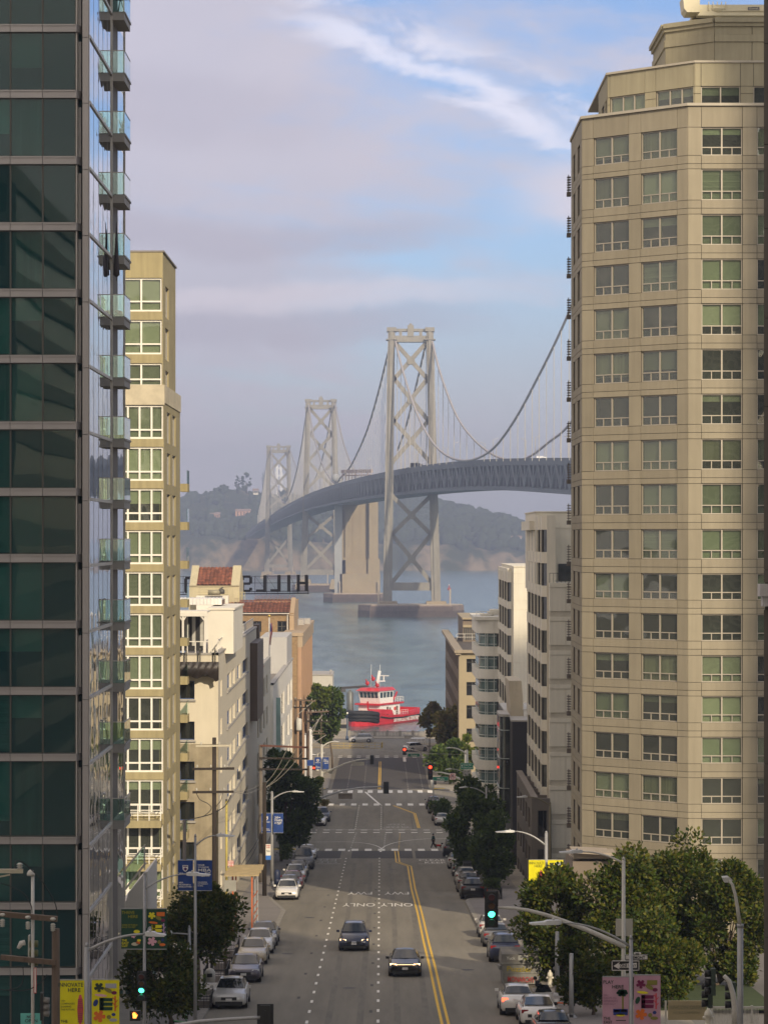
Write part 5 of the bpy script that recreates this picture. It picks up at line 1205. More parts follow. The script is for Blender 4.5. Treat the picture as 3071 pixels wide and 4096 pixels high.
bays(B_, 312, 340, XW(2052, dB), 15, 4, rB, whr)
q = MB(); q.box(XW(2052, dB) + .05, dB, 6, 21, 342, ZW(2268, dB)); q.box(XW(2020, 320), 314, ZW(2300, 320), XW(2053, 320), 340, ZW(2272, 320))
for y_ in (2292, 2331, 2400, 2436, 2540, 2553, 2648, 2662): q.box(XW(2055, dB), dB - .03, ZW(y_ + 2, dB), 21, dB, ZW(y_, dB))
q.build('wall', whr, B_); q = MB(); q.box(XW(2052, dB), dB - .1, ZW(2268, dB), 21, 342, ZW(2264, dB)); q.build('parapet_coping', whr, B_)
C_ = thing('curved_flats', 'white apartment block with rounded glass corners and plant on its roof', 'building', (15, 350, 8)); dC = 345
rC = [(ZW(2587 + 91.3 * k, dC), ZW(2534 + 91.3 * k, dC)) for k in range(8)]
def rounded(x0, x1, y0, y1, r_=2.2):
    pts = [(x1, y1), (x0, y1), (x0, y0 + r_)]
    for k in range(7): a = math.pi + k * math.pi / 12; pts.append((x0 + r_ + r_ * math.cos(a), y0 + r_ + r_ * math.sin(a)))
    pts += [(x0 + (x1 - x0) * .5, y0 + .25), (x1, y0)]
    return pts[::-1][::-1]
x0, x1 = XW(1904, dC), XW(1995, dC)
P1 = rounded(x0, x1 - .0, dC, 362); P2 = rounded(x0 + .45, x1 - .35, dC + .45, 361)
tops = [ZW(2467, dC)] + [z for r_2 in rC for z in (r_2[1], r_2[0])]
q = MB()
zs_ = [ZW(2480, dC)] + [v_ for r_2 in rC for v_ in (r_2[1], r_2[0])] + [5]
for a, c_ in zip(zs_[::2], zs_[1::2]): q.prism(P1[::-1], c_, a)
q.box(x1 - .0, dC - .4, 5, XW(2014, dC), 362, ZW(2480, dC)); q.build('wall', mat('white_bright', (.68, .65, .56), .8, var=.04, scale=.4, streak=.05), C_)
for z0, z1 in rC:
    q = MB(); q.prism(P2[::-1], z0, z1); o = q.build('window', mat('curved_glass', (.10, .15, .14), .08, var=.5, scale=.7, spec=.8), C_); q = MB()
    for zz in (z0 + .25, z1 - .4): q.prism([(x + (.06 if x > 13 else -.06), y - .06) for x, y in P2][::-1], zz, zz + .09)
    for xx in (x0 + 1.2, (x0 + x1) / 2, x1 - .6): q.box(xx - .05, dC + .3, z0, xx + .05, dC + .5, z1)
    q.build('frame', mat('frame_pale', (.45, .50, .47), .5), o)
q = MB(); q.box(x0 - .3, dC - .2, ZW(2480, dC), x1 + .6, 362, ZW(2468, dC)); q.build('parapet', MATS['white_bright'], C_)
q = MB()
for (px, py, r_) in ((1948, 2462, .9), (1978, 2452, 1.0), (1990, 2444, 1.1)): q.lathe(P(px, py + 8, dC + 5), [(r_ * .6, 0), (r_, .35), (r_, .5)], 12)
q.build('roof_plant', MATS['white_bright'], C_)
railing('roof_rail', None, [(x0, dC + .2, ZW(2468, dC)), (x1, dC + .2, ZW(2468, dC))], .7, parent=C_, m=railw, n=6, rails=(1, .5))
# brown office with cornice
D_ = thing('brown_office', 'brown low office block with heavy cornice near the water on the right', 'building', (14, 450, 5)); dD = 410; xD = XW(1835, dD)
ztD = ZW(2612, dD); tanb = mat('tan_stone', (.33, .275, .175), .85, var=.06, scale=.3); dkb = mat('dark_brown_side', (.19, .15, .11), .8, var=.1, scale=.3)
cD = [(XW(1865, dD) - xD, XW(1925, dD) - xD)]; rD = [(ZW(2690 + 93 * k, dD), ZW(2636 + 93 * k, dD)) for k in range(5)]
wall(D_, 'wall', (xD, dD), (xD + 9, dD), 4, ztD, cD, rD, tanb, th=.5); wins(D_, (xD, dD), (xD + 9, dD), cD, rD, ([.4, .8], .1, .75, []), dkm, gl_shade, 0, rec=.3)
cs = [(8 + 7.2 * k, 12.5 + 7.2 * k) for k in range(11)][:11]; cs = [c_ for c_ in cs if c_[1] < 88]
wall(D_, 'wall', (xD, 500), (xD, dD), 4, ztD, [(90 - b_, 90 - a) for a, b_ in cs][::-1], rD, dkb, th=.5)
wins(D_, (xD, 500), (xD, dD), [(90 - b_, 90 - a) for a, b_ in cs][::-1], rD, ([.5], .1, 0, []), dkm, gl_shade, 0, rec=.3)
q = MB(); q.box(xD - .7, dD - .7, ztD, xD + 9, dD + .5, ztD + .45); q.box(xD - .5, dD - .5, ztD - .3, xD + .3, 500.5, ztD); q.box(xD - .7, dD + .5, ztD, xD + .6, 500.7, ztD + .45); q.build('cornice', mat('cornice_brown', (.30, .25, .18), .85, var=.08), D_)
q = MB(); q.box(xD + .6, dD + 1, ztD - 1.2, xD + 9, 500, ztD - 1.0); q.box(xD + 1.6, dD + 1.5, 4, xD + 9, 498, ztD - 1.2); q.build('core', mat('roof_brown', (.09, .075, .06), .9), D_)
railing('roof_rail', None, [(xD + 1, dD + 50, ztD), (xD + 9, dD + 50, ztD)], 1.1, parent=D_, m=railw, n=6, rails=(1, .5))
E_ = thing('tan_office_annexe', 'higher brown rear block beyond the cornice office', 'building', (16, 480, 5)); dE = 480
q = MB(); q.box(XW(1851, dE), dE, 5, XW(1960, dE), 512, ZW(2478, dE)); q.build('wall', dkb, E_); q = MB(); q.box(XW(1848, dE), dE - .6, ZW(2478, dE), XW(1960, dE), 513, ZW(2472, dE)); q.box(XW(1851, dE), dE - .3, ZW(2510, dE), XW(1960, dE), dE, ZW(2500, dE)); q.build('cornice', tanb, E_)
q = MB()
for k in range(7): q.box(XW(1855 + k * 7, dE), dE - .1, ZW(2560, dE), XW(1859 + k * 7, dE), dE, ZW(2512, dE))
q.build('windows', MATS['bay_glass'], E_)
# dark modern building with curved glass
F_ = thing('dark_building', 'black-clad building with a curved glass bay and a pale concrete chimney', 'building', (14, 265, 10)); dd = 256
blkc = mat('black_cladding', (.030, .030, .036), .6, var=.12, scale=.4)
zF = ZW(2888, dd); q = MB(); q.box(XW(2050, dd), dd, 8, 17, 283, zF)
for y_ in (2940, 3060, 3070): q.box(XW(2052, dd), dd - .02, ZW(y_ + 1.5, dd), 17, dd, ZW(y_, dd))
q.build('wall', blkc, F_); q = MB(); q.box(XW(2044, dd), dd - .1, zF, 17, 283, zF + .15); q.build('parapet_coping', mat('coping_grey', (.42, .40, .36)), F_)
q = MB(); q.box(XW(2044, dd), dd + .05, 8, XW(2050, dd), 284, ZW(2888, dd) - .02); q.build('side_wall', mat('charcoal', (.10, .095, .085), .7), F_)
q = MB(); q.extr([P(2035, 2724, 262), P(2085, 2724, 262), P(2091, 2793, 262), P(2092, 2820, 262), P(2095, 2885, 262), P(2045, 2885, 262), P(2041, 2830, 262)][::-1], (0, 9, 0)); q.build('chimney', mat('raw_concrete', (.50, .43, .31), .9, var=.10, scale=.6, streak=.1), F_)
q = MB(); q.box(XW(2092, 262), 262, zF, XW(2118, 262), 268, ZW(2840, 262)); q.box(XW(2091, 262), 261.9, ZW(2840, 262), XW(2120, 262), 268, ZW(2835, 262)); q.build('roof_box', wht, F_)
dg = 258; xg0, xg1 = XW(1998, dg), XW(2038, dg); curve_ = [(xg1, dg + 6), (xg0, dg + 6)] + [(xg0 + .55 - .55 * math.cos(k * math.pi / 12), dg + 1.2 - 1.2 * math.sin(k * math.pi / 12)) for k in range(7)] + [(xg1, dg)]
for (ya_, yb_) in ((2868, 2922), (2925, 3036), (3040, 3155), (3159, 3268)):
    q = MB(); q.prism(curve_, ZW(yb_, dg), ZW(ya_, dg)); o = q.build('curved_glazing', mat('bay_blackglass', (.035, .04, .035), .06, var=.5, scale=.6, spec=.9), F_); q = MB(); q.prism([(x - .04, y - .04) for x, y in curve_], ZW(yb_, dg) - .03, ZW(yb_, dg) + .04); q.box(XW(2013, dg), dg + .02, ZW(yb_, dg), XW(2015, dg), dg + .08, ZW(ya_, dg)); q.build('trim', MATS['frame_pale'], o)
q = MB(); q.prism([(x - .05, y - .05) for x, y in curve_], ZW(2868, dg), ZW(2858, dg)); q.build('bay_roof', MATS['coping_grey'], F_)
# brown podium in front of the tall white flats
G_ = thing('brown_podium', 'dark brown four-storey podium with deep balconies below the white flats', 'building', (13, 235, 12)); dG = 226; xG = XW(2127, dG)
brn = mat('podium_brown', (.14, .12, .095), .8, var=.07, scale=.4, island=.04); zG = ZW(3100, 252)
q = MB(); zz = ZW(3195, dG)
q.box(xG, dG, 8, xG + .45, 252, zz)
yw = [(229 + 4.6 * k, 231.8 + 4.6 * k) for k in range(5)]; rG = [(zz - 3.0 - 3.25 * k, zz - 1.2 - 3.25 * k) for k in range(4)]
q = MB(); q.build if 0 else None
wall(G_, 'wall', (xG, 252), (xG, dG), 8, zz, [(252 - b_, 252 - a) for a, b_ in yw][::-1], rG, brn, th=.4); wins(G_, (xG, 252), (xG, dG), [(252 - b_, 252 - a) for a, b_ in yw][::-1], rG, ([.5], .06, 0, []), dkm, gl_shade, 0, rec=.15)
xG2 = XW(2200, dG); cG = [(XW(2150, dG) - xG, XW(2188, dG) - xG)]
wall(G_, 'wall', (xG, dG), (xG2, dG), 8, zz, cG, [(a - .3, b_ + .2) for a, b_ in rG], brn, th=.4); wins(G_, (xG, dG), (xG2, dG), cG, [(a - .3, b_ + .2) for a, b_ in rG], ([.62], .05, 0, []), dkm, gl_shade, .6, rec=.3)
q = MB(); q.box(xG + .4, dG + 1.6, 8, xG2, 252, zz - 1.2); q.build('core', interior, G_)
q = MB(); q.box(xG - .05, dG - .05, zz, xG + .5, 252, zz + .12)
for k in range(4): q.box(xG + .4, dG + 4 + 6 * k, zz - 1.3, xG2, dG + 4.3 + 6 * k, zz - .1)
q.build('parapet_coping', mat('coping_brown', (.20, .17, .14)), G_)
# low entrance pavilion behind the right trees
H_ = thing('entrance_pavilion', 'low brown pavilion with a pale canopy edge behind the right trees', 'building', P(2400, 3560, 172)); d = 172
q = MB(); q.box(XW(2295, d), d + 1, 12, XW(2470, d), d + 8, ZW(3455, d)); q.build('wall', mat('pavilion_brown', (.20, .165, .13), .85, var=.06, scale=.5), H_)
q = MB(); q.extr([P(2290, 3408, d), P(2440, 3414, d), P(2468, 3446, d), P(2455, 3446, d), P(2432, 3422, d), P(2290, 3414, d)][::-1], (0, 3, 0)); q.box(XW(2295, d), d + .8, ZW(3442, d), XW(2466, d), d + 3, ZW(3418, d)); q.build('canopy', mat('canopy_pale', (.34, .29, .23), .8), H_)
q = MB()
for y_ in (3452, 3459): q.box(XW(2388, d), d + .9, ZW(y_ + 4, d), XW(2399, d), d + 1, ZW(y_, d))
q.build('vent', dkm, H_)
# pier shed by the water on the left
S_ = thing('pier_shed', 'plain pale waterfront shed behind the left tree', 'building', P(1300, 2900, 548)); d = 548
q = MB(); q.box(XW(1240, d), d, 1, XW(1330, d), d + 14, ZW(2701, d)); q.build('wall', mat('shed_pale', (.48, .46, .40), .8, var=.04, scale=.2), S_); q = MB(); q.box(XW(1238, d), d - .2, ZW(2701, d), XW(1331, d), d + 14.2, ZW(2698, d)); q.tube([P(1321, 2698, d), P(1321, 2680, d)], .1, 6); q.box(XW(1318, d), d, ZW(2684, d), XW(1328, d), d + .4, ZW(2680, d)); q.build('roof_edge', sill, S_)

# ================================================================ added unseen towers behind the photographer, placed to shade the street and be reflected
def behind(lab, x0, x1, y0, y1, zt_, c_):
    th_ = thing('added_tower', lab, 'building', ((x0 + x1) / 2, y0, 20)); n = int((zt_ - 22) / 3.6); q = MB(); gq = MB()
    m_ = mat('behind_' + str(int(c_ * 100)), (c_, c_ * .92, c_ * .8), .8, var=.05)
    for k in range(n + 1):
        z = 22 + 3.6 * k; q.box(x0, y0, z, x1, y1, z + 1.5)
        if k < n: gq.box(x0 + .3, y0 + .3, z + 1.5, x1 - .3, y1 - .3, z + 3.6)
    nx = int((x1 - x0) / 4)
    for i in range(nx + 1): xx = x0 + (x1 - x0) * i / nx; q.box(xx - .35, y1 - .1, 22, xx + .35, y1 + .12, 22 + 3.6 * n)
    q.build('wall', m_, th_); gq.build('glazing', mat('behind_glass', (.05, .06, .06), .15), th_)
behind('added mid-rise block out of view behind the photographer on the right, shading the street', 15, 44, 20, 58, 85, .34)
behind('added slab tower out of view far behind the photographer, shading the left glass tower', 26, 54, -34, -4, 200, .26)
behind('added pale tower out of view behind and right of the photographer, shading the right tower front', 86, 128, 20, 60, 165, .40)
behind('added low pale block out of view behind the photographer on the left, for windows to reflect', -70, -26, 10, 60, 70, .38)
# ---------------------------------------------------------------- vehicles
glc = mat('car_glass', (.015, .018, .02), .05, var=0, spec=.9); tyre = mat('tyre', (.02, .02, .02), .8); rim = mat('rim_alloy', (.35, .35, .36), .3, metal=.8, var=0)
blackp = mat('trim_black', (.012, .012, .012), .5, var=0); lamp_off = mat('headlamp', (.55, .55, .52), .15, var=0); lamp_on = mat('headlamp_lit', (1, .8, .55), .3, var=0, emit=(1, .62, .30), es=3.5)
tail_off = mat('tail_lamp', (.22, .012, .01), .2, var=0); tail_on = mat('tail_lamp_lit', (.6, .02, .01), .3, var=0, emit=(1, .08, .03), es=4)
plate = mat('number_plate', (.62, .60, .58), .5, var=.2, scale=20); chrome = mat('chrome', (.6, .6, .6), .12, metal=1, var=0)
def paint(n, c): return mat('paint_' + n, c, .28, metal=.15, var=.04, scale=2, coat=.6)
PT = dict(silver=paint('silver', (.48, .47, .45)), purple=paint('purple', (.075, .065, .085)), champagne=paint('champagne', (.42, .36, .27)), pearl=paint('pearl', (.62, .60, .57)), white=paint('white', (.74, .72, .68)), black=paint('black', (.014, .014, .017)),
          navy=paint('navy', (.022, .027, .055)), maroon=paint('maroon', (.11, .02, .03)), grey=paint('grey', (.12, .12, .125)), green=paint('green', (.035, .045, .04)), bluegrey=paint('bluegrey', (.10, .11, .16)), tan=paint('tan', (.22, .19, .16)))
TY = {  # length, width, belt z, roof z, hood y, windscreen foot, roof front, roof rear, rear glass foot, tail z
    'sedan': dict(L=4.55, W=1.78, hood=.88, belt=.96, roof=1.44, a=-1.02, b=-.25, c=1.02, d=1.62, tail=1.02, wh=.32),
    'fastback': dict(L=4.69, W=1.86, hood=.86, belt=.95, roof=1.44, a=-1.12, b=-.18, c=.75, d=1.92, tail=1.02, wh=.34),
    'hatch': dict(L=4.45, W=1.75, hood=.90, belt=1.00, roof=1.50, a=-1.12, b=-.35, c=1.25, d=2.08, tail=1.08, wh=.31),
    'wagon': dict(L=4.6, W=1.82, hood=.95, belt=1.02, roof=1.52, a=-1.0, b=-.35, c=1.75, d=2.18, tail=1.05, wh=.33),
    'suv': dict(L=4.65, W=1.90, hood=1.05, belt=1.12, roof=1.68, a=-1.05, b=-.45, c=1.80, d=2.22, tail=1.15, wh=.36),
    'pickup': dict(L=5.4, W=2.0, hood=1.18, belt=1.25, roof=1.92, a=-1.15, b=-.6, c=.75, d=.95, tail=1.30, wh=.40)}
def make_car(ty, pn, lights=None, roofc=None):
    """car at the origin, nose toward -Y"""
    t = TY[ty]; L2, W2 = t['L'] / 2, t['W'] / 2; p = PT[pn]
    r = thing('parked_car', None, 'car', (0, 0, 0)); b = MB(); n = 12
    st = [(-L2, .80, .36, .66), (-L2 + .10, .93, .24, .74), (-L2 + .45, .99, .20, t['hood'] - .07), (t['a'] - .35, 1.0, .20, t['hood']), (t['a'], 1.0, .20, t['belt']), (0, 1.0, .20, t['belt']), (t['d'] - .5, 1.0, .20, t['belt'] + .02), (min(t['d'], L2 - .16), .99, .22, t['tail']), (L2 - .10, .95, .26, t['tail'] - .03), (L2, .86, .36, t['tail'] - .22)]
    vs = []; fs = []
    for (y, wk, z0, z1) in st:
        w_ = W2 * wk; h = z1 - z0
        sec = [(w_ * .90, z0), (w_ * .985, z0 + h * .16), (w_, z0 + h * .45), (w_ * .975, z0 + h * .74), (w_ * .90, z1 - h * .06), (w_ * .70, z1)]
        for x, z in sec: vs.append((x, y, z))
        for x, z in sec[::-1]: vs.append((-x, y, z))
    m = 12
    for i in range(len(st) - 1):
        for k in range(m): a = i * m + k; c_ = i * m + (k + 1) % m; fs.append((a, c_, c_ + m, a + m))
    fs.append(tuple(range(m))[::-1]); fs.append(tuple(range((len(st) - 1) * m, len(st) * m)))
    b.mesh(vs, fs, True)
    # cabin
    wb_, wr = W2 * .86, W2 * .66; zb_, zr = t['belt'] - .03, t['roof']
    yb0, yr0, yr1, yb1 = t['a'], t['b'], t['c'], min(t['d'], L2 - .12); zb2 = (t['tail'] - .02) if ty != 'pickup' else zb_
    xs = [-1, -.62, 0, .62, 1]; vs = []; fs = []
    rows_ = [(yb0, wb_, zb_), (yr0, wr, zr - .05), (yr0 + .18, wr, zr - .008), ((yr0 + yr1) / 2, wr, zr), (yr1 - .1, wr * .98, zr - .02), (yr1, wr * .97, zr - .06), (yb1, wb_ * .95, zb2)]
    for (y, w_, z) in rows_:
        for x in xs: vs.append((x * w_, y - (.10 * (1 - x * x) if y == yb0 else 0) + (.06 * (1 - x * x) if y == yb1 else 0), z - (.05 * x * x if z > zb_ + .2 else 0)))
    for i in range(len(rows_) - 1):
        for k in range(4): a = i * 5 + k; fs.append((a, a + 1, a + 6, a + 5))
    k0 = len(vs)
    for sx in (0, 4):     # side skins down to the belt
        ids = [i * 5 + sx for i in range(len(rows_))]; fs.append(tuple(ids if sx else ids[::-1]))
    b.mesh(vs, fs, True); b.build('body', p, r)
    if ty == 'pickup':
        bb = MB().box(-W2 * .82, t['d'] + .1, t['tail'] - .02, W2 * .82, L2 - .15, t['tail'] + .03); bb.build('bed', blackp, r)
    def quad(nm, pts, mm=glc, par=r):
        q = MB(); q.extr(pts, (0, 0, .012)); return q.build(nm, mm, par)
    e = .07
    def lerp(a, c_, k): return a + (c_ - a) * k
    def ws(nm, ya, wa, za, yb_, wb2, zb3, bow, lift):
        q = MB(); pts = []
        for (k0_, k1_) in ((e, 1 - e * .6),):
            for k in (k0_, k1_):
                for x in (-.93, -.5, 0, .5, .93):
                    w_ = lerp(wa, wb2, k); y = lerp(ya, yb_, k) - bow * (1 - x * x) * (1 - k); z = lerp(za, zb3, k); pts.append((x * w_, y + (-.015 if bow > 0 else .015), z + .02 - .04 * x * x * k))
        q.mesh(pts, [(i, i + 1, i + 6, i + 5) if bow > 0 else (i, i + 5, i + 6, i + 1) for i in range(4)], True); return q.build(nm, glc, r)
    ws('windscreen', yb0, wb_, zb_, yr0, wr, zr - .05, .10, 0)
    ws('rear_window', yb1, wb_ * .95, lerp(zb2, zr, .12), yr1, wr * .97, zr - .06, -.06, 0)
    for s_ in (-1, 1):
        q = MB(); kz = .10; z0_, z1_ = lerp(zb_, zr, .12), zr - .12; xo = lambda z: s_ * (lerp(wb_, wr, (z - zb_) / (zr - zb_)) + .012)
        ya_, yc_ = lerp(yb0, yr0, .35), lerp(yb1, yr1, .35); mid = (yr0 + yr1) / 2 - .05
        for (p0, p1, t0, t1) in ((ya_, mid - .04, yr0 + .10, mid - .04), (mid + .04, yc_ - .05, mid + .04, yr1 - .08)):
            pts = [(xo(z0_), p0, z0_), (xo(z0_), p1, z0_), (xo(z1_), t1, z1_), (xo(z1_), t0, z1_)]; q.face(pts if s_ > 0 else pts[::-1])
        q.build('side_window', glc, r)
        q = MB(); q.box(s_ * W2 * .98, yb0 + .15, zb_ + .0, s_ * (W2 + .17), yb0 + .27, zb_ + .14); q.build('wing_mirror', p, r)
        on = lights == 'front'; q = MB(); yf = -L2
        q.mesh([(s_ * W2 * .50, yf - .005, .64), (s_ * W2 * .90, yf + .14, .66), (s_ * W2 * .93, yf + .22, .77), (s_ * W2 * .52, yf + .06, .745), (s_ * W2 * .52, yf + .3, .70)], [(0, 1, 2, 3) if s_ > 0 else (3, 2, 1, 0), (3, 2, 4), (0, 4, 1)]); q.build('headlight', lamp_on if on else lamp_off, r)
        q = MB(); zt_ = t['tail'] - .12; q.box(s_ * W2 * .58, L2 - .14, zt_ - .17, s_ * W2 * .93, L2 - .02, zt_); q.build('tail_light', tail_on if lights == 'rear' else tail_off, r)
        for y in (-L2 + .88, L2 - .86):
            q = MB(); q.tube([(s_ * (W2 - .22), y, t['wh']), (s_ * (W2 + .012), y, t['wh'])], t['wh'], 18); o = q.build('wheel', tyre, r)
            q = MB(); q.tube([(s_ * (W2 + .005), y, t['wh']), (s_ * (W2 + .022), y, t['wh'])], t['wh'] * .62, 10); q.build('rim', rim, o)
            q = MB(); q.tube([(s_ * (W2 - .3), y, t['wh'] + .03), (s_ * (W2 + .004), y, t['wh'] + .03)], t['wh'] * 1.17, 18); q.build('wheel_arch', blackp, r)
    q = MB(); q.box(-W2 * .45, -L2 - .012, .47, W2 * .45, -L2 + .06, .62); q.build('grille', blackp, r)
    MB().box(-W2 * .78, -L2 - .0, .20, W2 * .78, -L2 + .14, .40).build('bumper_trim', blackp, r); MB().box(-W2 * .75, L2 - .14, .22, W2 * .75, L2 + .005, .42).build('bumper_trim', blackp, r)
    q = MB(); q.box(-.16, -L2 - .03, .42, .16, -L2 - .01, .56); q.build('number_plate', plate, r); zp = t['tail'] - .42 if ty not in ('sedan', 'fastback') else t['tail'] - .38
    q = MB(); q.box(-.17, L2 + .0, zp, .17, L2 + .02, zp + .15); q.build('number_plate', plate, r)
    return r
PROTO = {}
def car(ty, pn, px, py, face, lab, group='cars parked along the kerbs', yaw=0, name='parked_car', lights=None, d=None, scale=1):
    """face: 'near' = nose toward us, 'away' = tail toward us. py is where the nearest tyres touch the road"""
    key = (ty, pn, lights)
    d = d or DG(py); L2 = TY[ty]['L'] / 2; dc = d + L2 * .62; x = XW(px, d + .3)
    sl = math.atan((g(dc + 2) - g(dc - 2)) / 4)
    if key not in PROTO: o = make_car(ty, pn, lights); PROTO[key] = snapshot(o)
    else: o = dup(PROTO[key])
    o.name = name; o['label'] = lab; o['category'] = 'car'; o['group'] = group
    rz = (0 if face == 'near' else math.pi) + R(yaw)
    o.location = (x, dc, g(dc) + .006); o.rotation_euler = Matrix.Rotation(sl, 4, 'X').to_3x3().to_4x4().__matmul__(Matrix.Rotation(rz, 4, 'Z')).to_euler(); return o
# left kerb, nearest first
car('sedan', 'silver', 920, 4033, 'near', 'silver sedan, nearest parked car at the left kerb, oval grille badge')
car('fastback', 'purple', 978, 3929, 'near', 'glossy dark purple-grey electric car parked behind the silver sedan')
car('sedan', 'champagne', 1010, 3857, 'near', 'champagne old sedan parked third at the left kerb')
car('sedan', 'pearl', 1037, 3814, 'near', 'pale silver sedan parked right behind the champagne one')
car('sedan', 'grey', 1056, 3783, 'near', 'dark sedan mostly hidden behind the pale silver sedan')
car('wagon', 'white', 1148, 3600, 'near', 'white wagon with roof rails at the head of the upper left row')
car('sedan', 'bluegrey', 1157, 3574, 'near', 'blue-grey sedan tucked behind the white wagon')
car('sedan', 'maroon', 1170, 3556, 'near', 'maroon sedan in the upper left parked row')
car('wagon', 'pearl', 1181, 3531, 'near', 'white hatchback with dark sunroof behind the maroon sedan')
car('sedan', 'black', 1192, 3508, 'near', 'black sedan in the upper left row, behind the white hatchback')
car('pickup', 'grey', 1212, 3478, 'near', 'big dark grey pickup truck towering over the upper left row')
car('fastback', 'white', 1228, 3440, 'near', 'white car last in the upper left row, by the round bin')
car('fastback', 'pearl', 1272, 3305, 'near', 'white electric car beyond the first crossing at the left kerb')
car('suv', 'navy', 1288, 3288, 'near', 'dark blue car peeking out behind the white electric car')
# right kerb
car('sedan', 'black', 2212, 4180, 'away', 'dark car whose roof just shows at the bottom right edge', d=124)
car('fastback', 'white', 2152, 4120, 'away', 'white sedan with a black glass roof at the lower right kerb', d=130.5)
car('sedan', 'white', 2069, 4060, 'away', 'white sedan with glowing brake lights and an open rear door', lights='rear')
car('suv', 'navy', 2017, 3848, 'away', 'dark blue old off-roader with grey bumper parked above the skip')
car('sedan', 'grey', 1985, 3788, 'away', 'grey sedan parked just above the dark blue off-roader')
car('sedan', 'silver', 1965, 3750, 'away', 'silver sedan whose mirror shows beside the green signal')
car('suv', 'black', 1889, 3597, 'away', 'black sport utility car last in the upper right row')
car('suv', 'tan', 1873, 3570, 'away', 'taupe sport utility car wedged before the black one')
car('wagon', 'pearl', 1862, 3541, 'away', 'white wagon with a black box on its roof')
car('sedan', 'green', 1848, 3507, 'away', 'dark green sedan between the white wagon and the silver hybrid')
car('hatch', 'silver', 1828, 3476, 'away', 'silver hybrid hatchback in the upper right row')
car('suv', 'black', 1810, 3427, 'away', 'black crossover parked right at the crossing beside the walker')
car('sedan', 'silver', 1768, 3303, 'away', 'grey sedan with red tail lamp beyond the first crossing on the right')
car('wagon', 'tan', 1757, 3285, 'away', 'taupe wagon in front of the grey sedan beyond the first crossing')
car('suv', 'grey', 1742, 3255, 'away', 'dark grey car half under the small tree on the right')
car('suv', 'black', 1733, 3238, 'away', 'farthest black car of the row on the right by the second crossing')
# moving cars
a1 = car('suv', 'navy', 1416, 3803, 'near', 'dark blue sport utility car driving toward us in the middle lane, headlights on', None or 'cars driving toward the camera', name='moving_car', lights='front')
a2 = car('fastback', 'black', 1619, 3905, 'near', 'black electric sedan driving toward us with a thin light bar', 'cars driving toward the camera', name='moving_car', lights='front')
q = MB()
for k in range(4): q.lathe((-.105 + .07 * k, 0, 0), [(.05, -.006), (.05, .006)], 10)
for i, v_ in enumerate(q.v): q.v[i] = (v_[0], -2.36 + v_[2], .575 + v_[1])
q.build('grille_badge', chrome, a1)
q = MB().box(-.62, -2.352, .705, .62, -2.335, .722); q.build('light_bar', lamp_on, a2)
bx_ = thing('roof_box', 'black luggage box strapped on the roof of the white wagon', 'roof box', (XW(1868, DG(3541) + 2), DG(3541) + 2.4, g(DG(3541) + 2.4) + 1.55)); q = MB(); w_ = WL[bx_]; q.box(w_.x - .35, w_.y - .8, w_.z, w_.x + .35, w_.y + .8, w_.z + .3); q.build('shell', blackp, bx_); q = MB(); q.box(w_.x - .4, w_.y - .1, w_.z - .06, w_.x + .4, w_.y + .02, w_.z + .02); q.build('strap', chrome, bx_)
o = car('suv', 'silver', 1443, 2978, 'near', 'silver sport utility car driving left along the waterfront road', 'cars crossing in the distance', name='moving_car', d=521); o.rotation_euler = (0, 0, R(-86)); o.location = (XW(1443, 521), 521, g(521) + .01); o.scale = (1, 1, 1)
o = car('suv', 'white', 1660, 3022, 'away', 'white sport utility car turning beyond the Spear sign', 'cars crossing in the distance', name='moving_car', d=487); o.rotation_euler = (0, 0, R(128)); o.location = (XW(1662, 487), 487, g(487) + .01)
# open rear door of the white sedan and the person leaning in
dsd = DG(4060); cx_ = XW(2069, dsd); zc_ = g(dsd + 2.2)
dr = thing('person', 'person in dark top leaning into the open rear door of the white sedan', 'person', (cx_ + 1.15, dsd + 1.7, zc_))
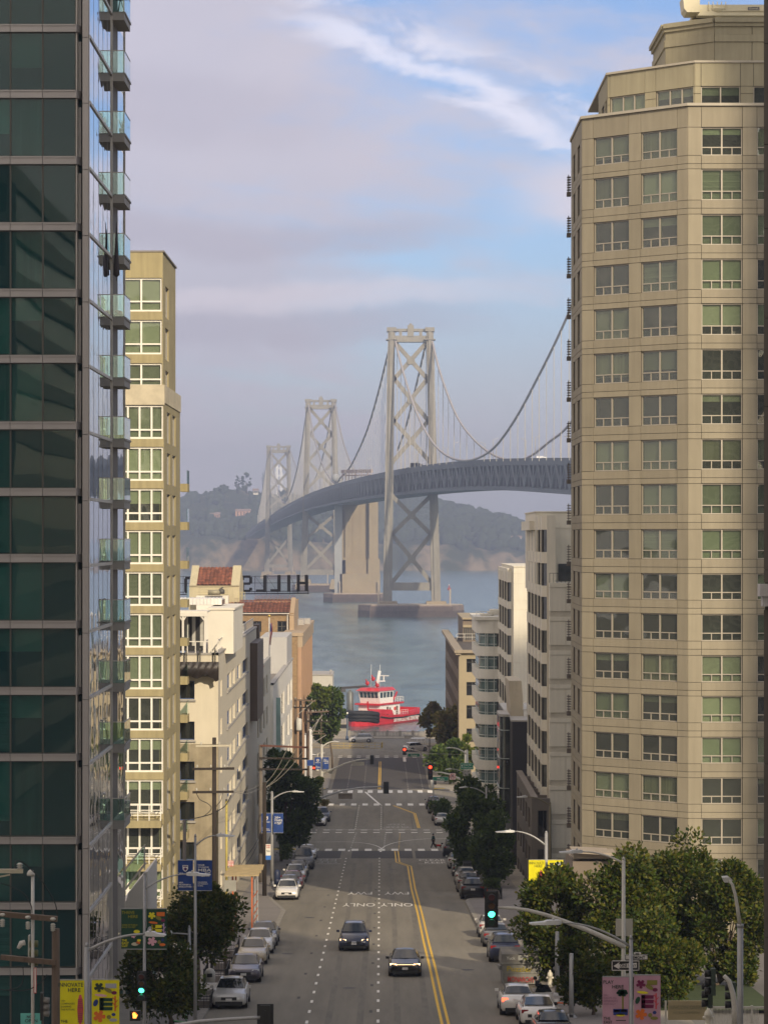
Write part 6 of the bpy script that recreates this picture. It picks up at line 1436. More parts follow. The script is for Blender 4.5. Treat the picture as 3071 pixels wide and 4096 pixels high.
# ---------------------------------------------------------------- people
def skin_body(name, joints, edges, radii, m, parent, sub=2):
    me = bpy.data.meshes.new(name); me.from_pydata(joints, edges, []); me.materials.append(m); o = bpy.data.objects.new(name, me); col.objects.link(o); o.parent = parent
    md = o.modifiers.new('skin', 'SKIN'); md.use_smooth_shade = True
    for i, r_ in enumerate(radii): me.skin_vertices[0].data[i].radius = (r_, r_) if not isinstance(r_, tuple) else r_
    me.skin_vertices[0].data[0].use_root = True
    s_ = o.modifiers.new('sub', 'SUBSURF'); s_.levels = sub; s_.render_levels = sub; return o
skin = mat('skin', (.30, .17, .11), .6, var=.05)
def person(lab, loc, rz, h, shirt, trousers, pose='walk', hair=(.02, .015, .012), cap=None, bend=0, name='person'):
    """body is one continuous figure about 1.75 tall before scaling; faces -Y"""
    th_ = thing(name, lab, 'person', loc); th_.rotation_euler = (0, 0, rz); th_.scale = (h / 1.75,) * 3; WL[th_] = Vector()
    st = .32 if pose == 'walk' else .05
    J = [(0, 0, .95), (0, -.01, 1.12), (0, -.02, 1.32), (0, -.01, 1.46), (0, -.02, 1.54), (0, -.03, 1.62), (0, -.03, 1.70),
         (.10, 0, .90), (.10, -st * .45, .50), (.10, -st, .09), (.10, -st - .13, .04), (-.10, 0, .90), (-.10, st * .2, .50), (-.10, st, .10), (-.10, st - .12, .03),
         (.19, -.01, 1.42), (.24, st * .35, 1.16), (.22, st * .4 - .04, .92), (.22, st * .4 - .08, .83), (-.19, -.01, 1.42), (-.25, -st * .3, 1.16), (-.22, -st * .6, .93), (-.22, -st * .6 - .05, .84)]
    E = [(0, 1), (1, 2), (2, 3), (3, 4), (4, 5), (5, 6), (0, 7), (7, 8), (8, 9), (9, 10), (0, 11), (11, 12), (12, 13), (13, 14), (3, 15), (15, 16), (16, 17), (17, 18), (3, 19), (19, 20), (20, 21), (21, 22)]
    Rr = [.13, .13, .16, .09, .055, .085, .075, .09, .065, .042, .035, .09, .065, .042, .035, .065, .045, .035, .03, .065, .045, .035, .03]
    if bend:
        J = [(x, y if z < .95 else y - (z - .95) * math.sin(bend), z if z < .95 else .95 + (z - .95) * math.cos(bend)) for x, y, z in J]
    o = skin_body('body', J, E, Rr, skin, th_)
    # clothes: slightly larger skins over the same bones
    def sub_(ids, nm, m_, k):
        mp = {j: i for i, j in enumerate(ids)}; ed = [(mp[a], mp[b_]) for a, b_ in E if a in mp and b_ in mp]
        skin_body(nm, [J[j] for j in ids], ed, [Rr[j] * k for j in ids], m_, th_)
    sub_([0, 1, 2, 3, 15, 16, 17, 19, 20, 21], 'jacket', shirt, 1.16); sub_([0, 7, 8, 9, 11, 12, 13], 'trousers', trousers, 1.18)
    hp = J[5]; q = MB(); q.ball((hp[0], hp[1] + .02, hp[2] + .035), .105, 6, (.86, 1.0, 1.0)); q.build('hair', cap or mat('hair_dark', hair, .8), th_)
    if cap: q = MB(); q.box(hp[0] - .07, hp[1] - .19, hp[2] + .04, hp[0] + .07, hp[1] - .06, hp[2] + .055); q.build('cap_brim', cap, th_)
    q = MB(); q.ball((hp[0], hp[1] - .10, hp[2] - .01), .016, 4)
    for s_ in (-1, 1): q.ball((hp[0] + s_ * .035, hp[1] - .085, hp[2] + .02), .010, 4)
    q.build('face_features', mat('skin_dark', (.15, .07, .05)), th_)
    for i in (10, 14):
        q = MB(); x, y, z = J[i]; q.box(x - .05, y - .04, z - .04, x + .05, y + .22, z + .05); q.build('shoe', mat('shoe_white', (.6, .58, .55)) if pose == 'walk' else blackp, th_)
    for i, a in ((18, 1), (22, -1)):
        x, y, z = J[i]
        for k in range(5): q = MB(); q.tube([(x + (k - 2) * .013, y, z), (x + (k - 2) * .014, y - .02, z - .05), (x + (k - 2) * .012, y - .035, z - (.06 if k == 4 else .085 + .006 * (2 - abs(k - 2))))], [.010, .009, .006], 5); q.build('finger', skin, th_)
    return th_
d = DG(3396); person('walker in dark green jacket, black trousers and cap on the crossing with a red-coated dog', (XW(1733, d), d, g(d)), R(-80), 1.62, mat('jacket_green', (.02, .06, .055), .9), mat('trousers_black', (.015, .015, .02), .9), cap=mat('cap_dark', (.03, .03, .04), .9))
dg_ = thing('dog', 'small dog in a red coat walking behind the walker on the crossing', 'dog', (XW(1756, d), d, g(d))); WL[dg_] = Vector()
J = [(0, 0, .34), (.16, 0, .35), (.32, 0, .36), (.42, 0, .44), (.50, 0, .50), (.60, 0, .48), (-.16, 0, .34), (-.28, 0, .40), (.30, .07, .25), (.31, .07, .13), (.30, .07, .02), (.34, -.07, .25), (.38, -.07, .13), (.36, -.07, .02), (-.16, .07, .24), (-.22, .07, .15), (-.18, .07, .02), (-.14, -.07, .24), (-.12, -.07, .14), (-.06, -.07, .02)]
E_d = [(0, 1), (1, 2), (2, 3), (3, 4), (4, 5), (0, 6), (6, 7), (2, 8), (8, 9), (9, 10), (2, 11), (11, 12), (12, 13), (6, 14), (14, 15), (15, 16), (6, 17), (17, 18), (18, 19)]
skin_body('body', J, E_d, [.09, .10, .10, .06, .06, .03, .09, .018] + [.035, .02, .02] * 2 + [.045, .022, .02] * 2, mat('dog_fur', (.10, .05, .03), .9), dg_)
skin_body('coat', J[:3] + [J[6]], [(0, 1), (1, 2), (0, 3)], [.115, .12, .115, .105], mat('coat_red', (.45, .03, .02), .9), dg_); dg_.rotation_euler = (0, 0, math.pi)
q = MB()
for s_ in (-1, 1): q.extr([(.46, s_ * .03, .55), (.49, s_ * .05, .63), (.51, s_ * .03, .55)], (0, .01 * s_, 0))
q.build('ears', MATS['dog_fur'], dg_)
d = DG(3525); person('man in black seen from behind on the left pavement beyond the wooden shelter', (XW(1005, 262), 262, ZW(3545, 262) if False else g(262) + .16), math.pi, 1.75, mat('jacket_black', (.015, .016, .02), .9), MATS['trousers_black'], pose='stand')
# person leaning into the car, and the open door
kids_ = [c for c in bpy.data.objects if c == dr]
bpy.data.objects.remove(dr)
person('person in dark top leaning into the open rear door of the white sedan', (cx_ + 1.35, dsd + 2.0, zc_ + .1), R(-100), 1.72, MATS['jacket_black'], MATS['trousers_black'], pose='stand', bend=.55)
for o in bpy.data.objects:
    if o.get('label', '').startswith('white sedan with glowing'): WS = o
dor = MB(); dor.extr([(-.93, .15, .32), (-1.75, -.05, .34), (-1.80, -.06, .95), (-.93, .15, .95)], (0, .06, 0)); dob = dor.build('open_door', PT['white'], None); dob.parent = WS; dob.location = WL[dob]
q = MB(); q.extr([(-.93, .16, .97), (-1.80, -.05, .97), (-1.62, -.02, 1.32), (-1.1, .12, 1.38)], (0, .03, 0)); o = q.build('door_window', glc, None); o.parent = dob; o.location = WL[o] - WL[dob]
# ---------------------------------------------------------------- fireboat
red = mat('boat_red', (.50, .016, .026), .4, var=.16, scale=.4, coat=.4); wh = mat('boat_white', (.78, .76, .72), .35, var=.04, scale=.6); rub = mat('rubber_black', (.012, .011, .012), .75, var=.3, scale=1)
bow, stern = Vector((XW(1412, 628), 628, 0)), Vector((XW(1628, 650), 650, 0)); fwd = (bow - stern); Lb = fwd.length; hd = math.atan2(fwd.y, fwd.x)
fb = thing('fireboat', 'red and white fireboat with black bow fender moored at the waterfront', 'boat', (bow + stern) / 2); fb.rotation_euler = (0, 0, hd); WL[fb] = Vector()
h = Lb / 2; st = [(-h, 3.5, 2.2), (-h * .8, 3.8, 2.1), (-h * .3, 3.9, 2.0), (h * .2, 3.9, 2.2), (h * .55, 3.7, 3.0), (h * .8, 2.9, 3.4), (h * .95, 1.6, 3.6), (h, .5, 3.7)]
vs_ = []; fs_ = []
for (x, w_, z) in st:
    for (kx, kz) in ((.0, -1), (.72, -.9), (.92, .1), (1.0, z)): vs_.append((x - (0 if kz != -1 else .6 * (x > 0)), w_ * kx if kz != z else w_, kz))
    for (kx, kz) in ((1.0, z), (.92, .1), (.72, -.9)): vs_.append((x, -w_ * kx, kz))
m_ = 7
for i in range(len(st) - 1):
    for k in range(m_): a = i * m_ + k; c_ = i * m_ + (k + 1) % m_; fs_.append((a, a + m_, c_ + m_, c_))
fs_ += [tuple(range(m_)), tuple(range((len(st) - 1) * m_, len(st) * m_))[::-1]]
MB().mesh(vs_, fs_).build('hull', red, fb)
q = MB(); pts = [(h * .60, 3.75, 2.6), (h * .74, 3.4, 2.9), (h * .9, 2.4, 3.1), (h * 1.0, .9, 3.1), (h * 1.02, -.6, 3.1), (h * .9, -2.4, 3.1), (h * .7, -3.5, 3.0)]
for dz, r_ in ((0, .62), (-.85, .6), (-1.6, .5)): q.tube([(x - (.25 * -dz), y * (1 + dz * .03), z + dz) for x, y, z in pts], r_, 8)
q.build('bow_fender', rub, fb)
q = MB(); q.tube([(-h, 3.62, 1.55), (-h * .3, 4.0, 1.35), (h * .2, 4.0, 1.5), (h * .5, 3.85, 2.0)], .16, 6); q.build('rubbing_strake', rub, fb)
q = MB(); q.extr([(-h * .98, 3.55, 2.2), (-h * .55, 3.9, 2.05), (-h * .50, 3.9, 2.7), (-h * .98, 3.5, 3.2)], (0, -.12, 0)); q.extr([(-h * .98, -3.55, 2.2), (-h * .55, -3.9, 2.05), (-h * .5, -3.9, 2.7), (-h * .98, -3.5, 3.2)], (0, .12, 0)); q.box(-h, -3.5, 2.0, -h + .15, 3.5, 3.2)
q.extr([(h * .05, 3.92, 2.1), (h * .55, 3.72, 2.9), (h * .82, 2.75, 3.3), (h * .82, 2.75, 4.0), (h * .5, 3.7, 3.8), (h * .10, 3.9, 3.4)], (0, -.12, 0)); q.build('bulwark', red, fb)
q = MB(); q.box(-h * .98, -3.4, 1.95, h * .5, 3.4, 2.0); q.build('deck', mat('deck_grey', (.25, .22, .2), .8), fb)
q = MB(); q.box(-h * .32, -2.9, 2.0, h * .42, 2.9, 4.6); q.build('deckhouse', wh, fb)
q = MB(); q.box(-h * .42, -3.3, 4.6, h * .50, 3.3, 5.0); q.build('bridge_deck', red, fb)
q = MB(); q.mesh([(-h * .10, -2.7, 5), (h * .38, -2.7, 5), (h * .38, 2.7, 5), (-h * .10, 2.7, 5), (-h * .10, -2.8, 7.9), (h * .44, -2.8, 7.9), (h * .44, 2.8, 7.9), (-h * .10, 2.8, 7.9)], MB.BF); whs = q.build('wheelhouse', wh, fb)
q = MB(); q.mesh([(-h * .15, -3.1, 7.9), (h * .5, -3.1, 7.9), (h * .5, 3.1, 7.9), (-h * .15, 3.1, 7.9), (-h * .12, -2.4, 8.6), (h * .40, -2.4, 8.6), (h * .40, 2.4, 8.6), (-h * .12, 2.4, 8.6)], MB.BF); q.build('wheelhouse_roof', red, fb)
wg = mat('boat_glass', (.03, .05, .06), .08, var=0, spec=.8)
for k in range(4):
    x0_ = -h * .07 + k * 1.55; q = MB(); q.extr([(x0_, 2.73, 6.3), (x0_ + 1.15, 2.73, 6.3), (x0_ + 1.22, 2.80, 7.6), (x0_, 2.80, 7.6)], (0, .04, 0)); q.build('window', wg, whs)
for k in range(5):
    y0_ = -2.45 + k * 1.0; q = MB(); q.extr([(h * .41, y0_, 6.3), (h * .41, y0_ + .8, 6.3), (h * .435, y0_ + .8, 7.6), (h * .435, y0_, 7.6)], (.04, 0, 0)); q.build('window', wg, whs)
for x0_, w_, z0_, z1_ in ((-h * .25, .9, 2.1, 4.1), (h * .02, .6, 3.2, 3.9), (h * .1, .9, 2.1, 4.1)):
    q = MB(); q.box(x0_, 2.9, z0_, x0_ + w_, 2.94, z1_); q.build('door' if z0_ < 3 else 'window', mat('boat_door', (.18, .12, .1)), fb)
q = MB(); q.lathe((0, 0, 0), [(.28, -.05), (.45, -.05), (.45, .05), (.28, .05)], 14)
for i, v_ in enumerate(q.v): q.v[i] = (v_[0] - h * .13, 2.98 + v_[2], 3.5 + v_[1])
q.build('lifebuoy', mat('lifebuoy_red', (.6, .06, .04)), fb)
q = MB(); q.bar((h * .15, 0, 8.6), (h * .03, 0, 12.4), .5); q.bar((h * .08, 0, 10.0), (-h * .16, 0, 9.9), .25); q.bar((-h * .12, -1.3, 11.2), (-h * .12, 1.3, 11.2), .2); q.bar((-h * .12, 0, 9.9), (-h * .12, 0, 11.2), .2)
for y in (-1.2, 1.2): q.tube([(h * .2, y, 8.6), (h * .18, y, 14)], .04, 4)
q.build('mast', wh, fb)
q = MB()
for (x, y, z) in ((h * .3, 1.3, 8.7), (h * .38, -.8, 9.2), (h * .3, .2, 10.2)): q.ball((x, y, z + .5), .5, 6); q.bar((x, y, z), (x + .9, y + .2, z + 1.4), .25)
q.bar((-h * .35, 1, 5.3), (-h * .42, 1.4, 7.3), .3); q.ball((-h * .34, 1, 5.8), .5, 6); q.bar((h * .62, 1.2, 3.6), (h * .66, 1.4, 5.6), .35); q.build('water_monitor', red, fb)
q = MB()
for y in (-1.3, 1.3): q.tube([(-h * .2, y, 5), (-h * .2, y, 8.2), (-h * .26, y, 8.6)], .28, 8)
q.build('exhaust', chrome, fb)
q = MB(); xs_ = [-h * .42, -h * .3, -h * .2, -h * .1]
for z in (5.4, 5.8, 6.2): q.bar((-h * .42, 3.2, z), (-h * .1, 3.2, z), .06); q.bar((-h * .42, -3.2, z), (-h * .42, 3.2, z), .06)
for x in xs_: q.bar((x, 3.2, 5), (x, 3.2, 6.2), .06)
for z in (2.6, 3.1): q.bar((-h * .5, 3.75, z), (h * .05, 3.85, z), .05)
for k in range(7): x = -h * .5 + k * h * .09; q.bar((x, 3.78, 2.0), (x, 3.78, 3.1), .05)
q.build('railing', wh, fb)
t_ = text('SAN FRANCISCO FIRE DEPARTMENT', 'lettering', fb, wh, .95, (0, 0, 0), width=12.6, bold=.02); t_.location = (h * .05, 4.06, .48); t_.rotation_euler = (R(90), 0, math.pi); t_.location.y = 4.0
# dolphin pile, davit, gangway
pl = thing('mooring_pile', 'thick grey steel mooring pile with conical cap left of the fireboat', 'pile', P(1400, 2850, 636)); p0 = P(1400, 2850, 636)
q = MB(); q.lathe((p0.x, 636, 0), [(.78, -2), (.78, ZW(2771, 636)), (.1, ZW(2759, 636))], 20); q.build('shaft', mat('pile_steel', (.16, .17, .16), .5, metal=.4, var=.15, scale=.4, streak=.2), pl); q = MB(); q.lathe((p0.x, 636, 2.4), [(1.5, 0), (1.5, .5)], 16); q.box(p0.x - 2.5, 634.8, 1.6, p0.x + .8, 637, 3.0); q.build('collar', rub, pl)
dv = thing('dock_crane', 'dark dock crane with long horizontal jib behind the fireboat wheelhouse', 'crane', P(1462, 2790, 650))
q = MB(); q.box(XW(1458, 650), 650, 0, XW(1472, 650), 651, ZW(2744, 650)); q.build('post', mat('crane_dark', (.06, .055, .05), .6), dv); q = MB(); a, c_ = P(1360, 2753, 640), P(1470, 2746, 650); q.bar(a, c_, .5, .55); q.box(a.x, a.y - .3, a.z - .9, a.x + 1.3, a.y + .3, a.z - .2); q.tube([a + Vector((.4, 0, 0)), a + Vector((.4, 0, -2.6))], .03, 4); q.build('jib', MATS['crane_dark'], dv)
fl2 = thing('floating_dock', 'grey floating dock under the left tree beside the fireboat bow', 'dock', P(1375, 2870, 618)); q = MB(); q.box(XW(1330, 618), 606, -.3, XW(1392, 618), 622, 2.3); q.build('deck', conc, fl2); q = MB(); q.box(XW(1330, 618), 605.8, 1.2, XW(1393, 618), 606, 2.0); q.build('fender', rub, fl2)
# ---------------------------------------------------------------- waterfront balustrade, rails, lamp
bal = thing('balustrade', 'pale concrete balustrade with slender bars along the waterfront', 'balustrade', (0, 541, g(541) + .22)); zb_ = g(541) + .2
for k in range(22):
    x = -9.5 + k * 2.55; q = MB(); q.box(x - .27, 540.75, zb_, x + .27, 541.25, zb_ + 1.22); q.build('post', kerbm, bal)
q = MB(); q.box(-40, 540.85, zb_ + .9, 46, 541.15, zb_ + 1.03); q.box(-40, 540.85, zb_, 46, 541.15, zb_ + .15); q.build('rail', kerbm, bal)
q = MB()
for k in range(300): x = -40 + k * .28; q.box(x, 540.94, zb_ + .15, x + .1, 541.06, zb_ + .9)
tag(q.build('bars', kerbm, bal), kind='stuff')
bn = thing('bench_block', 'pale stone bench block in front of the waterfront balustrade', 'bench', P(1635, 2948, 537)); q = MB(); z_ = g(540) + .22; q.box(XW(1617, 537.5), 537.5, z_, XW(1652, 537.5), 538.3, z_ + .45); q.build('seat', kerbm, bn); q = MB(); q.box(XW(1620, 537.6), 537.6, z_ - .02, XW(1649, 537.6), 538.2, z_ + .06); q.build('plinth', conc, bn)
lp = thing('promenade_lamp', 'blue promenade lamp post with white globe by the balustrade', 'lamp', P(1388, 2967, 530)); q = MB(); b0 = Vector((XW(1388, 530), 530, g(530))); q.lathe(b0, [(.32, 0), (.28, .7), (.12, .9), (.09, 5.0), (.16, 5.1)], 10); q.build('pole', mat('lamp_blue', (.04, .07, .13), .5), lp); q = MB(); q.ball(b0 + Vector((0, 0, 5.3)), .25, 6); q.build('globe', mat('globe_white', (.8, .78, .7), .3), lp)
railing('yellow_railing', 'low yellow pipe railing on the tan median at the end of the street', [(XW(1325, 498), 498, g(498)), (XW(1525, 498), 498, g(498)), (XW(1530, 503), 503, g(503))], 1.0, n=8, rails=(1, .5, .05), m=mat('rail_yellow2', (.50, .36, .05), .6), post=.05)
railing('white_railing', 'white pipe railing at the waterfront stop behind the Spear signal', [(XW(1638, 508), 508, g(508) + .1), (XW(1700, 508), 508, g(508) + .1)], 1.3, n=4, rails=(1, .5), post=.07)
st_ = thing('stop_shelter', 'small white platform canopy beside the waterfront road', 'shelter', P(1670, 2978, 506)); q = MB(); q.box(XW(1645, 504), 504, g(504) + 1.45, XW(1700, 504), 506, g(504) + 1.55); q.build('roof', wh, st_); q = MB(); q.box(XW(1648, 504), 504.5, g(504), XW(1652, 504), 504.6, g(504) + 1.5); q.box(XW(1690, 504), 504.5, g(504), XW(1694, 504), 504.6, g(504) + 1.5); q.build('posts', wh, st_)
# ---------------------------------------------------------------- trees
def leafmat(name, cols):
    m = bpy.data.materials.new(name); nt2 = m; nt2, N2, L2 = nodes(m); o_ = N2('ShaderNodeOutputMaterial'); pb = N2('ShaderNodeBsdfPrincipled'); pb.inputs['Roughness'].default_value = .5; pb.inputs['Specular IOR Level'].default_value = .25
    geo = N2('ShaderNodeNewGeometry'); cr = N2('ShaderNodeValToRGB'); cr.color_ramp.interpolation = 'LINEAR'
    while len(cr.color_ramp.elements) < len(cols): cr.color_ramp.elements.new(.5)
    for i, c_ in enumerate(cols): cr.color_ramp.elements[i].position = i / (len(cols) - 1); cr.color_ramp.elements[i].color = (*c_, 1)
    L2(geo.outputs['Random Per Island'], cr.inputs[0]); L2(cr.outputs[0], pb.inputs['Base Color'])
    tr = N2('ShaderNodeBsdfTranslucent'); L2(cr.outputs[0], tr.inputs[0]); mx = N2('ShaderNodeMixShader'); mx.inputs[0].default_value = .25; L2(pb.outputs[0], mx.inputs[1]); L2(tr.outputs[0], mx.inputs[2]); L2(mx.outputs[0], o_.inputs[0]); return m
LM = dict(magnolia=leafmat('leaf_magnolia', [(.018, .036, .005), (.038, .064, .008), (.062, .092, .011), (.085, .078, .013), (.15, .16, .022)]),
          dark=leafmat('leaf_dark', [(.028, .052, .012), (.055, .095, .02), (.11, .15, .03), (.07, .11, .022)]),
          olive=leafmat('leaf_olive', [(.09, .10, .02), (.19, .17, .035), (.26, .18, .05), (.17, .19, .035)]),
          bright=leafmat('leaf_bright', [(.06, .10, .015), (.12, .16, .02), (.17, .18, .03)]))
bark = mat('bark', (.11, .085, .06), .9, var=.3, scale=3)
def tree(lab, px, ptop, pbot, pw, d, kind='magnolia', leaf=.17, n=6000, trunk_px=None, base_z=None, group='street trees', clumps=26, dz=None, asp=1.0, seed=None, cats='tree'):
    rr = random.Random(seed or int(px * 7 + ptop)); k = d / F
    top, bot = ZW(ptop, d), ZW(pbot, d); rx = pw * k / 2; rz_ = (top - bot) / 2; cz = (top + bot) / 2; cx = XW(px, d); ry = (dz or min(rx, 2.8)) * asp
    tx = XW(trunk_px, d) if trunk_px else cx; zb = base_z if base_z is not None else g(d) + .1
    th_ = thing('street_tree', lab, cats, (tx, d, zb), group)
    q = MB(); fork = Vector((tx + (cx - tx) * .4, d, bot + rz_ * .25)); tr_ = max(.09, min(.2, rx * .05))
    q.tube([(tx, d, zb), (tx + rr.uniform(-.1, .1), d, zb + (fork.z - zb) * .5), fork], [tr_ * 1.15, tr_, tr_ * .8], 8); 
    cl = []
    for i in range(clumps):
        while True:
            x, y, z = rr.uniform(-1, 1), rr.uniform(-1, 1), rr.uniform(-1, 1)
            if .25 < x * x + y * y + z * z < 1: break
        if z < -.3: x *= .75; y *= .75
        c_ = Vector((cx + x * rx * .84, d + y * ry * .8, cz + z * rz_ * .84)); r_ = rr.uniform(.25, .43) * min(rx, rz_ * 1.2)
        cl.append((c_, r_))
    for c_, r_ in cl[:14]:
        m_ = fork.lerp(c_, .5) + Vector((rr.uniform(-.2, .2), rr.uniform(-.2, .2), -.1)); q.tube([fork, m_, c_], [tr_ * .5, tr_ * .3, .02], 5)
    q.build('trunk', bark, th_)
    q = MB(); per = n // len(cl); V = q.v; Fc = q.f
    for c_, r_ in cl:
        for i in range(per):
            u_ = rr.uniform(-1, 1); a = rr.uniform(0, 6.283); s_ = math.sqrt(1 - u_ * u_); rad = r_ * (rr.random() ** .35) * rr.uniform(.85, 1.15)
            nrm = Vector((s_ * math.cos(a), s_ * math.sin(a), u_)); p = c_ + Vector((nrm.x, nrm.y, nrm.z * .85)) * rad
            L_f = leaf * rr.uniform(.9, 1.7); ax = (nrm + Vector((rr.uniform(-.8, .8), rr.uniform(-.8, .8), rr.uniform(-.3, .9)))).normalized(); sd_ = ax.cross(Vector((rr.uniform(-1, 1), rr.uniform(-1, 1), rr.uniform(-1, 1)))).normalized() * L_f * .32
            k0 = len(V); m_ = p + ax * L_f * .5
            V.append(tuple(p)); V.append(tuple(m_ + sd_)); V.append(tuple(p + ax * L_f)); V.append(tuple(m_ - sd_)); Fc.append((k0, k0 + 1, k0 + 2, k0 + 3))
    q.m = [0] * len(Fc); q.sm = [False] * len(Fc)
    q.build('crown', LM[kind], th_); return th_
tree('broad magnolia at the lower left behind the green signal head', 650, 3715, 4085, 350, 128, n=9000, trunk_px=680, clumps=30, leaf=.17)
tree('magnolia beside the left parked cars, its trunk by the bike rack', 800, 3510, 3860, 320, 142, n=9000, trunk_px=787, clumps=30, leaf=.17)
tree('low bushy magnolia crown in front of the wooden shelter on the left', 905, 3560, 3740, 70, 150, n=1500, clumps=8, leaf=.16)
tree('leftmost big magnolia of the right group, below the yellow banner', 2215, 3440, 3940, 330, 150, n=13000, trunk_px=2290, clumps=36, leaf=.18)
tree('tall magnolia in the middle of the right group, behind the signal pole', 2520, 3350, 4020, 430, 146, n=17000, trunk_px=2370, clumps=46, leaf=.18)
tree('magnolia behind the curved lamp at the far right, tallest crown', 2730, 3330, 3900, 400, 152, n=16000, trunk_px=2660, clumps=44, leaf=.18)
tree('rightmost magnolia cut by the picture edge', 2930, 3420, 4010, 330, 148, n=13000, trunk_px=2840, clumps=36, leaf=.18)
tree('small magnolia with forked trunks above the pink banners', 2330, 3700, 4060, 260, 134, n=8000, trunk_px=2372, clumps=26, leaf=.17)
tree('magnolia filling the gap behind the one way sign', 2640, 3640, 4060, 330, 138, n=9000, trunk_px=2760, clumps=28, leaf=.17)
tree('big dark tree on the right pavement beside the curved black glass bay', 1905, 3150, 3500, 240, 238, 'dark', .24, 12000, trunk_px=1945, clumps=36)
tree('dark tree just beyond, its crown over the parked silver hybrid', 1975, 3240, 3560, 170, 226, 'dark', .24, 8000, trunk_px=1965, clumps=26)
tree('small dark tree covering a parked car beyond the first crossing', 1765, 3195, 3275, 90, 322, 'dark', .26, 1800, clumps=9)
tree('upper crown of the dark tree beside the direction signs', 1890, 3110, 3250, 150, 262, 'dark', .26, 4500, trunk_px=1930, clumps=18)
tree('large dark tree on the left pavement above the blue 20 years banner', 1170, 3050, 3400, 220, 262, 'dark', .26, 13000, trunk_px=1125, clumps=40)
tree('rear dark tree rising between the utility poles on the left', 1120, 2985, 3180, 130, 272, 'dark', .26, 5000, clumps=20)
tree('small yellow-green shrubby tree at the left corner before Main', 1268, 3095, 3150, 42, 345, 'bright', .26, 900, clumps=7)
tree('tall green waterfront tree left of the fireboat', 1300, 2705, 2990, 150, 430, 'dark', .45, 9000, clumps=34, trunk_px=1330)
tree('sunlit lighter tree in front of the pier shed', 1285, 2730, 2860, 80, 420, 'bright', .38, 1800, clumps=10)
tree('thin olive tree right of the fireboat stern', 1718, 2790, 2960, 84, 455, 'olive', .40, 2600, clumps=14)
tree('russet-green tree against the brown office wall', 1815, 2815, 3060, 150, 420, 'olive', .42, 8000, clumps=30)
tree('darker tree below the russet one on the right pavement', 1800, 2960, 3130, 170, 400, 'dark', .40, 7000, clumps=26)
tree('round green tree beside the curved white flats', 1880, 2930, 3080, 60, 380, 'bright', .38, 1500, clumps=8)
def shrub(lab, px, py, wpx, hpx, d, kind='dark', n=500):
    rr = random.Random(px); th_ = thing('shrub', lab, 'shrub', P(px, py, d)); q = MB(); k = d / F
    for i in range(n):
        p = P(px + rr.gauss(0, .28) * wpx, py - rr.uniform(0, 1) ** .8 * hpx, d + rr.uniform(-.6, .6)); ax = Vector((rr.uniform(-1, 1), rr.uniform(-1, 1), rr.uniform(-.2, 1))).normalized(); sd_ = ax.cross(Vector((rr.random(), 1, rr.random()))).normalized() * .05; q.face([p, p + ax * .12 + sd_, p + ax * .25, p + ax * .12 - sd_])
    q.build('foliage', LM[kind], th_); q = MB()
    for i in range(4): q.tube([P(px, py, d), P(px + rr.uniform(-.2, .2) * wpx, py - hpx * .6, d)], .02, 4)
    q.build('stems', bark, th_)
shrub('grassy planting at the left corner beside the hydrant', 1296, 3226, 30, 24, 344, 'olive')
shrub('dark hedge by the left pavement wall', 1145, 3440, 40, 55, 250, 'dark', 700); shrub('hedge inside the iron fence under the right dark tree', 1968, 3560, 60, 40, 214, 'dark', 800)
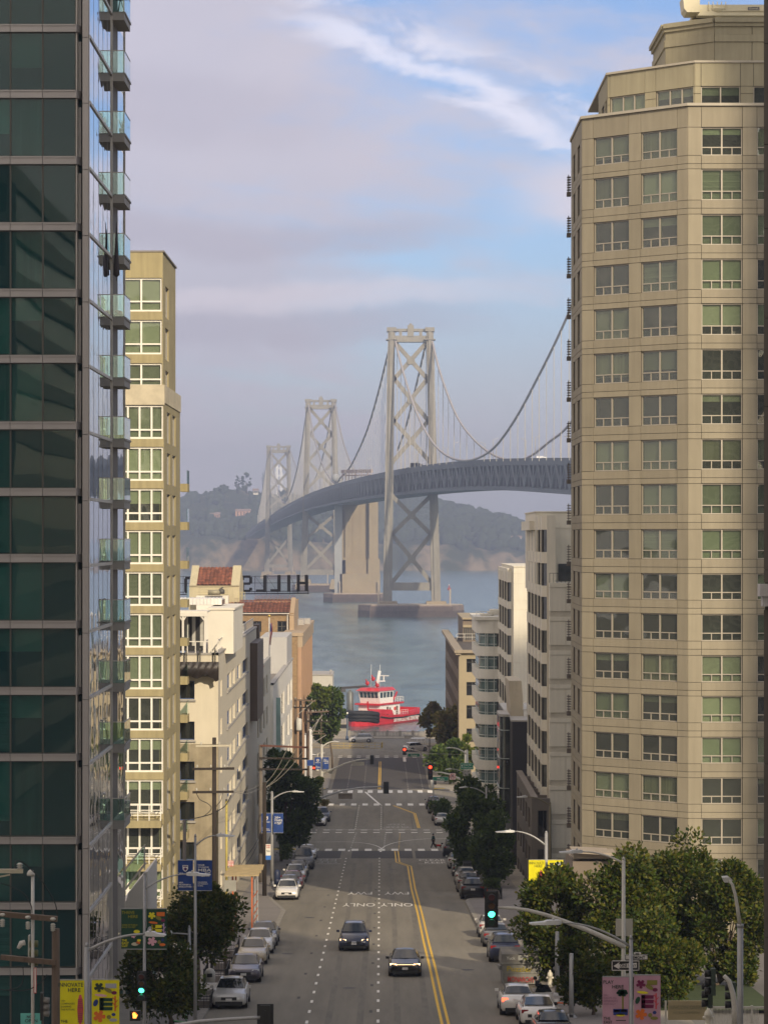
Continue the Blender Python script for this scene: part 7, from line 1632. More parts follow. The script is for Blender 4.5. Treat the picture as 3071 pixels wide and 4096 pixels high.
# ---------------------------------------------------------------- street furniture
galv = mat('galvanised', (.33, .33, .33), .5, metal=.3, var=.1, scale=3); galw = mat('pole_pale', (.52, .50, .44), .5, var=.08, scale=2); hdm = mat('lamp_head', (.50, .50, .48), .4, var=.03); lens = mat('lamp_lens', (.7, .68, .6), .2, var=0)
sgb = mat('signal_black', (.012, .013, .012), .5, var=0); olive = mat('signal_olive', (.13, .14, .05), .6, var=.05)
def lamp(lab, d, px, pytop, hx0, hx1, hy, base=None, pw=.13, m=galv, joiny=None, group='cobra-head street lamps', armsag=.35, zbase=None):
    """pole + curved arm + flat LED head. head spans hx0 (tip) .. hx1 (joint)"""
    zb = zbase if zbase is not None else (ZW(base, d) if base else g(d)); x = XW(px, d); zt_ = ZW(pytop, d)
    th_ = thing('street_lamp', lab, 'street lamp', (x, d, zb), group)
    q = MB(); q.tube([(x, d, zb), (x, d, zt_)], [pw * 1.25, pw * .8], 10); q.lathe((x, d, zt_), [(pw * .85, 0), (pw * .6, .06), (.02, .12)], 10); q.build('pole', m, th_)
    q = MB(); q.lathe((x, d, zb), [(pw * 3, 0), (pw * 3, .12), (pw * 1.7, .35), (pw * 1.3, .5)], 10); q.build('base', m, th_)
    jz = ZW(joiny if joiny else pytop + 30, d); a = Vector((x, d, jz)); e = Vector((XW(hx1, d), d, ZW(hy, d))); pts = []
    for i in range(9):
        t = i / 8; pts.append(Vector((a.x + (e.x - a.x) * t, d, a.z + (e.z - a.z) * (1 - (1 - t) ** 2.0))))
    q = MB(); q.tube(pts, [pw * .55 - pw * .2 * i / 8 for i in range(9)], 8); q.build('arm', m, th_)
    s_ = 1 if hx0 > hx1 else -1; x0, x1 = XW(hx1, d), XW(hx0, d); L_h = abs(x1 - x0); z = e.z
    q = MB(); vs = []
    for (t, w_, h0, h1) in ((0, .05, -.04, .05), (.10, .12, -.05, .08), (.45, .17, -.05, .07), (.55, .17, -.05, .03), (.95, .13, -.04, .0), (1, .05, -.03, -.01)):
        xx = x0 + s_ * L_h * t; vs += [(xx, d - w_, z + h0), (xx, d + w_, z + h0), (xx, d + w_ * .8, z + h1), (xx, d - w_ * .8, z + h1)]
    fs = [(0, 1, 2, 3), (23, 22, 21, 20)]
    for i in range(5):
        for k in range(4): aa = i * 4 + k; bb = i * 4 + (k + 1) % 4; fs.append((aa, aa + 4, bb + 4, bb))
    q.mesh(vs, fs); q.lathe((x0 + s_ * L_h * .25, d, z + .07), [(.035, 0), (.035, .07)], 8); o = q.build('lamp_head', hdm, th_)
    q = MB(); q.box(x0 + s_ * L_h * .5, d - .12, z - .062, x0 + s_ * L_h * .92, d + .12, z - .048); q.build('lens', lens, o); return th_
lamp('thick galvanised lamp carrying the yellow INNOVATE banners at the lower left', 78, 347, 3787, 665, 580, 3738, pw=.085, joiny=3806)
lamp('lamp pole with the green THRIVE banners at the left, arm to the right', 100, 578, 3500, 843, 745, 3498, pw=.06, joiny=3560)
lamp('lamp pole with the blue MBA banners before the cream building', 126, 781, 3347, 940, 865, 3343, pw=.07, joiny=3385)
lamp('lamp pole with the blue 20 years banners beside the left dark tree', 228, 1088, 3171, 1217, 1167, 3167, pw=.13, joiny=3200)
lamp('lamp on the white mast-arm pole at the left corner before Spear', 372, 1287, 2980, 1357, 1335, 2967, pw=.20, m=galw, joiny=2990)
lamp('short tapered lamp behind the lower left magnolia, by the green scooter', 134, 757, 3712, 665, 690, 3735, base=4078, pw=.085, joiny=3740)
lamp('far left lamp just above the two blue banners', 400, 1225, 3040, 1267, 1245, 3019, pw=.12, joiny=3060)
lamp('second far left lamp above the utility poles', 430, 1270, 3015, 1300, 1282, 3012, pw=.10, m=galw, joiny=3022)
lamp('lamp pole of the pink PLAY banners, low grey arm to the left', 78, 2523, 3758, 2115, 2245, 3692, pw=.068, joiny=3790)
lamp('tall lamp arm on the near right signal pole', 107, 2493, 3440, 2235, 2330, 3408, pw=.085, m=galw, joiny=3455)
lamp('lamp pole with the yellow banners at the right pavement', 152, 2184, 3333, 1980, 2058, 3327, base=3930, pw=.11, joiny=3385)
lamp('brownish lamp in front of the white flats', 200, 2200, 3215, 2065, 2110, 3188, pw=.09, m=mat('pole_olive', (.16, .14, .08), .6), joiny=3225)
lamp('lamp rising out of the big dark tree on the right', 238, 1945, 3150, 1835, 1868, 3150, pw=.11, joiny=3180)
lamp('lamp between the direction sign and the dark tree', 330, 1868, 3090, 1780, 1805, 3077, pw=.12, joiny=3100)
lamp('white lamp above the green direction sign', 368, 1867, 3003, 1780, 1803, 2992, pw=.20, m=galw, joiny=3018)
th = thing('street_lamp', 'thick curved-top lamp at the far right, head seen from below', 'street lamp', (XW(2960, 75), 75, 20), 'cobra-head street lamps'); d = 75
q = MB(); q.tube([P(2960, 4350, d), P(2960, 3702, d)], .085, 12); q.lathe(P(2960, 3702, d), [(.10, -.05), (.10, .03)], 12); q.build('pole', galv, th)
q = MB(); q.tube([P(2958, 3702, d), P(2950, 3640, d), P(2940, 3580, d), P(2928, 3540, d), P(2915, 3522, d)], [.055, .05, .045, .04, .04], 8); q.build('arm', galw, th)
q = MB(); q.extr([P(2890, 3512, d), P(2898, 3532, d), P(2926, 3531, d), P(2930, 3522, d), P(2915, 3510, d)], (0, .35, 0)); q.build('lamp_head', hdm, th)
for px, d, b_, lab in ((2127, 170, 3838, 'bare pole rising behind the parked blue off-roader'), (2228, 143, 3998, 'bare pole left of the orange scooter'), (2285, 133, 4085, 'bare pole standing in the tree pit at the lower right')):
    t_ = thing('street_pole', lab, 'pole', (XW(px, d), d, ZW(b_, d)), 'bare poles among the right trees'); q = MB(); q.tube([P(px, b_, d), P(px, b_ - 270, d)], [.13, .10], 10); q.build('shaft', galv, t_); q = MB(); q.lathe(P(px, b_, d), [(.3, 0), (.3, .15), (.16, .35)], 10); q.build('base', galv, t_)
# signals
red_on = mat('light_red', (.8, .02, .01), .4, var=0, emit=(1, .03, .01), es=6); grn_on = mat('light_green', (.05, .8, .4), .4, var=0, emit=(.05, 1, .45), es=4.5); red_off = mat('light_red_off', (.09, .01, .01), .3, var=0); amb_off = mat('light_amber_off', (.12, .05, .01), .3, var=0); grn_off = mat('light_green_off', (.01, .05, .035), .3, var=0)
def head(name, lab, px0, px1, py0, py1, d, lit, front=True, parent=None, plate_=True):
    th_ = thing(name, lab, 'traffic signal', P((px0 + px1) / 2, py1, d), 'traffic signal heads'); x0, x1, z0, z1 = XW(px0, d), XW(px1, d), ZW(py1, d), ZW(py0, d)
    q = MB(); q.box(x0, d, z0, x1, d + .02, z1); q.build('backplate', sgb, th_)
    n = len(lit); w_ = x1 - x0; h = (z1 - z0) * .92 / n; r_ = min(h * .42, w_ * .34); cx = (x0 + x1) / 2; zs_ = z1 - (z1 - z0) * .04
    if front:
        q = MB(); q.box(cx - w_ * .36, d - .10, z0 + .02, cx + w_ * .36, d - .001, z1 - .02); o = q.build('housing', sgb, th_)
        for i, m_ in enumerate(lit):
            zc_2 = zs_ - h * (i + .5); q = MB(); vs = [(cx + r_ * math.cos(k * .524), d - .115, zc_2 + r_ * math.sin(k * .524)) for k in range(12)]; q.extr(vs[::-1], (0, .014, 0)); q.build('light', m_, th_)
            q = MB()
            for k in range(8): a0, a1 = k * math.pi / 8, (k + 1) * math.pi / 8; q.face([(cx + r_ * 1.08 * math.cos(a0), d - .1, zc_2 + r_ * 1.08 * math.sin(a0)), (cx + r_ * 1.08 * math.cos(a1), d - .1, zc_2 + r_ * 1.08 * math.sin(a1)), (cx + r_ * 1.08 * math.cos(a1), d - .3, zc_2 + r_ * 1.08 * math.sin(a1) - .02), (cx + r_ * 1.08 * math.cos(a0), d - .3, zc_2 + r_ * 1.08 * math.sin(a0) - .02)])
            q.build('visor', sgb, th_)
    else:
        q = MB(); q.box(cx - w_ * .3, d - .12, z0 + .03, cx + w_ * .3, d - .001, z1 - .03); q.bar((cx, d - .16, z0 + (z1 - z0) * .25), (cx, d - .16, z1 - (z1 - z0) * .25), .05); q.build('housing', sgb, th_)
    return th_
H4 = [red_off, amb_off, grn_on, grn_off]
head('traffic_light', 'big four-light signal showing green on the near right mast arm', 1938, 1992, 3566, 3712, 107, H4)
head('traffic_light', 'four-light signal showing green on the lower left banner pole', 548, 586, 3886, 4006, 99.5, H4)
head('traffic_light', 'signal showing red above the green Main sign', 1711, 1730, 3057, 3120, 372, [red_on, red_off, sgb])
head('traffic_light', 'signal showing red beside the green Spear sign', 1610, 1625, 2990, 3022, 468, [red_on, sgb])
head('traffic_light', 'back of a black signal on the left mast arm across Main', 1480, 1495, 3022, 3058, 372, [sgb] * 3, False)
head('traffic_light', 'back of a black signal on the nearer dark left mast arm', 1534, 1555, 3128, 3176, 306, [sgb] * 3, False)
head('traffic_light', 'back of a big black signal at the bottom of the picture', 1028, 1094, 4018, 4110, 95, [sgb] * 3, False)
head('traffic_light', 'small red signal beside the left blue banners', 1250, 1262, 3062, 3082, 330, [red_on], True)
head('traffic_light', 'far green signal in the trees right of the fireboat', 1707, 1716, 2866, 2880, 540, [grn_on]); head('traffic_light', 'farther right green signal in front of the brown office', 1766, 1777, 2868, 2882, 540, [grn_on])
head('traffic_light', 'green signal glimpsed between the pink banners', 2515, 2522, 3960, 3985, 100, [grn_on])
for k, (px0, py0, lab) in enumerate(((2818, 3880, 'upper cluster of dark signal heads left of the curved mast'), (2806, 3930, 'lower cluster of dark signal heads left of the curved mast'), (2900, 3935, 'dark signal heads just behind the thick right lamp'))):
    t_ = thing('traffic_light', lab, 'traffic signal', P(px0 + 25, py0 + 100, 80), 'dark signals at the lower right'); d = 80 + k * .6
    q = MB(); q.box(XW(px0 + 26, d), d, ZW(py0 + 105, d), XW(px0 + 44, d), d + .25, ZW(py0 - 2, d)); q.build('housing', mat('signal_green', (.03, .05, .035), .5), t_)
    for i in range(3): q = MB(); zz = ZW(py0 + 18 + i * 35, d); q.tube([(XW(px0 + 26, d), d + .12, zz), (XW(px0 + 2, d), d + .12, zz)], [.10, .115], 12); q.build('visor', sgb, t_)
t_ = thing('traffic_light', 'olive signal head with yellow-green visors on the white pole at far left', 'traffic signal', P(130, 3865, 88), 'olive side-on signals'); d = 88
q = MB(); q.box(XW(112, d), d, ZW(3862, d), XW(117, d), d + .3, ZW(3745, d)); q.build('backplate', galw, t_)
for i in range(3): q = MB(); zz = ZW(3779 + i * 37, d); q.tube([(XW(118, d), d + .1, zz), (XW(150, d), d + .1, zz)], .115, 12); q.build('visor', olive, t_)
t_ = thing('traffic_light', 'grey signal head side-on at the bottom left', 'traffic signal', P(180, 4080, 84), 'olive side-on signals'); d = 84
q = MB(); q.box(XW(160, d), d, ZW(4085, d), XW(171, d), d + .3, ZW(3975, d)); q.build('backplate', sgb, t_)
for i in range(3): q = MB(); zz = ZW(4004 + i * 26, d); q.tube([(XW(172, d), d + .1, zz), (XW(196, d), d + .1, zz - .03)], .10, 12); q.build('visor', mat('visor_grey', (.2, .19, .17), .6), t_)
t_ = thing('pedestrian_signal', 'pedestrian signal showing an orange raised hand', 'pedestrian signal', P(540, 4085, 99.4)); d = 99.4
q = MB(); q.box(XW(520, d), d - .1, ZW(4084, d), XW(562, d), d + .12, ZW(4044, d)); q.build('housing', sgb, t_)
hnd = mat('hand_orange', (.9, .15, .02), .4, var=0, emit=(1, .22, .03), es=5); q = MB()
q.extr([P(x, y, d - .105) for x, y in ((532, 4075), (545, 4075), (546, 4062), (531, 4062))][::-1], (0, .01, 0))
for i, (x, y) in enumerate(((531.5, 4054), (535.5, 4051), (539.5, 4052), (543.5, 4056))): q.extr([P(a, b_, d - .105) for a, b_ in ((x - 1.3, 4063), (x + 1.3, 4063), (x + 1.3, y), (x - 1.3, y))][::-1], (0, .01, 0))
q.extr([P(a, b_, d - .105) for a, b_ in ((546, 4070), (550, 4062), (548, 4060), (545, 4066))][::-1], (0, .01, 0)); q.build('hand_symbol', hnd, t_)
# mast arms
def mast(lab, pts, d, r0, r1, m, pole=None, base=None):
    t_ = thing('mast_arm', lab, 'mast arm', P(pts[0][0], pts[0][1], d), 'signal mast arms'); q = MB(); n = len(pts); q.tube([P(x, y, d) for x, y in pts], [r0 + (r1 - r0) * i / (n - 1) for i in range(n)], 10); q.build('arm', m, t_)
    if pole: q = MB(); q.tube([(XW(pole, d), d + .02, g(d)), P(pole, base, d + .02)], r0 * 1.25, 10); q.build('pole', m, t_)
mast('big pale mast arm curving down to the near right pole', [(2500, 3790), (2440, 3762), (2350, 3722), (2260, 3688), (2180, 3660), (2110, 3642), (2050, 3634), (1990, 3632)], 107, .11, .055, galw)
mast('grey mast arm across the bottom left of the picture', [(700, 4104), (800, 4088), (900, 4080), (1000, 4074), (1078, 4070)], 95, .075, .06, galv)
mast('pale mast arm over the left lanes at Main', [(1290, 3094), (1330, 3078), (1380, 3055), (1430, 3041), (1482, 3036)], 372.2, .16, .08, galw)
mast('dark mast arm from the left dark tree at the first crossing', [(1262, 3203), (1310, 3182), (1370, 3164), (1440, 3152), (1535, 3146)], 306.2, .14, .07, galv, 1255, 3205)
mast('pale mast arm holding the Main sign on the right', [(1862, 3132), (1835, 3115), (1800, 3099), (1765, 3091), (1730, 3090)], 372.3, .16, .08, galw, 1863, 3003)
mast('pale mast arm holding the Spear sign', [(1716, 3026), (1690, 3012), (1665, 3003), (1645, 3000), (1625, 3000)], 468.3, .15, .08, galw)
mast('thick curved pale mast at the lower right corner', [(2940, 4110), (2938, 4030), (2930, 3975), (2915, 3925), (2895, 3905)], 80, .10, .06, galw)
t_ = thing('sign_pole', 'slim pole between the two crossings on the right', 'pole', (XW(1733, 330), 330, g(330))); q = MB(); q.tube([(XW(1733, 330), 330, g(330)), P(1733, 3120, 330)], .07, 6); q.build('shaft', galv, t_); q = MB(); q.lathe((XW(1733, 330), 330, g(330)), [(.2, 0), (.2, .1), (.1, .2)], 8); q.build('base', galv, t_)
t_ = thing('signal_pole', 'thick pale pole at the right corner beyond Main', 'pole', (XW(1728, 392), 392, g(392))); q = MB(); q.tube([(XW(1728, 392), 392, g(392)), P(1728, 3122, 392)], .22, 8); q.build('shaft', galw, t_); q = MB(); q.box(XW(1735, 392), 392, ZW(3140, 392), XW(1745, 392), 392.4, ZW(3122, 392)); q.build('cabinet', sgb, t_)
# signs
sgreen = mat('sign_green', (.005, .20, .11), .5, var=.03); swhite = mat('sign_white', (.72, .70, .64), .6, var=.04); sgrey = mat('sign_back', (.42, .40, .34), .6, var=.08); sred = mat('sign_red', (.55, .02, .02), .5, var=0)
def sign(name, lab, px0, px1, py0, py1, d, m=sgreen, border=swhite, lines=(), lm=swhite, th_=.03, cat='sign'):
    t_ = thing(name, lab, cat, P((px0 + px1) / 2, py1, d)); x0, x1, z0, z1 = XW(px0, d), XW(px1, d), ZW(py1, d), ZW(py0, d); q = MB(); q.box(x0, d, z0, x1, d + th_, z1); pn = q.build('panel', m, t_)
    if border:
        b_ = max(.02, (x1 - x0) * .014); q = MB(); y0, y1 = d - .006, d - .001
        for r_ in ((x0, z0, x1, z0 + b_), (x0, z1 - b_, x1, z1), (x0, z0, x0 + b_, z1), (x1 - b_, z0, x1, z1)): q.box(r_[0], y0, r_[1], r_[2], y1, r_[3])
        q.build('border', border, pn)
    for (s_, lx, ly, hpx, wpx, mm) in lines: text(s_, 'lettering', pn, mm or lm, hpx * d / F, (XW(lx, d), d - .012, ZW(ly, d)), width=wpx * d / F, bold=.002)
    return t_
sign('street_sign', 'green hanging street sign reading Main', 1730, 1792, 3108, 3124, 372, lines=[('Main', 1747, 3120.5, 9, 28, None)])
sign('street_sign', 'green hanging street sign reading Spear', 1631, 1678, 3015, 3028, 468, lines=[('Spear', 1642, 3025, 7.5, 27, None)])
sign('direction_sign', 'green direction sign with an up arrow for Oracle Park and Chase Center', 1841, 1893, 3053, 3079, 366, lines=[('Oracle Park', 1852, 3063.5, 6.5, 34, None), ('Chase Center', 1852, 3074, 6.5, 38, None)])
q = MB(); q.extr([P(x, y, 365.95) for x, y in ((1846.2, 3073), (1847.8, 3073), (1847.8, 3064), (1850, 3064), (1847, 3059), (1844, 3064), (1846.2, 3064))][::-1], (0, .02, 0)); q.build('arrow', swhite, [o for o in bpy.data.objects if o.name.startswith('direction_sign')][0])
sign('road_sign', 'pale DO NOT BLOCK sign under the green direction sign', 1852, 1884, 3080, 3116, 366, m=sgrey, border=None, lines=[('DO NOT', 1855, 3090, 6.5, 25, sgb), ('BLOCK', 1857, 3101, 7, 22, sgb), ('INTERSECTION', 1854, 3109, 4, 27, sgb)])
us = sign('road_sign', 'square white no U-turn sign on the Main mast arm', 1797, 1822, 3094, 3120, 371.8, m=swhite, border=sred)
q = MB(); d = 371.75; cc_ = P(1809.5, 3107, d)
for k in range(20): a0, a1 = k * .3142, (k + 1) * .3142; q.face([cc_ + Vector((r_ * math.cos(a), 0, r_ * math.sin(a))) for r_, a in ((.31, a0), (.31, a1), (.37, a1), (.37, a0))])
q.bar(cc_ + Vector((-.24, -.01, .24)), cc_ + Vector((.24, -.01, -.24)), .05); q.build('red_ring', sred, us)
q = MB(); q.tube([cc_ + Vector(v_) for v_ in ((-.13, .01, -.2), (-.13, .01, .08), (-.06, .01, .17), (.06, .01, .17), (.12, .01, .08), (.12, .01, -.05))], .04, 5); q.extr([cc_ + Vector(v_) for v_ in ((.04, 0, -.05), (.2, 0, -.05), (.12, 0, -.18))], (0, .02, 0)); q.build('u_turn_arrow', sgb, us)
sign('street_sign', 'blank back of a pale street sign hung from the left Main mast', 1407, 1457, 3048, 3063, 372.5, m=sgrey, border=None); sign('street_sign', 'blank brown back of a street sign on the nearer left mast', 1353, 1409, 3175, 3197, 306.5, m=mat('sign_back_brown', (.17, .14, .11), .7), border=None)
sign('road_sign', 'small square sign back on the left Main mast arm', 1313, 1331, 3075, 3096, 372.6, m=sgrey, border=None)
sign('road_sign', 'large square pale sign back on the near right signal pole', 2462, 2530, 3677, 3746, 107.2, m=sgrey, border=None); sign('road_sign', 'narrow pale sign back behind the pink banner', 2484, 2537, 3896, 3910, 107.2, m=sgrey, border=None)
ow = sign('one_way_sign', 'black ONE WAY sign with a white arrow pointing left', 2446, 2556, 3844, 3884, 80, m=sgb, border=swhite)
q = MB(); d = 79.99; q.extr([P(x, y, d) for x, y in ((2453, 3866), (2478, 3850), (2474, 3859), (2546, 3853), (2546, 3873), (2474, 3873), (2479, 3880))][::-1], (0, .005, 0)); o = q.build('arrow', swhite, ow)
text('ONE WAY', 'lettering', o, sgb, 12.5 * 80 / F, (XW(2479, 80), 79.975, ZW(3870, 80)), width=64 * 80 / F, bold=.002)
sign('street_name_sign', 'white street name sign reading FREMONT behind the pole', 2500, 2591, 3820, 3842, 80.5, m=swhite, border=sgb, lines=[('FREMONT', 2514, 3837, 11, 64, sgb)]); sign('street_name_sign', 'tiny white END plate above the street name', 2535, 2563, 3812, 3821, 80.5, m=swhite, border=None, lines=[('END', 2541, 3820, 7, 15, sgb)])
sign('parking_sign', 'stacked parking signs with red and blue text on the dark left pole', 1063, 1083, 3378, 3441, 214, m=swhite, border=None, lines=[('NO PARKING', 1064, 3386, 5, 17, sred), ('ANYTIME', 1066, 3394, 5, 13, sred), ('Park', 1066, 3409, 8, 14, sgb)])
q = MB(); q.box(XW(1063, 213.9), 213.9, ZW(3440, 214), XW(1083, 213.9), 213.97, ZW(3423, 214)); q.build('blue_panel', mat('sign_blue', (.03, .15, .5), .5), [o for o in bpy.data.objects if o.name.startswith('parking_sign')][0])
sign('parking_sign', 'small white and red no parking sign left of the bus shelter', 911, 934, 3444, 3466, 190, m=swhite, border=sred, lines=[('NO PARKING', 913, 3452, 5, 19, sred), ('NO STOPPING', 914, 3458, 4, 17, sred), ('ANYTIME', 915, 3464, 4, 14, sred)])
sign('tow_sign', 'narrow tow-away sign seen edge-on under the white signal pole', 135, 146, 3872, 3975, 87.5, m=swhite, border=sred)
# white pole far left with its dome lamp
t_ = thing('signal_pole', 'white signal pole with a ribbed dome lamp at the far left', 'pole', P(131, 4200, 88)); q = MB(); q.tube([P(131, 4300, 88), P(131, 3500, 88)], .055, 10); q.build('shaft', mat('pole_white', (.62, .60, .55), .5), t_)
q = MB(); q.lathe(P(124, 3504, 88), [(.13, 0), (.135, .06), (.09, .16), (.03, .2)], 12); q.build('dome_lamp', galw, t_)
q = MB(); q.tube([P(72, 3795, 88), P(85, 3775, 88), P(100, 3772, 88)], [.05, .09, .09], 10); q.build('camera', mat('pole_white', (.62, .60, .55)), t_)
sign('storefront_poster', 'teal NOW OPEN poster in the glass tower shop window', 82, 165, 4055, 4110, 124, m=mat('teal_poster', (.12, .42, .35), .6), border=None, lines=[('NOW', 107, 4074, 11, 34, sgb), ('OPEN', 99, 4091, 13, 50, sgb)], cat='poster')
# ---------------------------------------------------------------- banners
yb_ = mat('banner_yellow', (.75, .68, .005), .8, var=.04, scale=3); gb_ = mat('banner_green', (.012, .055, .03), .8, var=.05); pb_ = mat('banner_pink', (.52, .30, .38), .8, var=.04); bb_ = mat('banner_blue', (.012, .045, .20), .8, var=.25, scale=2)
ink = mat('print_dark', (.03, .05, .03), .8, var=0); inky = mat('print_olive', (.28, .27, .02), .8, var=0); pw_ = mat('print_white', (.75, .74, .70), .8, var=0); py_ = mat('print_yellow', (.75, .66, .02), .8, var=0); por = mat('print_orange', (.70, .16, .02), .8, var=0); ppk = mat('print_pink', (.70, .38, .45), .8, var=0); pmr = mat('print_maroon', (.16, .01, .06), .8, var=0); pol = mat('print_moss', (.22, .20, .04), .8, var=0); pbl = mat('print_blue', (.02, .04, .20), .8, var=0); pgy = mat('print_grey', (.38, .38, .42), .8, var=0); plv = mat('print_lilac', (.5, .35, .55), .8, var=0)
def banner(name, lab, px0, px1, py0, py1, d, m, group='fabric banners on lamp poles'):
    t_ = thing(name, lab, 'banner', P((px0 + px1) / 2, py1, d), group); x0, x1, z0, z1 = XW(px0, d), XW(px1, d), ZW(py1, d), ZW(py0, d); q = MB(); n = 10
    vs = [(x0 + (x1 - x0) * i / n, d + .010 * math.sin(i * 1.3), z) for z in (z0, z1) for i in range(n + 1)]; q.mesh(vs, [(i, i + 1, i + n + 2, i + n + 1) for i in range(n)], True)
    q.mesh([(x, y + .03, z) for x, y, z in vs], [(i, i + n + 1, i + n + 2, i + 1) for i in range(n)], True); c_ = q.build('cloth', m, t_)
    q = MB(); q.bar((x0, d, z1 + .01), (x1, d, z1 + .01), .03); q.bar((x0, d, z0 - .01), (x1, d, z0 - .01), .03); q.build('bracket', galv, t_); return c_
def tx(c_, d, s_, px, py, hpx, wpx, m): text(s_, 'lettering', c_, m, hpx * d / F, (XW(px, d), d - .022, ZW(py, d)), width=wpx * d / F, bold=.0015, ext=.003)
def shapes(c_, d, items, z=.024):
    for (kind, px, py, a, b_, m, *r_) in items:
        q = MB(); rot = r_[0] if r_ else 0; pts = []
        if kind == 'petals':
            for k in range(5):
                an = rot + k * 1.2566; ca, sa = math.cos(an), math.sin(an); lp_ = [(0, 0), (.35, -.28), (.85, -.32), (1, 0), (.85, .32), (.35, .28)]
                q.extr([P(px + (x * ca - y * sa) * a, py + (x * sa + y * ca) * b_, d - z) for x, y in lp_], (0, .004, 0))
        elif kind == 'E':
            for k in range(3): q.extr([P(x, y, d - z) for x, y in ((px, py + k * b_ * .36), (px + a, py + k * b_ * .36 + 1), (px + a - 2, py + k * b_ * .36 + b_ * .28), (px, py + k * b_ * .36 + b_ * .28))][::-1], (0, .004, 0))
            q.extr([P(x, y, d - z) for x, y in ((px - 2, py), (px + a * .3, py), (px + a * .3, py + b_), (px - 2, py + b_))][::-1], (0, .004, 0))
        elif kind == 'coral':
            q.extr([P(px - a * .15, py + b_, d - z), P(px - a * .15, py, d - z), P(px + a * .15, py, d - z), P(px + a * .15, py + b_, d - z)], (0, .004, 0))
            for k in range(4):
                s_ = 1 if k % 2 else -1; yy = py + b_ * (.2 + .18 * k); q.extr([P(px, yy, d - z), P(px + s_ * a * .5, yy - b_ * .16, d - z), P(px + s_ * a * .5, yy - b_ * .08, d - z), P(px, yy + b_ * .1, d - z)], (0, .004, 0))
        elif kind == 'rect': q.extr([P(x, y, d - z) for x, y in ((px, py), (px + a, py), (px + a, py + b_), (px, py + b_))][::-1], (0, .004, 0))
        else:
            q.extr([P(px + a * math.cos(rot) * math.cos(k * .6283) - b_ * math.sin(rot) * math.sin(k * .6283), py + a * math.sin(rot) * math.cos(k * .6283) + b_ * math.cos(rot) * math.sin(k * .6283), d - z) for k in range(10)], (0, .004, 0))
        q.build('motif', m, c_)
def art(c_, d, x, y, w_, h, E_, f1, f2, cor, blob1, blob2):
    X_ = lambda t: x + w_ * t; Y_ = lambda t: y + h * t
    shapes(c_, d, [('petals', X_(.25), Y_(.15), w_ * .2, w_ * .19, f1, .3), ('rect', X_(.50), Y_(.06), w_ * .42, h * .11, blob1), ('blob', X_(.6), Y_(.22), w_ * .18, h * .05, pol, .5), ('blob', X_(.83), Y_(.28), w_ * .11, h * .045, pmr), ('blob', X_(.32), Y_(.34), w_ * .24, h * .03, f2, .1),
        ('E', X_(.28), Y_(.40), w_ * .5, h * .30, E_), ('coral', X_(.87), Y_(.36), w_ * .2, h * .36, cor), ('blob', X_(.12), Y_(.52), w_ * .09, h * .09, blob2, .4), ('petals', X_(.26), Y_(.84), w_ * .25, w_ * .24, por if E_ is not py_ else ppk, .1), ('blob', X_(.63), Y_(.86), w_ * .09, h * .05, pol), ('blob', X_(.81), Y_(.8), w_ * .08, h * .04, pbl), ('blob', X_(.8), Y_(.93), w_ * .16, h * .04, blob1)])
c_ = banner('banner', 'yellow INNOVATE HERE banner with a round-topped tower print, lower left', 240, 343, 3922, 4150, 78, yb_)
tx(c_, 78, 'INNOVATE', 233, 3948, 16, 98, ink); tx(c_, 78, 'HERE', 271, 3969, 16, 50, ink); tx(c_, 78, '60+', 246, 4008, 7, 16, inky); tx(c_, 78, 'COMPANIES', 243, 4019, 7, 56, inky); tx(c_, 78, 'SHAPING', 243, 4031, 7, 42, inky); tx(c_, 78, 'THE FUTURE', 243, 4043, 7, 56, inky); tx(c_, 78, 'THE', 243, 4092, 11, 27, ink)
shapes(c_, 78, [('blob', 321, 4040, 12, 62, mat('print_coral', (.62, .10, .12), .8))] + [('rect', 311, 4000 + 8 * k, 20, 3, pbl) for k in range(12)] , .026)
c_ = banner('banner', 'yellow art banner with a dark green letter E and flowers, right of the thick pole', 367, 477, 3921, 4150, 78, yb_); art(c_, 78, 370, 3926, 104, 168, gb_, ink, ppk, por, pgy, pbl)
c_ = banner('banner', 'dark green THRIVE HERE banner with flowers along its foot', 485, 571, 3637, 3797, 100, gb_)
tx(c_, 100, 'THRIVE', 487, 3657, 12, 51, inky); tx(c_, 100, 'HERE', 512, 3673, 12, 38, inky); tx(c_, 100, 'ACRES OF PUBLIC', 487, 3704, 6, 64, inky); tx(c_, 100, 'SPACE TO VISIT', 487, 3713, 6, 56, inky); tx(c_, 100, 'THE', 487, 3767, 9, 21, py_); tx(c_, 100, 'EAST', 487, 3778, 9, 28, py_); tx(c_, 100, 'CUT', 487, 3789, 9, 24, py_)
shapes(c_, 100, [('blob', 547, 3728, 13, 7, py_), ('petals', 534, 3745, 10, 10, ppk), ('blob', 556, 3763, 8, 5, py_), ('blob', 540, 3778, 15, 7, mat('print_cream', (.6, .55, .4), .8)), ('blob', 552, 3773, 9, 6, por)])
c_ = banner('banner', 'dark green art banner with a yellow letter E, right of the thinner pole', 586, 667, 3637, 3797, 100, gb_); art(c_, 100, 588, 3641, 77, 150, py_, py_, por, plv, por, pgy)
def shield(c_, d, px, py, s_):
    q = MB(); q.extr([P(px + x * s_, py + y * s_, d - .024) for x, y in ((-1, -1.1), (1, -1.1), (1, .3), (.5, 1), (0, 1.3), (-.5, 1), (-1, .3))], (0, .004, 0)); q.build('crest', pw_, c_)
    q = MB(); q.extr([P(px + x * s_, py + y * s_, d - .03) for x, y in ((-.8, -.9), (.8, -.9), (.8, -.55), (-.8, -.55))], (0, .004, 0)); q.extr([P(px + x * s_, py + y * s_, d - .03) for x, y in ((0, -.35), (.7, .25), (0, 1.05), (-.7, .25))], (0, .004, 0)); q.build('crest_pattern', mat('print_crest', (.10, .03, .12), .8), c_)
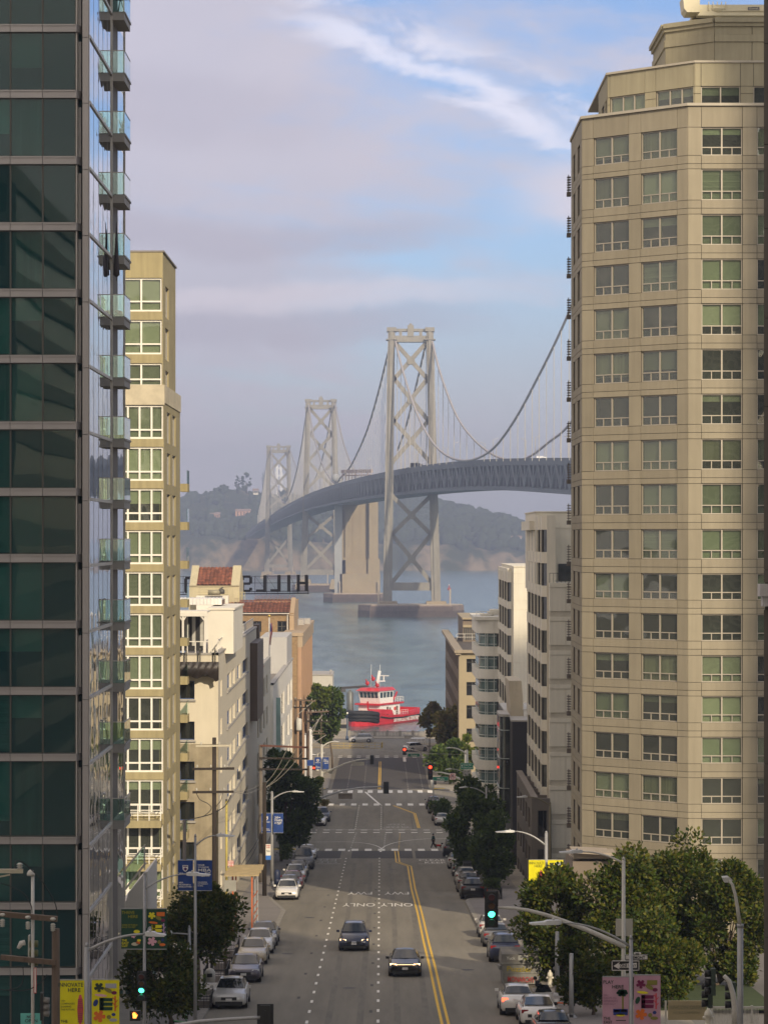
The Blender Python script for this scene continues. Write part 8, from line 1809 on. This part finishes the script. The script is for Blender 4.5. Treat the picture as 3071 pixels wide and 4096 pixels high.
def blue(lab1, lab2, x0, x1, x2, x3, y0, y1, d, t2):
    c_ = banner('banner', lab1, x0, x1, y0, y1, d, bb_); w_ = x1 - x0; h = y1 - y0
    shield(c_, d, x0 + w_ * .5, y0 + h * .26, w_ * .18); tx(c_, d, 'Wharton', x0 + w_ * .08, y0 + h * .48, h * .08, w_ * .8, pw_)
    for i, (s_, f_) in enumerate((('MBA', .28), ('PROGRAM for', .78), ('EXECUTIVES', .82))): tx(c_, d, s_, x0 + w_ * .08, y0 + h * (.76 + .07 * i), h * .05, w_ * f_, pw_)
    c_ = banner('banner', lab2, x2, x3, y0, y1, d, bb_); w_ = x3 - x2
    for s_, lx, ly, hh, ww in t2: tx(c_, d, s_, x2 + w_ * lx, y0 + h * ly, h * hh, w_ * ww, pw_)
mb_ = [('YOUR', .08, .18, .055, .45), ('IVY-LEAGUE', .1, .25, .05, .68), ('MBA', .08, .37, .10, .84), ('BY THE', .55, .43, .045, .35), ('BAY', .30, .54, .085, .6), ('PHILADELPHIA', .08, .74, .035, .6), ('SAN FRANCISCO', .08, .80, .035, .65), ('GLOBAL', .08, .86, .035, .35)]
blue('blue Wharton banner with a white crest left of the pole, cream building behind', 'blue banner reading YOUR IVY-LEAGUE MBA BY THE BAY', 711, 772, 786, 848, 3443, 3563, 126, mb_)
blue('smaller blue Wharton banner left of the lamp by the dark tree', 'blue banner reading 20+ YEARS IN SF by the dark tree', 1046, 1084, 1093, 1133, 3254, 3332, 227.6, [('20+', .12, .27, .11, .6), ('YEARS', .1, .41, .10, .8), ('IN', .12, .54, .08, .2), ('SF', .38, .57, .13, .45)])
blue('tiny far blue Wharton banner left of the white pole', 'tiny far blue MBA banner right of the white pole', 1258, 1284, 1290, 1315, 3030, 3078, 371.4, mb_[:5])
c_ = banner('banner', 'blue banner half behind the tiny far one, next to the red signal', 1229, 1254, 3041, 3064, 380, bb_)
for k, (a, b_, e_, f_) in enumerate(((2114, 2180, 2190, 2252),)):
    c_ = banner('banner', 'yellow INNOVATE HERE banner on the right, half in the leaves', a, b_, 3441, 3567, 151.5, yb_); tx(c_, 151.5, 'INNOVATE', 2116, 3458, 11, 60, inky); tx(c_, 151.5, 'HERE', 2136, 3470, 11, 32, inky); tx(c_, 151.5, 'THE', 2117, 3543, 8, 16, inky); tx(c_, 151.5, 'EAST', 2117, 3553, 8, 22, inky); tx(c_, 151.5, 'CUT', 2117, 3563, 8, 17, inky); shapes(c_, 151.5, [('blob', 2163, 3510, 7, 28, MATS['print_coral'])])
    c_ = banner('banner', 'yellow art banner on the right, mostly behind leaves', e_, f_, 3441, 3567, 151.5, yb_); art(c_, 151.5, 2192, 3443, 58, 120, gb_, ink, ppk, por, pgy, pbl)
c_ = banner('banner', 'pink PLAY HERE banner with a palm tree print', 2409, 2515, 3910, 4150, 78, pb_); tx(c_, 78, 'PLAY', 2411, 3936, 14, 41, ink); tx(c_, 78, 'HERE', 2446, 3955, 14, 46, ink)
pdk = mat('print_mauve', (.36, .2, .27), .8)
for i, (s_, w_) in enumerate((('200+', 20), ('EVENTS TO', 52), ('EXPERIENCE', 58), ('ANNUALLY', 50))): tx(c_, 78, s_, 2412, 3985 + 12 * i, 7, w_, pdk)
tx(c_, 78, 'THE', 2413, 4080, 11, 27, ink); tx(c_, 78, 'EAST', 2413, 4095, 11, 34, ink)
shapes(c_, 78, [('petals', 2488, 3972, 25, 14, gb_, .4), ('petals', 2488, 3974, 22, 16, gb_, 1.0), ('rect', 2487, 3975, 7, 66, pol), ('rect', 2452, 4038, 58, 24, pbl), ('rect', 2456, 4041, 22, 10, MATS['print_coral']), ('rect', 2482, 4041, 24, 10, MATS['print_coral']), ('blob', 2481, 4062, 19, 6, py_), ('rect', 2463, 4082, 40, 3, ink)], .026)
c_ = banner('banner', 'pink art banner with a maroon letter E and flowers', 2535, 2641, 3903, 4150, 78, pb_); art(c_, 78, 2538, 3912, 98, 175, pmr, pmr, py_, mat('print_redcoral', (.65, .08, .10), .8), pol, gb_)
# ---------------------------------------------------------------- utility poles and wires
wood = mat('pole_wood', (.14, .10, .07), .9, var=.3, scale=2, stretch=(4, 4, .4)); woodd = mat('pole_wood_dark', (.032, .024, .018), .9, var=.3, scale=2, stretch=(4, 4, .4)); ins = mat('insulator', (.50, .48, .42), .3, var=0); wire = mat('wire_black', (.02, .02, .02), .7, var=0); wirel = mat('wire_pale', (.3, .28, .24), .7, var=0)
def upole(lab, d, px, ytop, w_, arms, m=woodd, base=None, extra=None, z0=None):
    zb = g(d) if base is None else ZW(base, d); x = XW(px, d); t_ = thing('utility_pole', lab, 'utility pole', (x, d, zb), 'utility poles along the left pavement')
    q = MB(); q.tube([(x, d, zb - .2), (x, d, ZW(ytop, d))], [w_ * .56, w_ * .45], 12); q.build('shaft', m, t_)
    for (ax0, ax1, ay0, ay1, th_, am, n) in arms:
        q = MB(); q.bar(P(ax0, ay0, d - w_ * .6), P(ax1, ay1, d - w_ * .6), th_); o = q.build('crossarm', am, t_)
        if n:
            q = MB()
            for i in range(n):
                t = (i + .3) / n; px_ = ax0 + (ax1 - ax0) * t; py_ = ay0 + (ay1 - ay0) * t; p = P(px_, py_, d - w_ * .6) + Vector((0, 0, th_ / 2)); q.lathe(p, [(.025, 0), (.06, .05), (.035, .09), (.055, .13), (.03, .2)], 8)
            q.build('insulators', ins, o)
    return t_
u0 = upole('near weathered wooden utility pole at the lower left', 88, 223, 3716, .28, [(-20, 230, 3655, 3678, .17, wood, 0), (3, 222, 3830, 3852, .16, wood, 0)], wood)
for px, py in ((10, 3680), (112, 3690), (212, 3697)):
    q = MB(); p = P(px, py, 87.7); q.lathe(p + Vector((0, 0, -.24)), [(.03, 0), (.085, .03), (.05, .06), (.09, .09), (.05, .12), (.095, .15), (.05, .18), (.09, .21), (.04, .26)], 10); q.ball(p + Vector((0, -.02, .16)), .08, 6, (1.2, 1, .7)); q.build('insulator', ins, u0)
t_ = thing('crossarm_frame', 'pale utility crossarm with a ribbed insulator poking in from the left edge', 'crossarm', P(-20, 3490, 86)); q = MB(); q.bar(P(-30, 3485, 86), P(92, 3486, 86), .12, .13); q.bar(P(-20, 3512, 86), P(40, 3500, 86), .05); q.build('arm', mat('arm_cream', (.50, .45, .33), .6), t_); q = MB(); p = P(79, 3478, 86); q.lathe(p, [(.03, 0), (.10, .03), (.05, .06), (.11, .09), (.05, .12), (.11, .15), (.04, .2)], 10); q.build('insulator', ins, t_)
upole('dark utility pole with three crossarms in front of the bare concrete wall', 186, 857, 2951, .30, [(783, 927, 2985, 2983, .12, mat('arm_cream', (.5, .45, .33)), 2), (772, 937, 3077, 3075, .16, woodd, 3), (770, 935, 3170, 3168, .16, woodd, 3)], woodd)
upole('tall utility pole with long red-brown crossarms beside the left dark tree', 232, 1043, 2980, .34, [(1042, 1232, 2983, 2991, .16, mat('arm_rust', (.12, .05, .035), .85), 0), (1037, 1232, 3033, 3036, .15, woodd, 0), (1035, 1232, 3077, 3079, .14, woodd, 0)], mat('pole_grey', (.15, .13, .11), .9, var=.2))
upole('dark pole with yellow bands beside the parking signs', 216, 1058, 3130, .32, [], woodd)
upole('distant pole carrying a white transformer can', 372, 1181, 2792, .45, [(1174, 1262, 2799, 2805, .2, wood, 4), (1172, 1244, 2830, 2830, .16, woodd, 3), (1160, 1200, 2925, 2925, .12, wood, 0)], wood)
upole('distant pole with crowded pale insulators on its arms', 388, 1233, 2835, .42, [(1230, 1316, 2850, 2846, .2, wood, 6), (1226, 1320, 2884, 2888, .16, woodd, 5), (1228, 1292, 2925, 2926, .14, wood, 3), (1230, 1300, 2937, 2936, .12, wood, 2)], wood)
upole('dark distant pole behind the transformer', 395, 1202, 2800, .5, [], woodd)
for px, y0, d, lab in ((1221, 2940, 380, 'white conduit pipe rising by the distant poles'), (1241, 2915, 384, 'thicker white conduit by the distant poles'), (1246, 2920, 386, 'rightmost white conduit by the distant poles')):
    t_ = thing('conduit_pole', lab, 'pole', (XW(px, d), d, g(d)), 'white conduits by the distant poles'); q = MB(); q.tube([(XW(px, d), d, g(d)), P(px, y0, d)], .12, 8); q.build('shaft', mat('conduit_white', (.62, .60, .56), .5), t_); q = MB(); q.lathe(P(px, y0, d), [(.14, 0), (.14, .2)], 8); q.build('cap', galv, t_)
tr_ = thing('transformer', 'white cylindrical transformer can hung on a distant utility pole', 'transformer', P(1196, 2925, 371)); q = MB(); q.lathe(P(1196, 2922, 371), [(.34, 0), (.38, .1), (.38, 1.45), (.3, 1.6), (.05, 1.66)], 16); q.build('can', mat('can_white', (.58, .57, .52), .5), tr_); q = MB(); q.lathe(P(1190, 2878, 371), [(.05, 0), (.07, .2), (.03, .35)], 8); q.build('bushing', ins, tr_)
upole('slender grey pole leaning at the left of the blue MBA banners', 160, 738, 3280, .22, [], mat('pole_grey', (.15, .13, .11)))
t_ = thing('drain_pipe', 'yellow vertical pipe on the corner of the cream building', 'pipe', P(907, 3600, 203)); q = MB(); q.tube([P(906, 3620, 203), P(906, 3200, 203)], .09, 8); q.build('pipe', mat('pipe_yellow', (.50, .42, .12), .7), t_); q = MB(); q.box(XW(902, 203), 202.8, ZW(3204, 203), XW(910, 203), 203.2, ZW(3198, 203)); q.build('bracket', dkm, t_)
def wires(lab, pts, d0, d1, r_=.012, sag=0, m=wire, ds=None):
    t_ = MB(); n = 16; a, b_ = P(pts[0][0], pts[0][1], d0), P(pts[-1][0], pts[-1][1], d1)
    if len(pts) == 2:
        L_ = [a.lerp(b_, i / n) - Vector((0, 0, sag * 4 * (i / n) * (1 - i / n))) for i in range(n + 1)]
    else:
        W = [P(x, y, d0 + (d1 - d0) * i / (len(pts) - 1)) for i, (x, y) in enumerate(pts)]; L_ = []
        for i in range(len(W) - 1):
            p0, p1, p2, p3 = W[max(0, i - 1)], W[i], W[i + 1], W[min(len(W) - 1, i + 2)]
            for k in range(6): t = k / 6; L_.append(.5 * ((2 * p1) + (p2 - p0) * t + (2 * p0 - 5 * p1 + 4 * p2 - p3) * t * t + (3 * p1 - p0 - 3 * p2 + p3) * t ** 3))
        L_.append(W[-1])
    t_.tube(L_, r_, 5); return tag(t_.build('overhead_wire', m), lab, 'wire', 'overhead wires')
wires('thick black cable looping over the top of the lower left pole', [(57, 3490), (62, 3450), (82, 3445), (120, 3475), (160, 3515), (200, 3575), (222, 3620), (229, 3660)], 87, 88, .018)
wires('second black cable from the left edge down behind the white pole', [(-10, 3530), (20, 3540), (60, 3555), (100, 3580), (125, 3625), (128, 3660)], 87, 88, .016)
wires('black cable sagging across the bottom left corner', [(-10, 3960), (30, 3962), (70, 3965), (120, 3958), (165, 3930), (188, 3900)], 87, 88, .016); wires('black cable drooping from the lower crossarm at far left', [(92, 3870), (92, 3920), (75, 3950), (30, 3962)], 87, 88, .014)
wires('bundle of black cables crossing the bare concrete wall', [(727, 3290), (760, 3278), (800, 3270), (850, 3255), (900, 3225), (925, 3180)], 186, 186, .035); wires('looped cable from the second crossarm of the dark pole', [(786, 3175), (800, 3200), (830, 3215), (845, 3235), (820, 3262), (790, 3272)], 186, 186, .025)
wires('cable looping right of the dark pole', [(890, 3170), (885, 3200), (870, 3220), (857, 3240)], 186, 186, .025)
wires('long cable swooping from the tall pole down to the wooden shelter', [(1045, 3330), (1020, 3380), (985, 3430), (950, 3480), (910, 3495), (880, 3498)], 232, 190, .03); wires('second long cable swooping beside the first', [(1045, 3345), (1010, 3420), (970, 3475), (930, 3497), (885, 3502)], 232, 190, .025)
for (a, b_, lab) in (((1150, 2990), (1060, 3135), 'pale slanting wire nearest the tall pole'), ((1185, 2993), (1063, 3150), 'middle pale slanting wire over the left tree'), ((1218, 2995), (1065, 3150), 'outermost pale slanting wire over the left tree')): wires(lab, [a, b_], 232, 231, .02, .4, wirel)
wires('pale wires running back from the dark pole to the tall pole', [(935, 3165), (985, 3163), (1043, 3140)], 186, 232, .02, m=wirel); wires('lower pale wire between the dark pole and tall pole', [(935, 3170), (990, 3175), (1043, 3155)], 186, 232, .02, m=wirel)
wires('wire strung across the street past the Spear sign', [(1400, 2990), (2000, 3020)], 400, 330, .02, .3, wirel)
for k, (a, b_) in enumerate((((1240, 2925), (1290, 2860)), ((1245, 2940), (1280, 2870)), ((1190, 2860), (1260, 2800)), ((1250, 2975), (1305, 2940)))): wires('diagonal brace wire among the distant poles, number %s from the left' % ('one', 'two', 'three', 'four')[k] if False else ('steep brace wire under the insulator arms', 'shorter brace wire beside the steep one', 'wire rising past the white transformer', 'low brace wire by the white conduits')[k], [a, b_], 385, 386, .05, 0, wirel)
# ---------------------------------------------------------------- pavement things
ds_ = DG(3612); sh = thing('wooden_shelter', 'plywood-roofed scaffold walkway with orange posts on the left pavement', 'shelter', (XW(960, 186), 186, g(186)))
d = 186; z0 = g(d) + .15; ply = mat('plywood', (.42, .32, .16), .8, var=.2, scale=2); org = mat('scaffold_orange', (.50, .12, .03), .7, var=.1)
q = MB(); x0, x1 = XW(900, d), XW(1038, d); zt_ = ZW(3500, d)
for k in range(3): q.obox((x0 + .05 * k, d - 1 + k * 1.9, zt_ - .0 - .02 * k), (x1 - x0, 0, .02), (0, 1.86, .1), (0, 0, .06))
q.build('roof', ply, sh)
q = MB(); q.box(XW(899, d), d - .9, ZW(3560, d), XW(948, d), d - .8, ZW(3516, d)); q.build('side_panel', mat('panel_grey', (.28, .27, .23), .8), sh)
for px, yb3 in ((1010, 0), (1018, 1.6), (1024, 3.2), (935, 3.4), (928, 1.7)):
    q = MB(); q.box(XW(px, d) - .05, d + yb3 - .8, z0, XW(px, d) + .05, d + yb3 - .7, zt_); q.build('post', org if px in (1010, 935, 928) else galv, sh)
q = MB()
for z in (.5, 1.0, 1.5, 2.2): q.bar((XW(1017, d), d - .75, z0 + z), (XW(1024, d), d + 2.5, z0 + z), .05)
q.build('guard_rail', org, sh)
pb2 = thing('pavement_barrier', 'orange barrier in the leaves before the wooden shelter', 'barrier', (XW(930, 176), 176, g(176))); q = MB(); q.box(XW(915, 176), 176, g(176) + .15, XW(933, 176), 176.1, g(176) + 1.1); q.build('board', org, pb2); q = MB(); q.bar((XW(924, 176), 175.8, g(176) + .15), (XW(924, 176), 176.3, g(176) + .3), .1); q.build('foot', org, pb2)
def fence(lab, px, d, w_, l_, m=None, h=.85, side=-1):
    t_ = thing('tree_fence', lab, 'fence', (XW(px, d), d, g(d) + .15), 'iron fences round the tree pits'); x = XW(px, d); z = g(d) + .15; m = m or mat('iron_black', (.02, .02, .02), .6); c4 = [(x - w_ / 2, d), (x + w_ / 2, d), (x + w_ / 2, d + l_), (x - w_ / 2, d + l_), (x - w_ / 2, d)]
    q = MB()
    for (a, b_) in zip(c4, c4[1:]):
        for hh in (.12, h): q.bar((a[0], a[1], z + hh), (b_[0], b_[1], z + hh), .035)
        n = max(2, int(math.hypot(b_[0] - a[0], b_[1] - a[1]) / .28))
        for k in range(n): t = k / n; q.bar((a[0] + (b_[0] - a[0]) * t, a[1] + (b_[1] - a[1]) * t, z), (a[0] + (b_[0] - a[0]) * t, a[1] + (b_[1] - a[1]) * t, z + h), .02)
    q.build('rail', m, t_)
    for a in c4[:4]: q = MB(); q.box(a[0] - .04, a[1] - .04, z, a[0] + .04, a[1] + .04, z + h + .06); q.build('post', m, t_)
    q = MB(); q.box(x - w_ / 2 + .05, d + .05, z, x + w_ / 2 - .05, d + l_ - .05, z + .03); q.build('soil', mat('soil', (.06, .045, .03), .95), t_)
fence('black tree fence nearest the grey planter on the left', 860, 148, 1.2, 3); fence('second black tree fence up the left pavement', 886, 155, 1.2, 3.2); fence('third black tree fence beside the champagne car', 905, 163, 1.2, 3.2)
fence('black hoop fence with bikes at the trunk of the left magnolia', 790, 137, 1.3, 2.0, h=.6)
fence('black tree fence right of the green signal on the right pavement', 2112, 163, 1.1, 3.6); fence('second black tree fence under the right trees', 2145, 158, 1.1, 3.5); fence('long iron fence round the hedge beyond on the right', 1975, 212, 1.2, 6)
pl_ = thing('utility_box', 'low grey metal box with slanted top on the left pavement', 'utility box', (XW(830, 143), 143, g(143) + .15)); x = XW(825, 143); z = g(143) + .15; q = MB(); q.mesh([(x - .6, 143, z), (x + .75, 143, z), (x + .75, 144.6, z), (x - .6, 144.6, z), (x - .6, 143, z + .22), (x + .75, 143, z + .28), (x + .75, 144.6, z + .42), (x - .6, 144.6, z + .4)], MB.BF); q.build('body', mat('box_grey', (.30, .29, .27), .5, metal=.3), pl_); q = MB(); q.box(x - .7, 142.9, z, x + .85, 144.7, z + .05); q.build('plinth', conc, pl_)
bn_ = thing('litter_bin', 'rounded grey litter bin beside the black tree fence on the left', 'bin', (XW(840, 147), 147, g(147) + .15)); q = MB(); q.lathe((XW(840, 147), 147, g(147) + .15), [(.28, 0), (.3, .7), (.28, .85), (.18, 1.0), (.03, 1.05)], 14); q.build('body', mat('bin_grey', (.42, .40, .36), .5, metal=.2), bn_); q = MB(); q.box(XW(840, 147) - .14, 146.68, g(147) + .75, XW(840, 147) + .14, 146.76, g(147) + .95); q.build('opening', sgb, bn_)
rb_2 = thing('litter_bin', 'black round bin with a domed lid at the left corner of the first crossing', 'bin', (XW(1206, 277), 277, g(277) + .15)); q = MB(); q.lathe((XW(1206, 277), 277, g(277) + .15), [(.32, 0), (.36, .9), (.42, .95), (.42, 1.0)], 14); q.build('body', sgb, rb_2); q = MB(); q.lathe((XW(1206, 277), 277, g(277) + 1.25), [(.4, 0), (.3, .2), (.05, .3)], 14); q.build('lid', sgb, rb_2)
mb2 = thing('mail_box', 'dark blue street box under the left dark tree', 'box', (XW(1108, 226), 226, g(226) + .15)); q = MB(); q.lathe((XW(1108, 226), 226, g(226) + .15), [(.26, 0), (.28, 1.2), (.2, 1.4), (.02, 1.5)], 12); q.build('body', mat('box_blue', (.02, .03, .07), .5), mb2); q = MB(); q.box(XW(1108, 226) - .3, 225.7, g(226) + .15, XW(1108, 226) + .3, 226.3, g(226) + .25); q.build('plinth', conc, mb2)
def hydrant(lab, px, d, h=.9, z=None):
    z = (g(d) + .15) if z is None else z; x = XW(px, d); t_ = thing('fire_hydrant', lab, 'hydrant', (x, d, z), 'white fire hydrants'); m_ = mat('hydrant_white', (.62, .58, .47), .5, var=.1)
    q = MB(); q.lathe((x, d, z), [(.17, 0), (.17, .06), (.12, .09), (.12, h * .62), (.15, h * .64), (.15, h * .7), (.13, h * .82), (.06, h * .92), (.04, h)], 14); q.build('barrel', m_, t_)
    for s_ in (-1, 1): q = MB(); q.tube([(x, d, z + h * .55), (x + s_ * .2, d, z + h * .55)], [.07, .06], 10); q.build('outlet', m_, t_)
hydrant('white hydrant on the right pavement beside the skip', 2199, 147, .95); hydrant('small white hydrant at the left corner by the grassy planting', 1280, 344); hydrant('white hydrant top at the bottom edge by the green park sign', 2832, 100, .8, ZW(4120, 100))
def scooter(lab, px, d, m_, rz=0):
    z = g(d) + .15; t_ = thing('kick_scooter', lab, 'scooter', (XW(px, d), d, z), 'rental kick scooters'); WL[t_] = Vector(); t_.rotation_euler = (0, 0, rz)
    q = MB(); q.box(-.08, -.4, .12, .08, .35, .17); q.build('deck', m_, t_); q = MB(); q.tube([(0, -.45, .12), (0, -.36, 1.12)], .028, 8); q.build('stem', m_, t_); q = MB(); q.tube([(-.25, -.36, 1.13), (.25, -.36, 1.13)], .02, 8); q.build('handlebar', blackp, t_)
    for y in (-.5, .45): q = MB(); q.tube([(-.025, y, .11), (.025, y, .11)], .11, 14); q.build('wheel', tyre, t_)
scooter('green kick scooter standing near the lower left trunk', 718, 130, mat('scooter_green', (.05, .35, .10), .5), .9); scooter('orange kick scooter beside the hydrant on the right pavement', 2255, 138, mat('scooter_orange', (.65, .13, .03), .5), 1.1); scooter('dark kick scooter leaning by the hoop fence', 762, 136, blackp, .5)
cn = thing('traffic_cone', 'orange traffic cone behind the last black car of the upper right row', 'cone', (XW(1946, 214), 214, g(214) + .15)); q = MB(); q.lathe((XW(1946, 214), 214, g(214) + .15), [(.24, 0), (.24, .05), (.17, .06), (.04, .9)], 12); q.build('body', mat('cone_orange', (.75, .12, .03), .6), cn); q = MB(); q.lathe((XW(1946, 214), 214, g(214) + .55), [(.115, 0), (.085, .18)], 12); q.build('reflective_band', pw_, cn)
# skip (dumpster)
sk = thing('skip', 'grey debris skip with graffiti standing at the right kerb', 'skip', (XW(2084, 149), 151, g(150))); WL[sk] = Vector(); sk.location = (XW(2084, 149), 149.5, g(150.5)); sk.rotation_euler = (R(-3), 0, R(2))
skm = mat('skip_grey', (.24, .235, .21), .7, var=.25, scale=1.5, streak=.3)
q = MB(); q.mesh([(-.95, 0, .12), (.95, 0, .12), (.95, 1.9, .12), (-.95, 1.9, .12), (-1.05, -.12, 1.3), (1.05, -.12, 1.3), (1.05, 2.0, 1.3), (-1.05, 2.0, 1.3)], MB.BF); q.build('body', skm, sk)
q = MB(); q.mesh([(-1.08, -.16, 1.3), (1.08, -.16, 1.3), (1.08, 2.05, 1.3), (-1.08, 2.05, 1.3), (-1.05, -.1, 1.78), (1.05, -.1, 1.78), (1.0, 1.95, 2.0), (-1.0, 1.95, 2.0)], MB.BF); q.build('lid', mat('skip_lid', (.17, .16, .14), .7, var=.2), sk)
q = MB(); q.box(-1.1, -.2, 1.24, 1.1, -.08, 1.32); q.box(-1.0, -.1, .72, 1.0, -.02, .80)
for s_ in (-1, 1): q.box(s_ * 1.05, .2, .9, s_ * 1.18, 1.4, 1.1)
q.build('rim', skm, sk)
q = MB(); q.box(-.15, -.16, 1.45, .38, -.125, 1.72); q.build('label_plate', mat('label_pale', (.42, .42, .38), .7), sk)
def graffiti(s_, m_, x, z, w_, h): 
    o = text(s_, 'graffiti', sk, m_, h, (x, -.135, z), width=w_, bold=.004); o.location = (x, -.14, z); o.rotation_euler = (R(93), R(2), 0)
graffiti('MONARCHY', mat('graffiti_red', (.38, .03, .03), .8), -.75, .28, 1.5, .3); graffiti('Puzzler', mat('graffiti_yellow', (.38, .30, .03), .8), -.8, .86, 1.4, .28); graffiti('Yuck', mat('graffiti_white', (.6, .6, .55), .8), -.8, 1.5, .5, .17)
# park sign and gate at the lower right
rg = thing('park_sign', 'tan park sign reading RINCON GREEN behind the gate', 'sign', P(2745, 4085, 104)); d = 104; q = MB(); q.box(XW(2672, d), d, ZW(4082, d), XW(2822, d), d + .12, ZW(4006, d)); pn = q.build('panel', mat('park_tan', (.33, .27, .15), .8, var=.06), rg); text('RINCON GREEN', 'lettering', pn, mat('park_letter', (.22, .21, .12), .7), 15 * d / F, (XW(2676, d), d - .012, ZW(4038, d)), width=138 * d / F, bold=.002); text('AT 333 HARRISON', 'lettering', pn, MATS['park_letter'], 9 * d / F, (XW(2692, d), d - .012, ZW(4056, d)), width=105 * d / F)
q = MB(); q.box(XW(2660, d), d + .1, ZW(4200, d), XW(2667, d), d + .2, ZW(4008, d)); q.box(XW(2834, d), d + .1, ZW(4200, d), XW(2841, d), d + .2, ZW(4008, d)); q.build('post', galw, rg)
gtf = thing('gate_fence', 'pale barred gate and fence at the lower right corner', 'fence', P(2950, 4090, 108)); d = 108; q = MB()
for k in range(34): q.box(XW(2846 + 5.6 * k, d), d, ZW(4180, d), XW(2848 + 5.6 * k, d), d + .03, ZW(4034, d))
q.build('bars', galw, gtf); q = MB(); q.box(XW(2842, d), d - .02, ZW(4036, d), XW(3071, d), d + .05, ZW(4028, d)); q.box(XW(2842, d), d - .02, ZW(4110, d), XW(3071, d), d + .05, ZW(4104, d)); q.build('rail', galw, gtf)
for px in (2842, 3002): q = MB(); q.box(XW(px, d), d - .04, ZW(4200, d), XW(px + 9, d), d + .06, ZW(4024, d)); q.build('post', galw, gtf)
q = MB()
lawn = tag(MB().face([(13, 136, g(136) + .17), (20, 136, g(136) + .17), (20, 148, g(148) + .17), (13, 148, g(148) + .17)]).build('lawn', mat('lawn_green', (.04, .06, .015), .95, var=.3, scale=4)), kind='structure')
# kerb ramps in yellow at the corners
tac = mat('tactile_yellow', (.55, .38, .04), .8, var=.1); q = MB()
for (x0, x1, y0) in ((-10.5, -9.0, 312), (-10.2, -8.8, 361), (-9.3, -8.5, 391), (7.2, 8.8, 391), (-11.5, -9.2, 281)): q.box(x0, y0, g(y0) + .10, x1, y0 + .9, g(y0) + .17)
tag(q.build('tactile_ramp', tac), kind='structure')
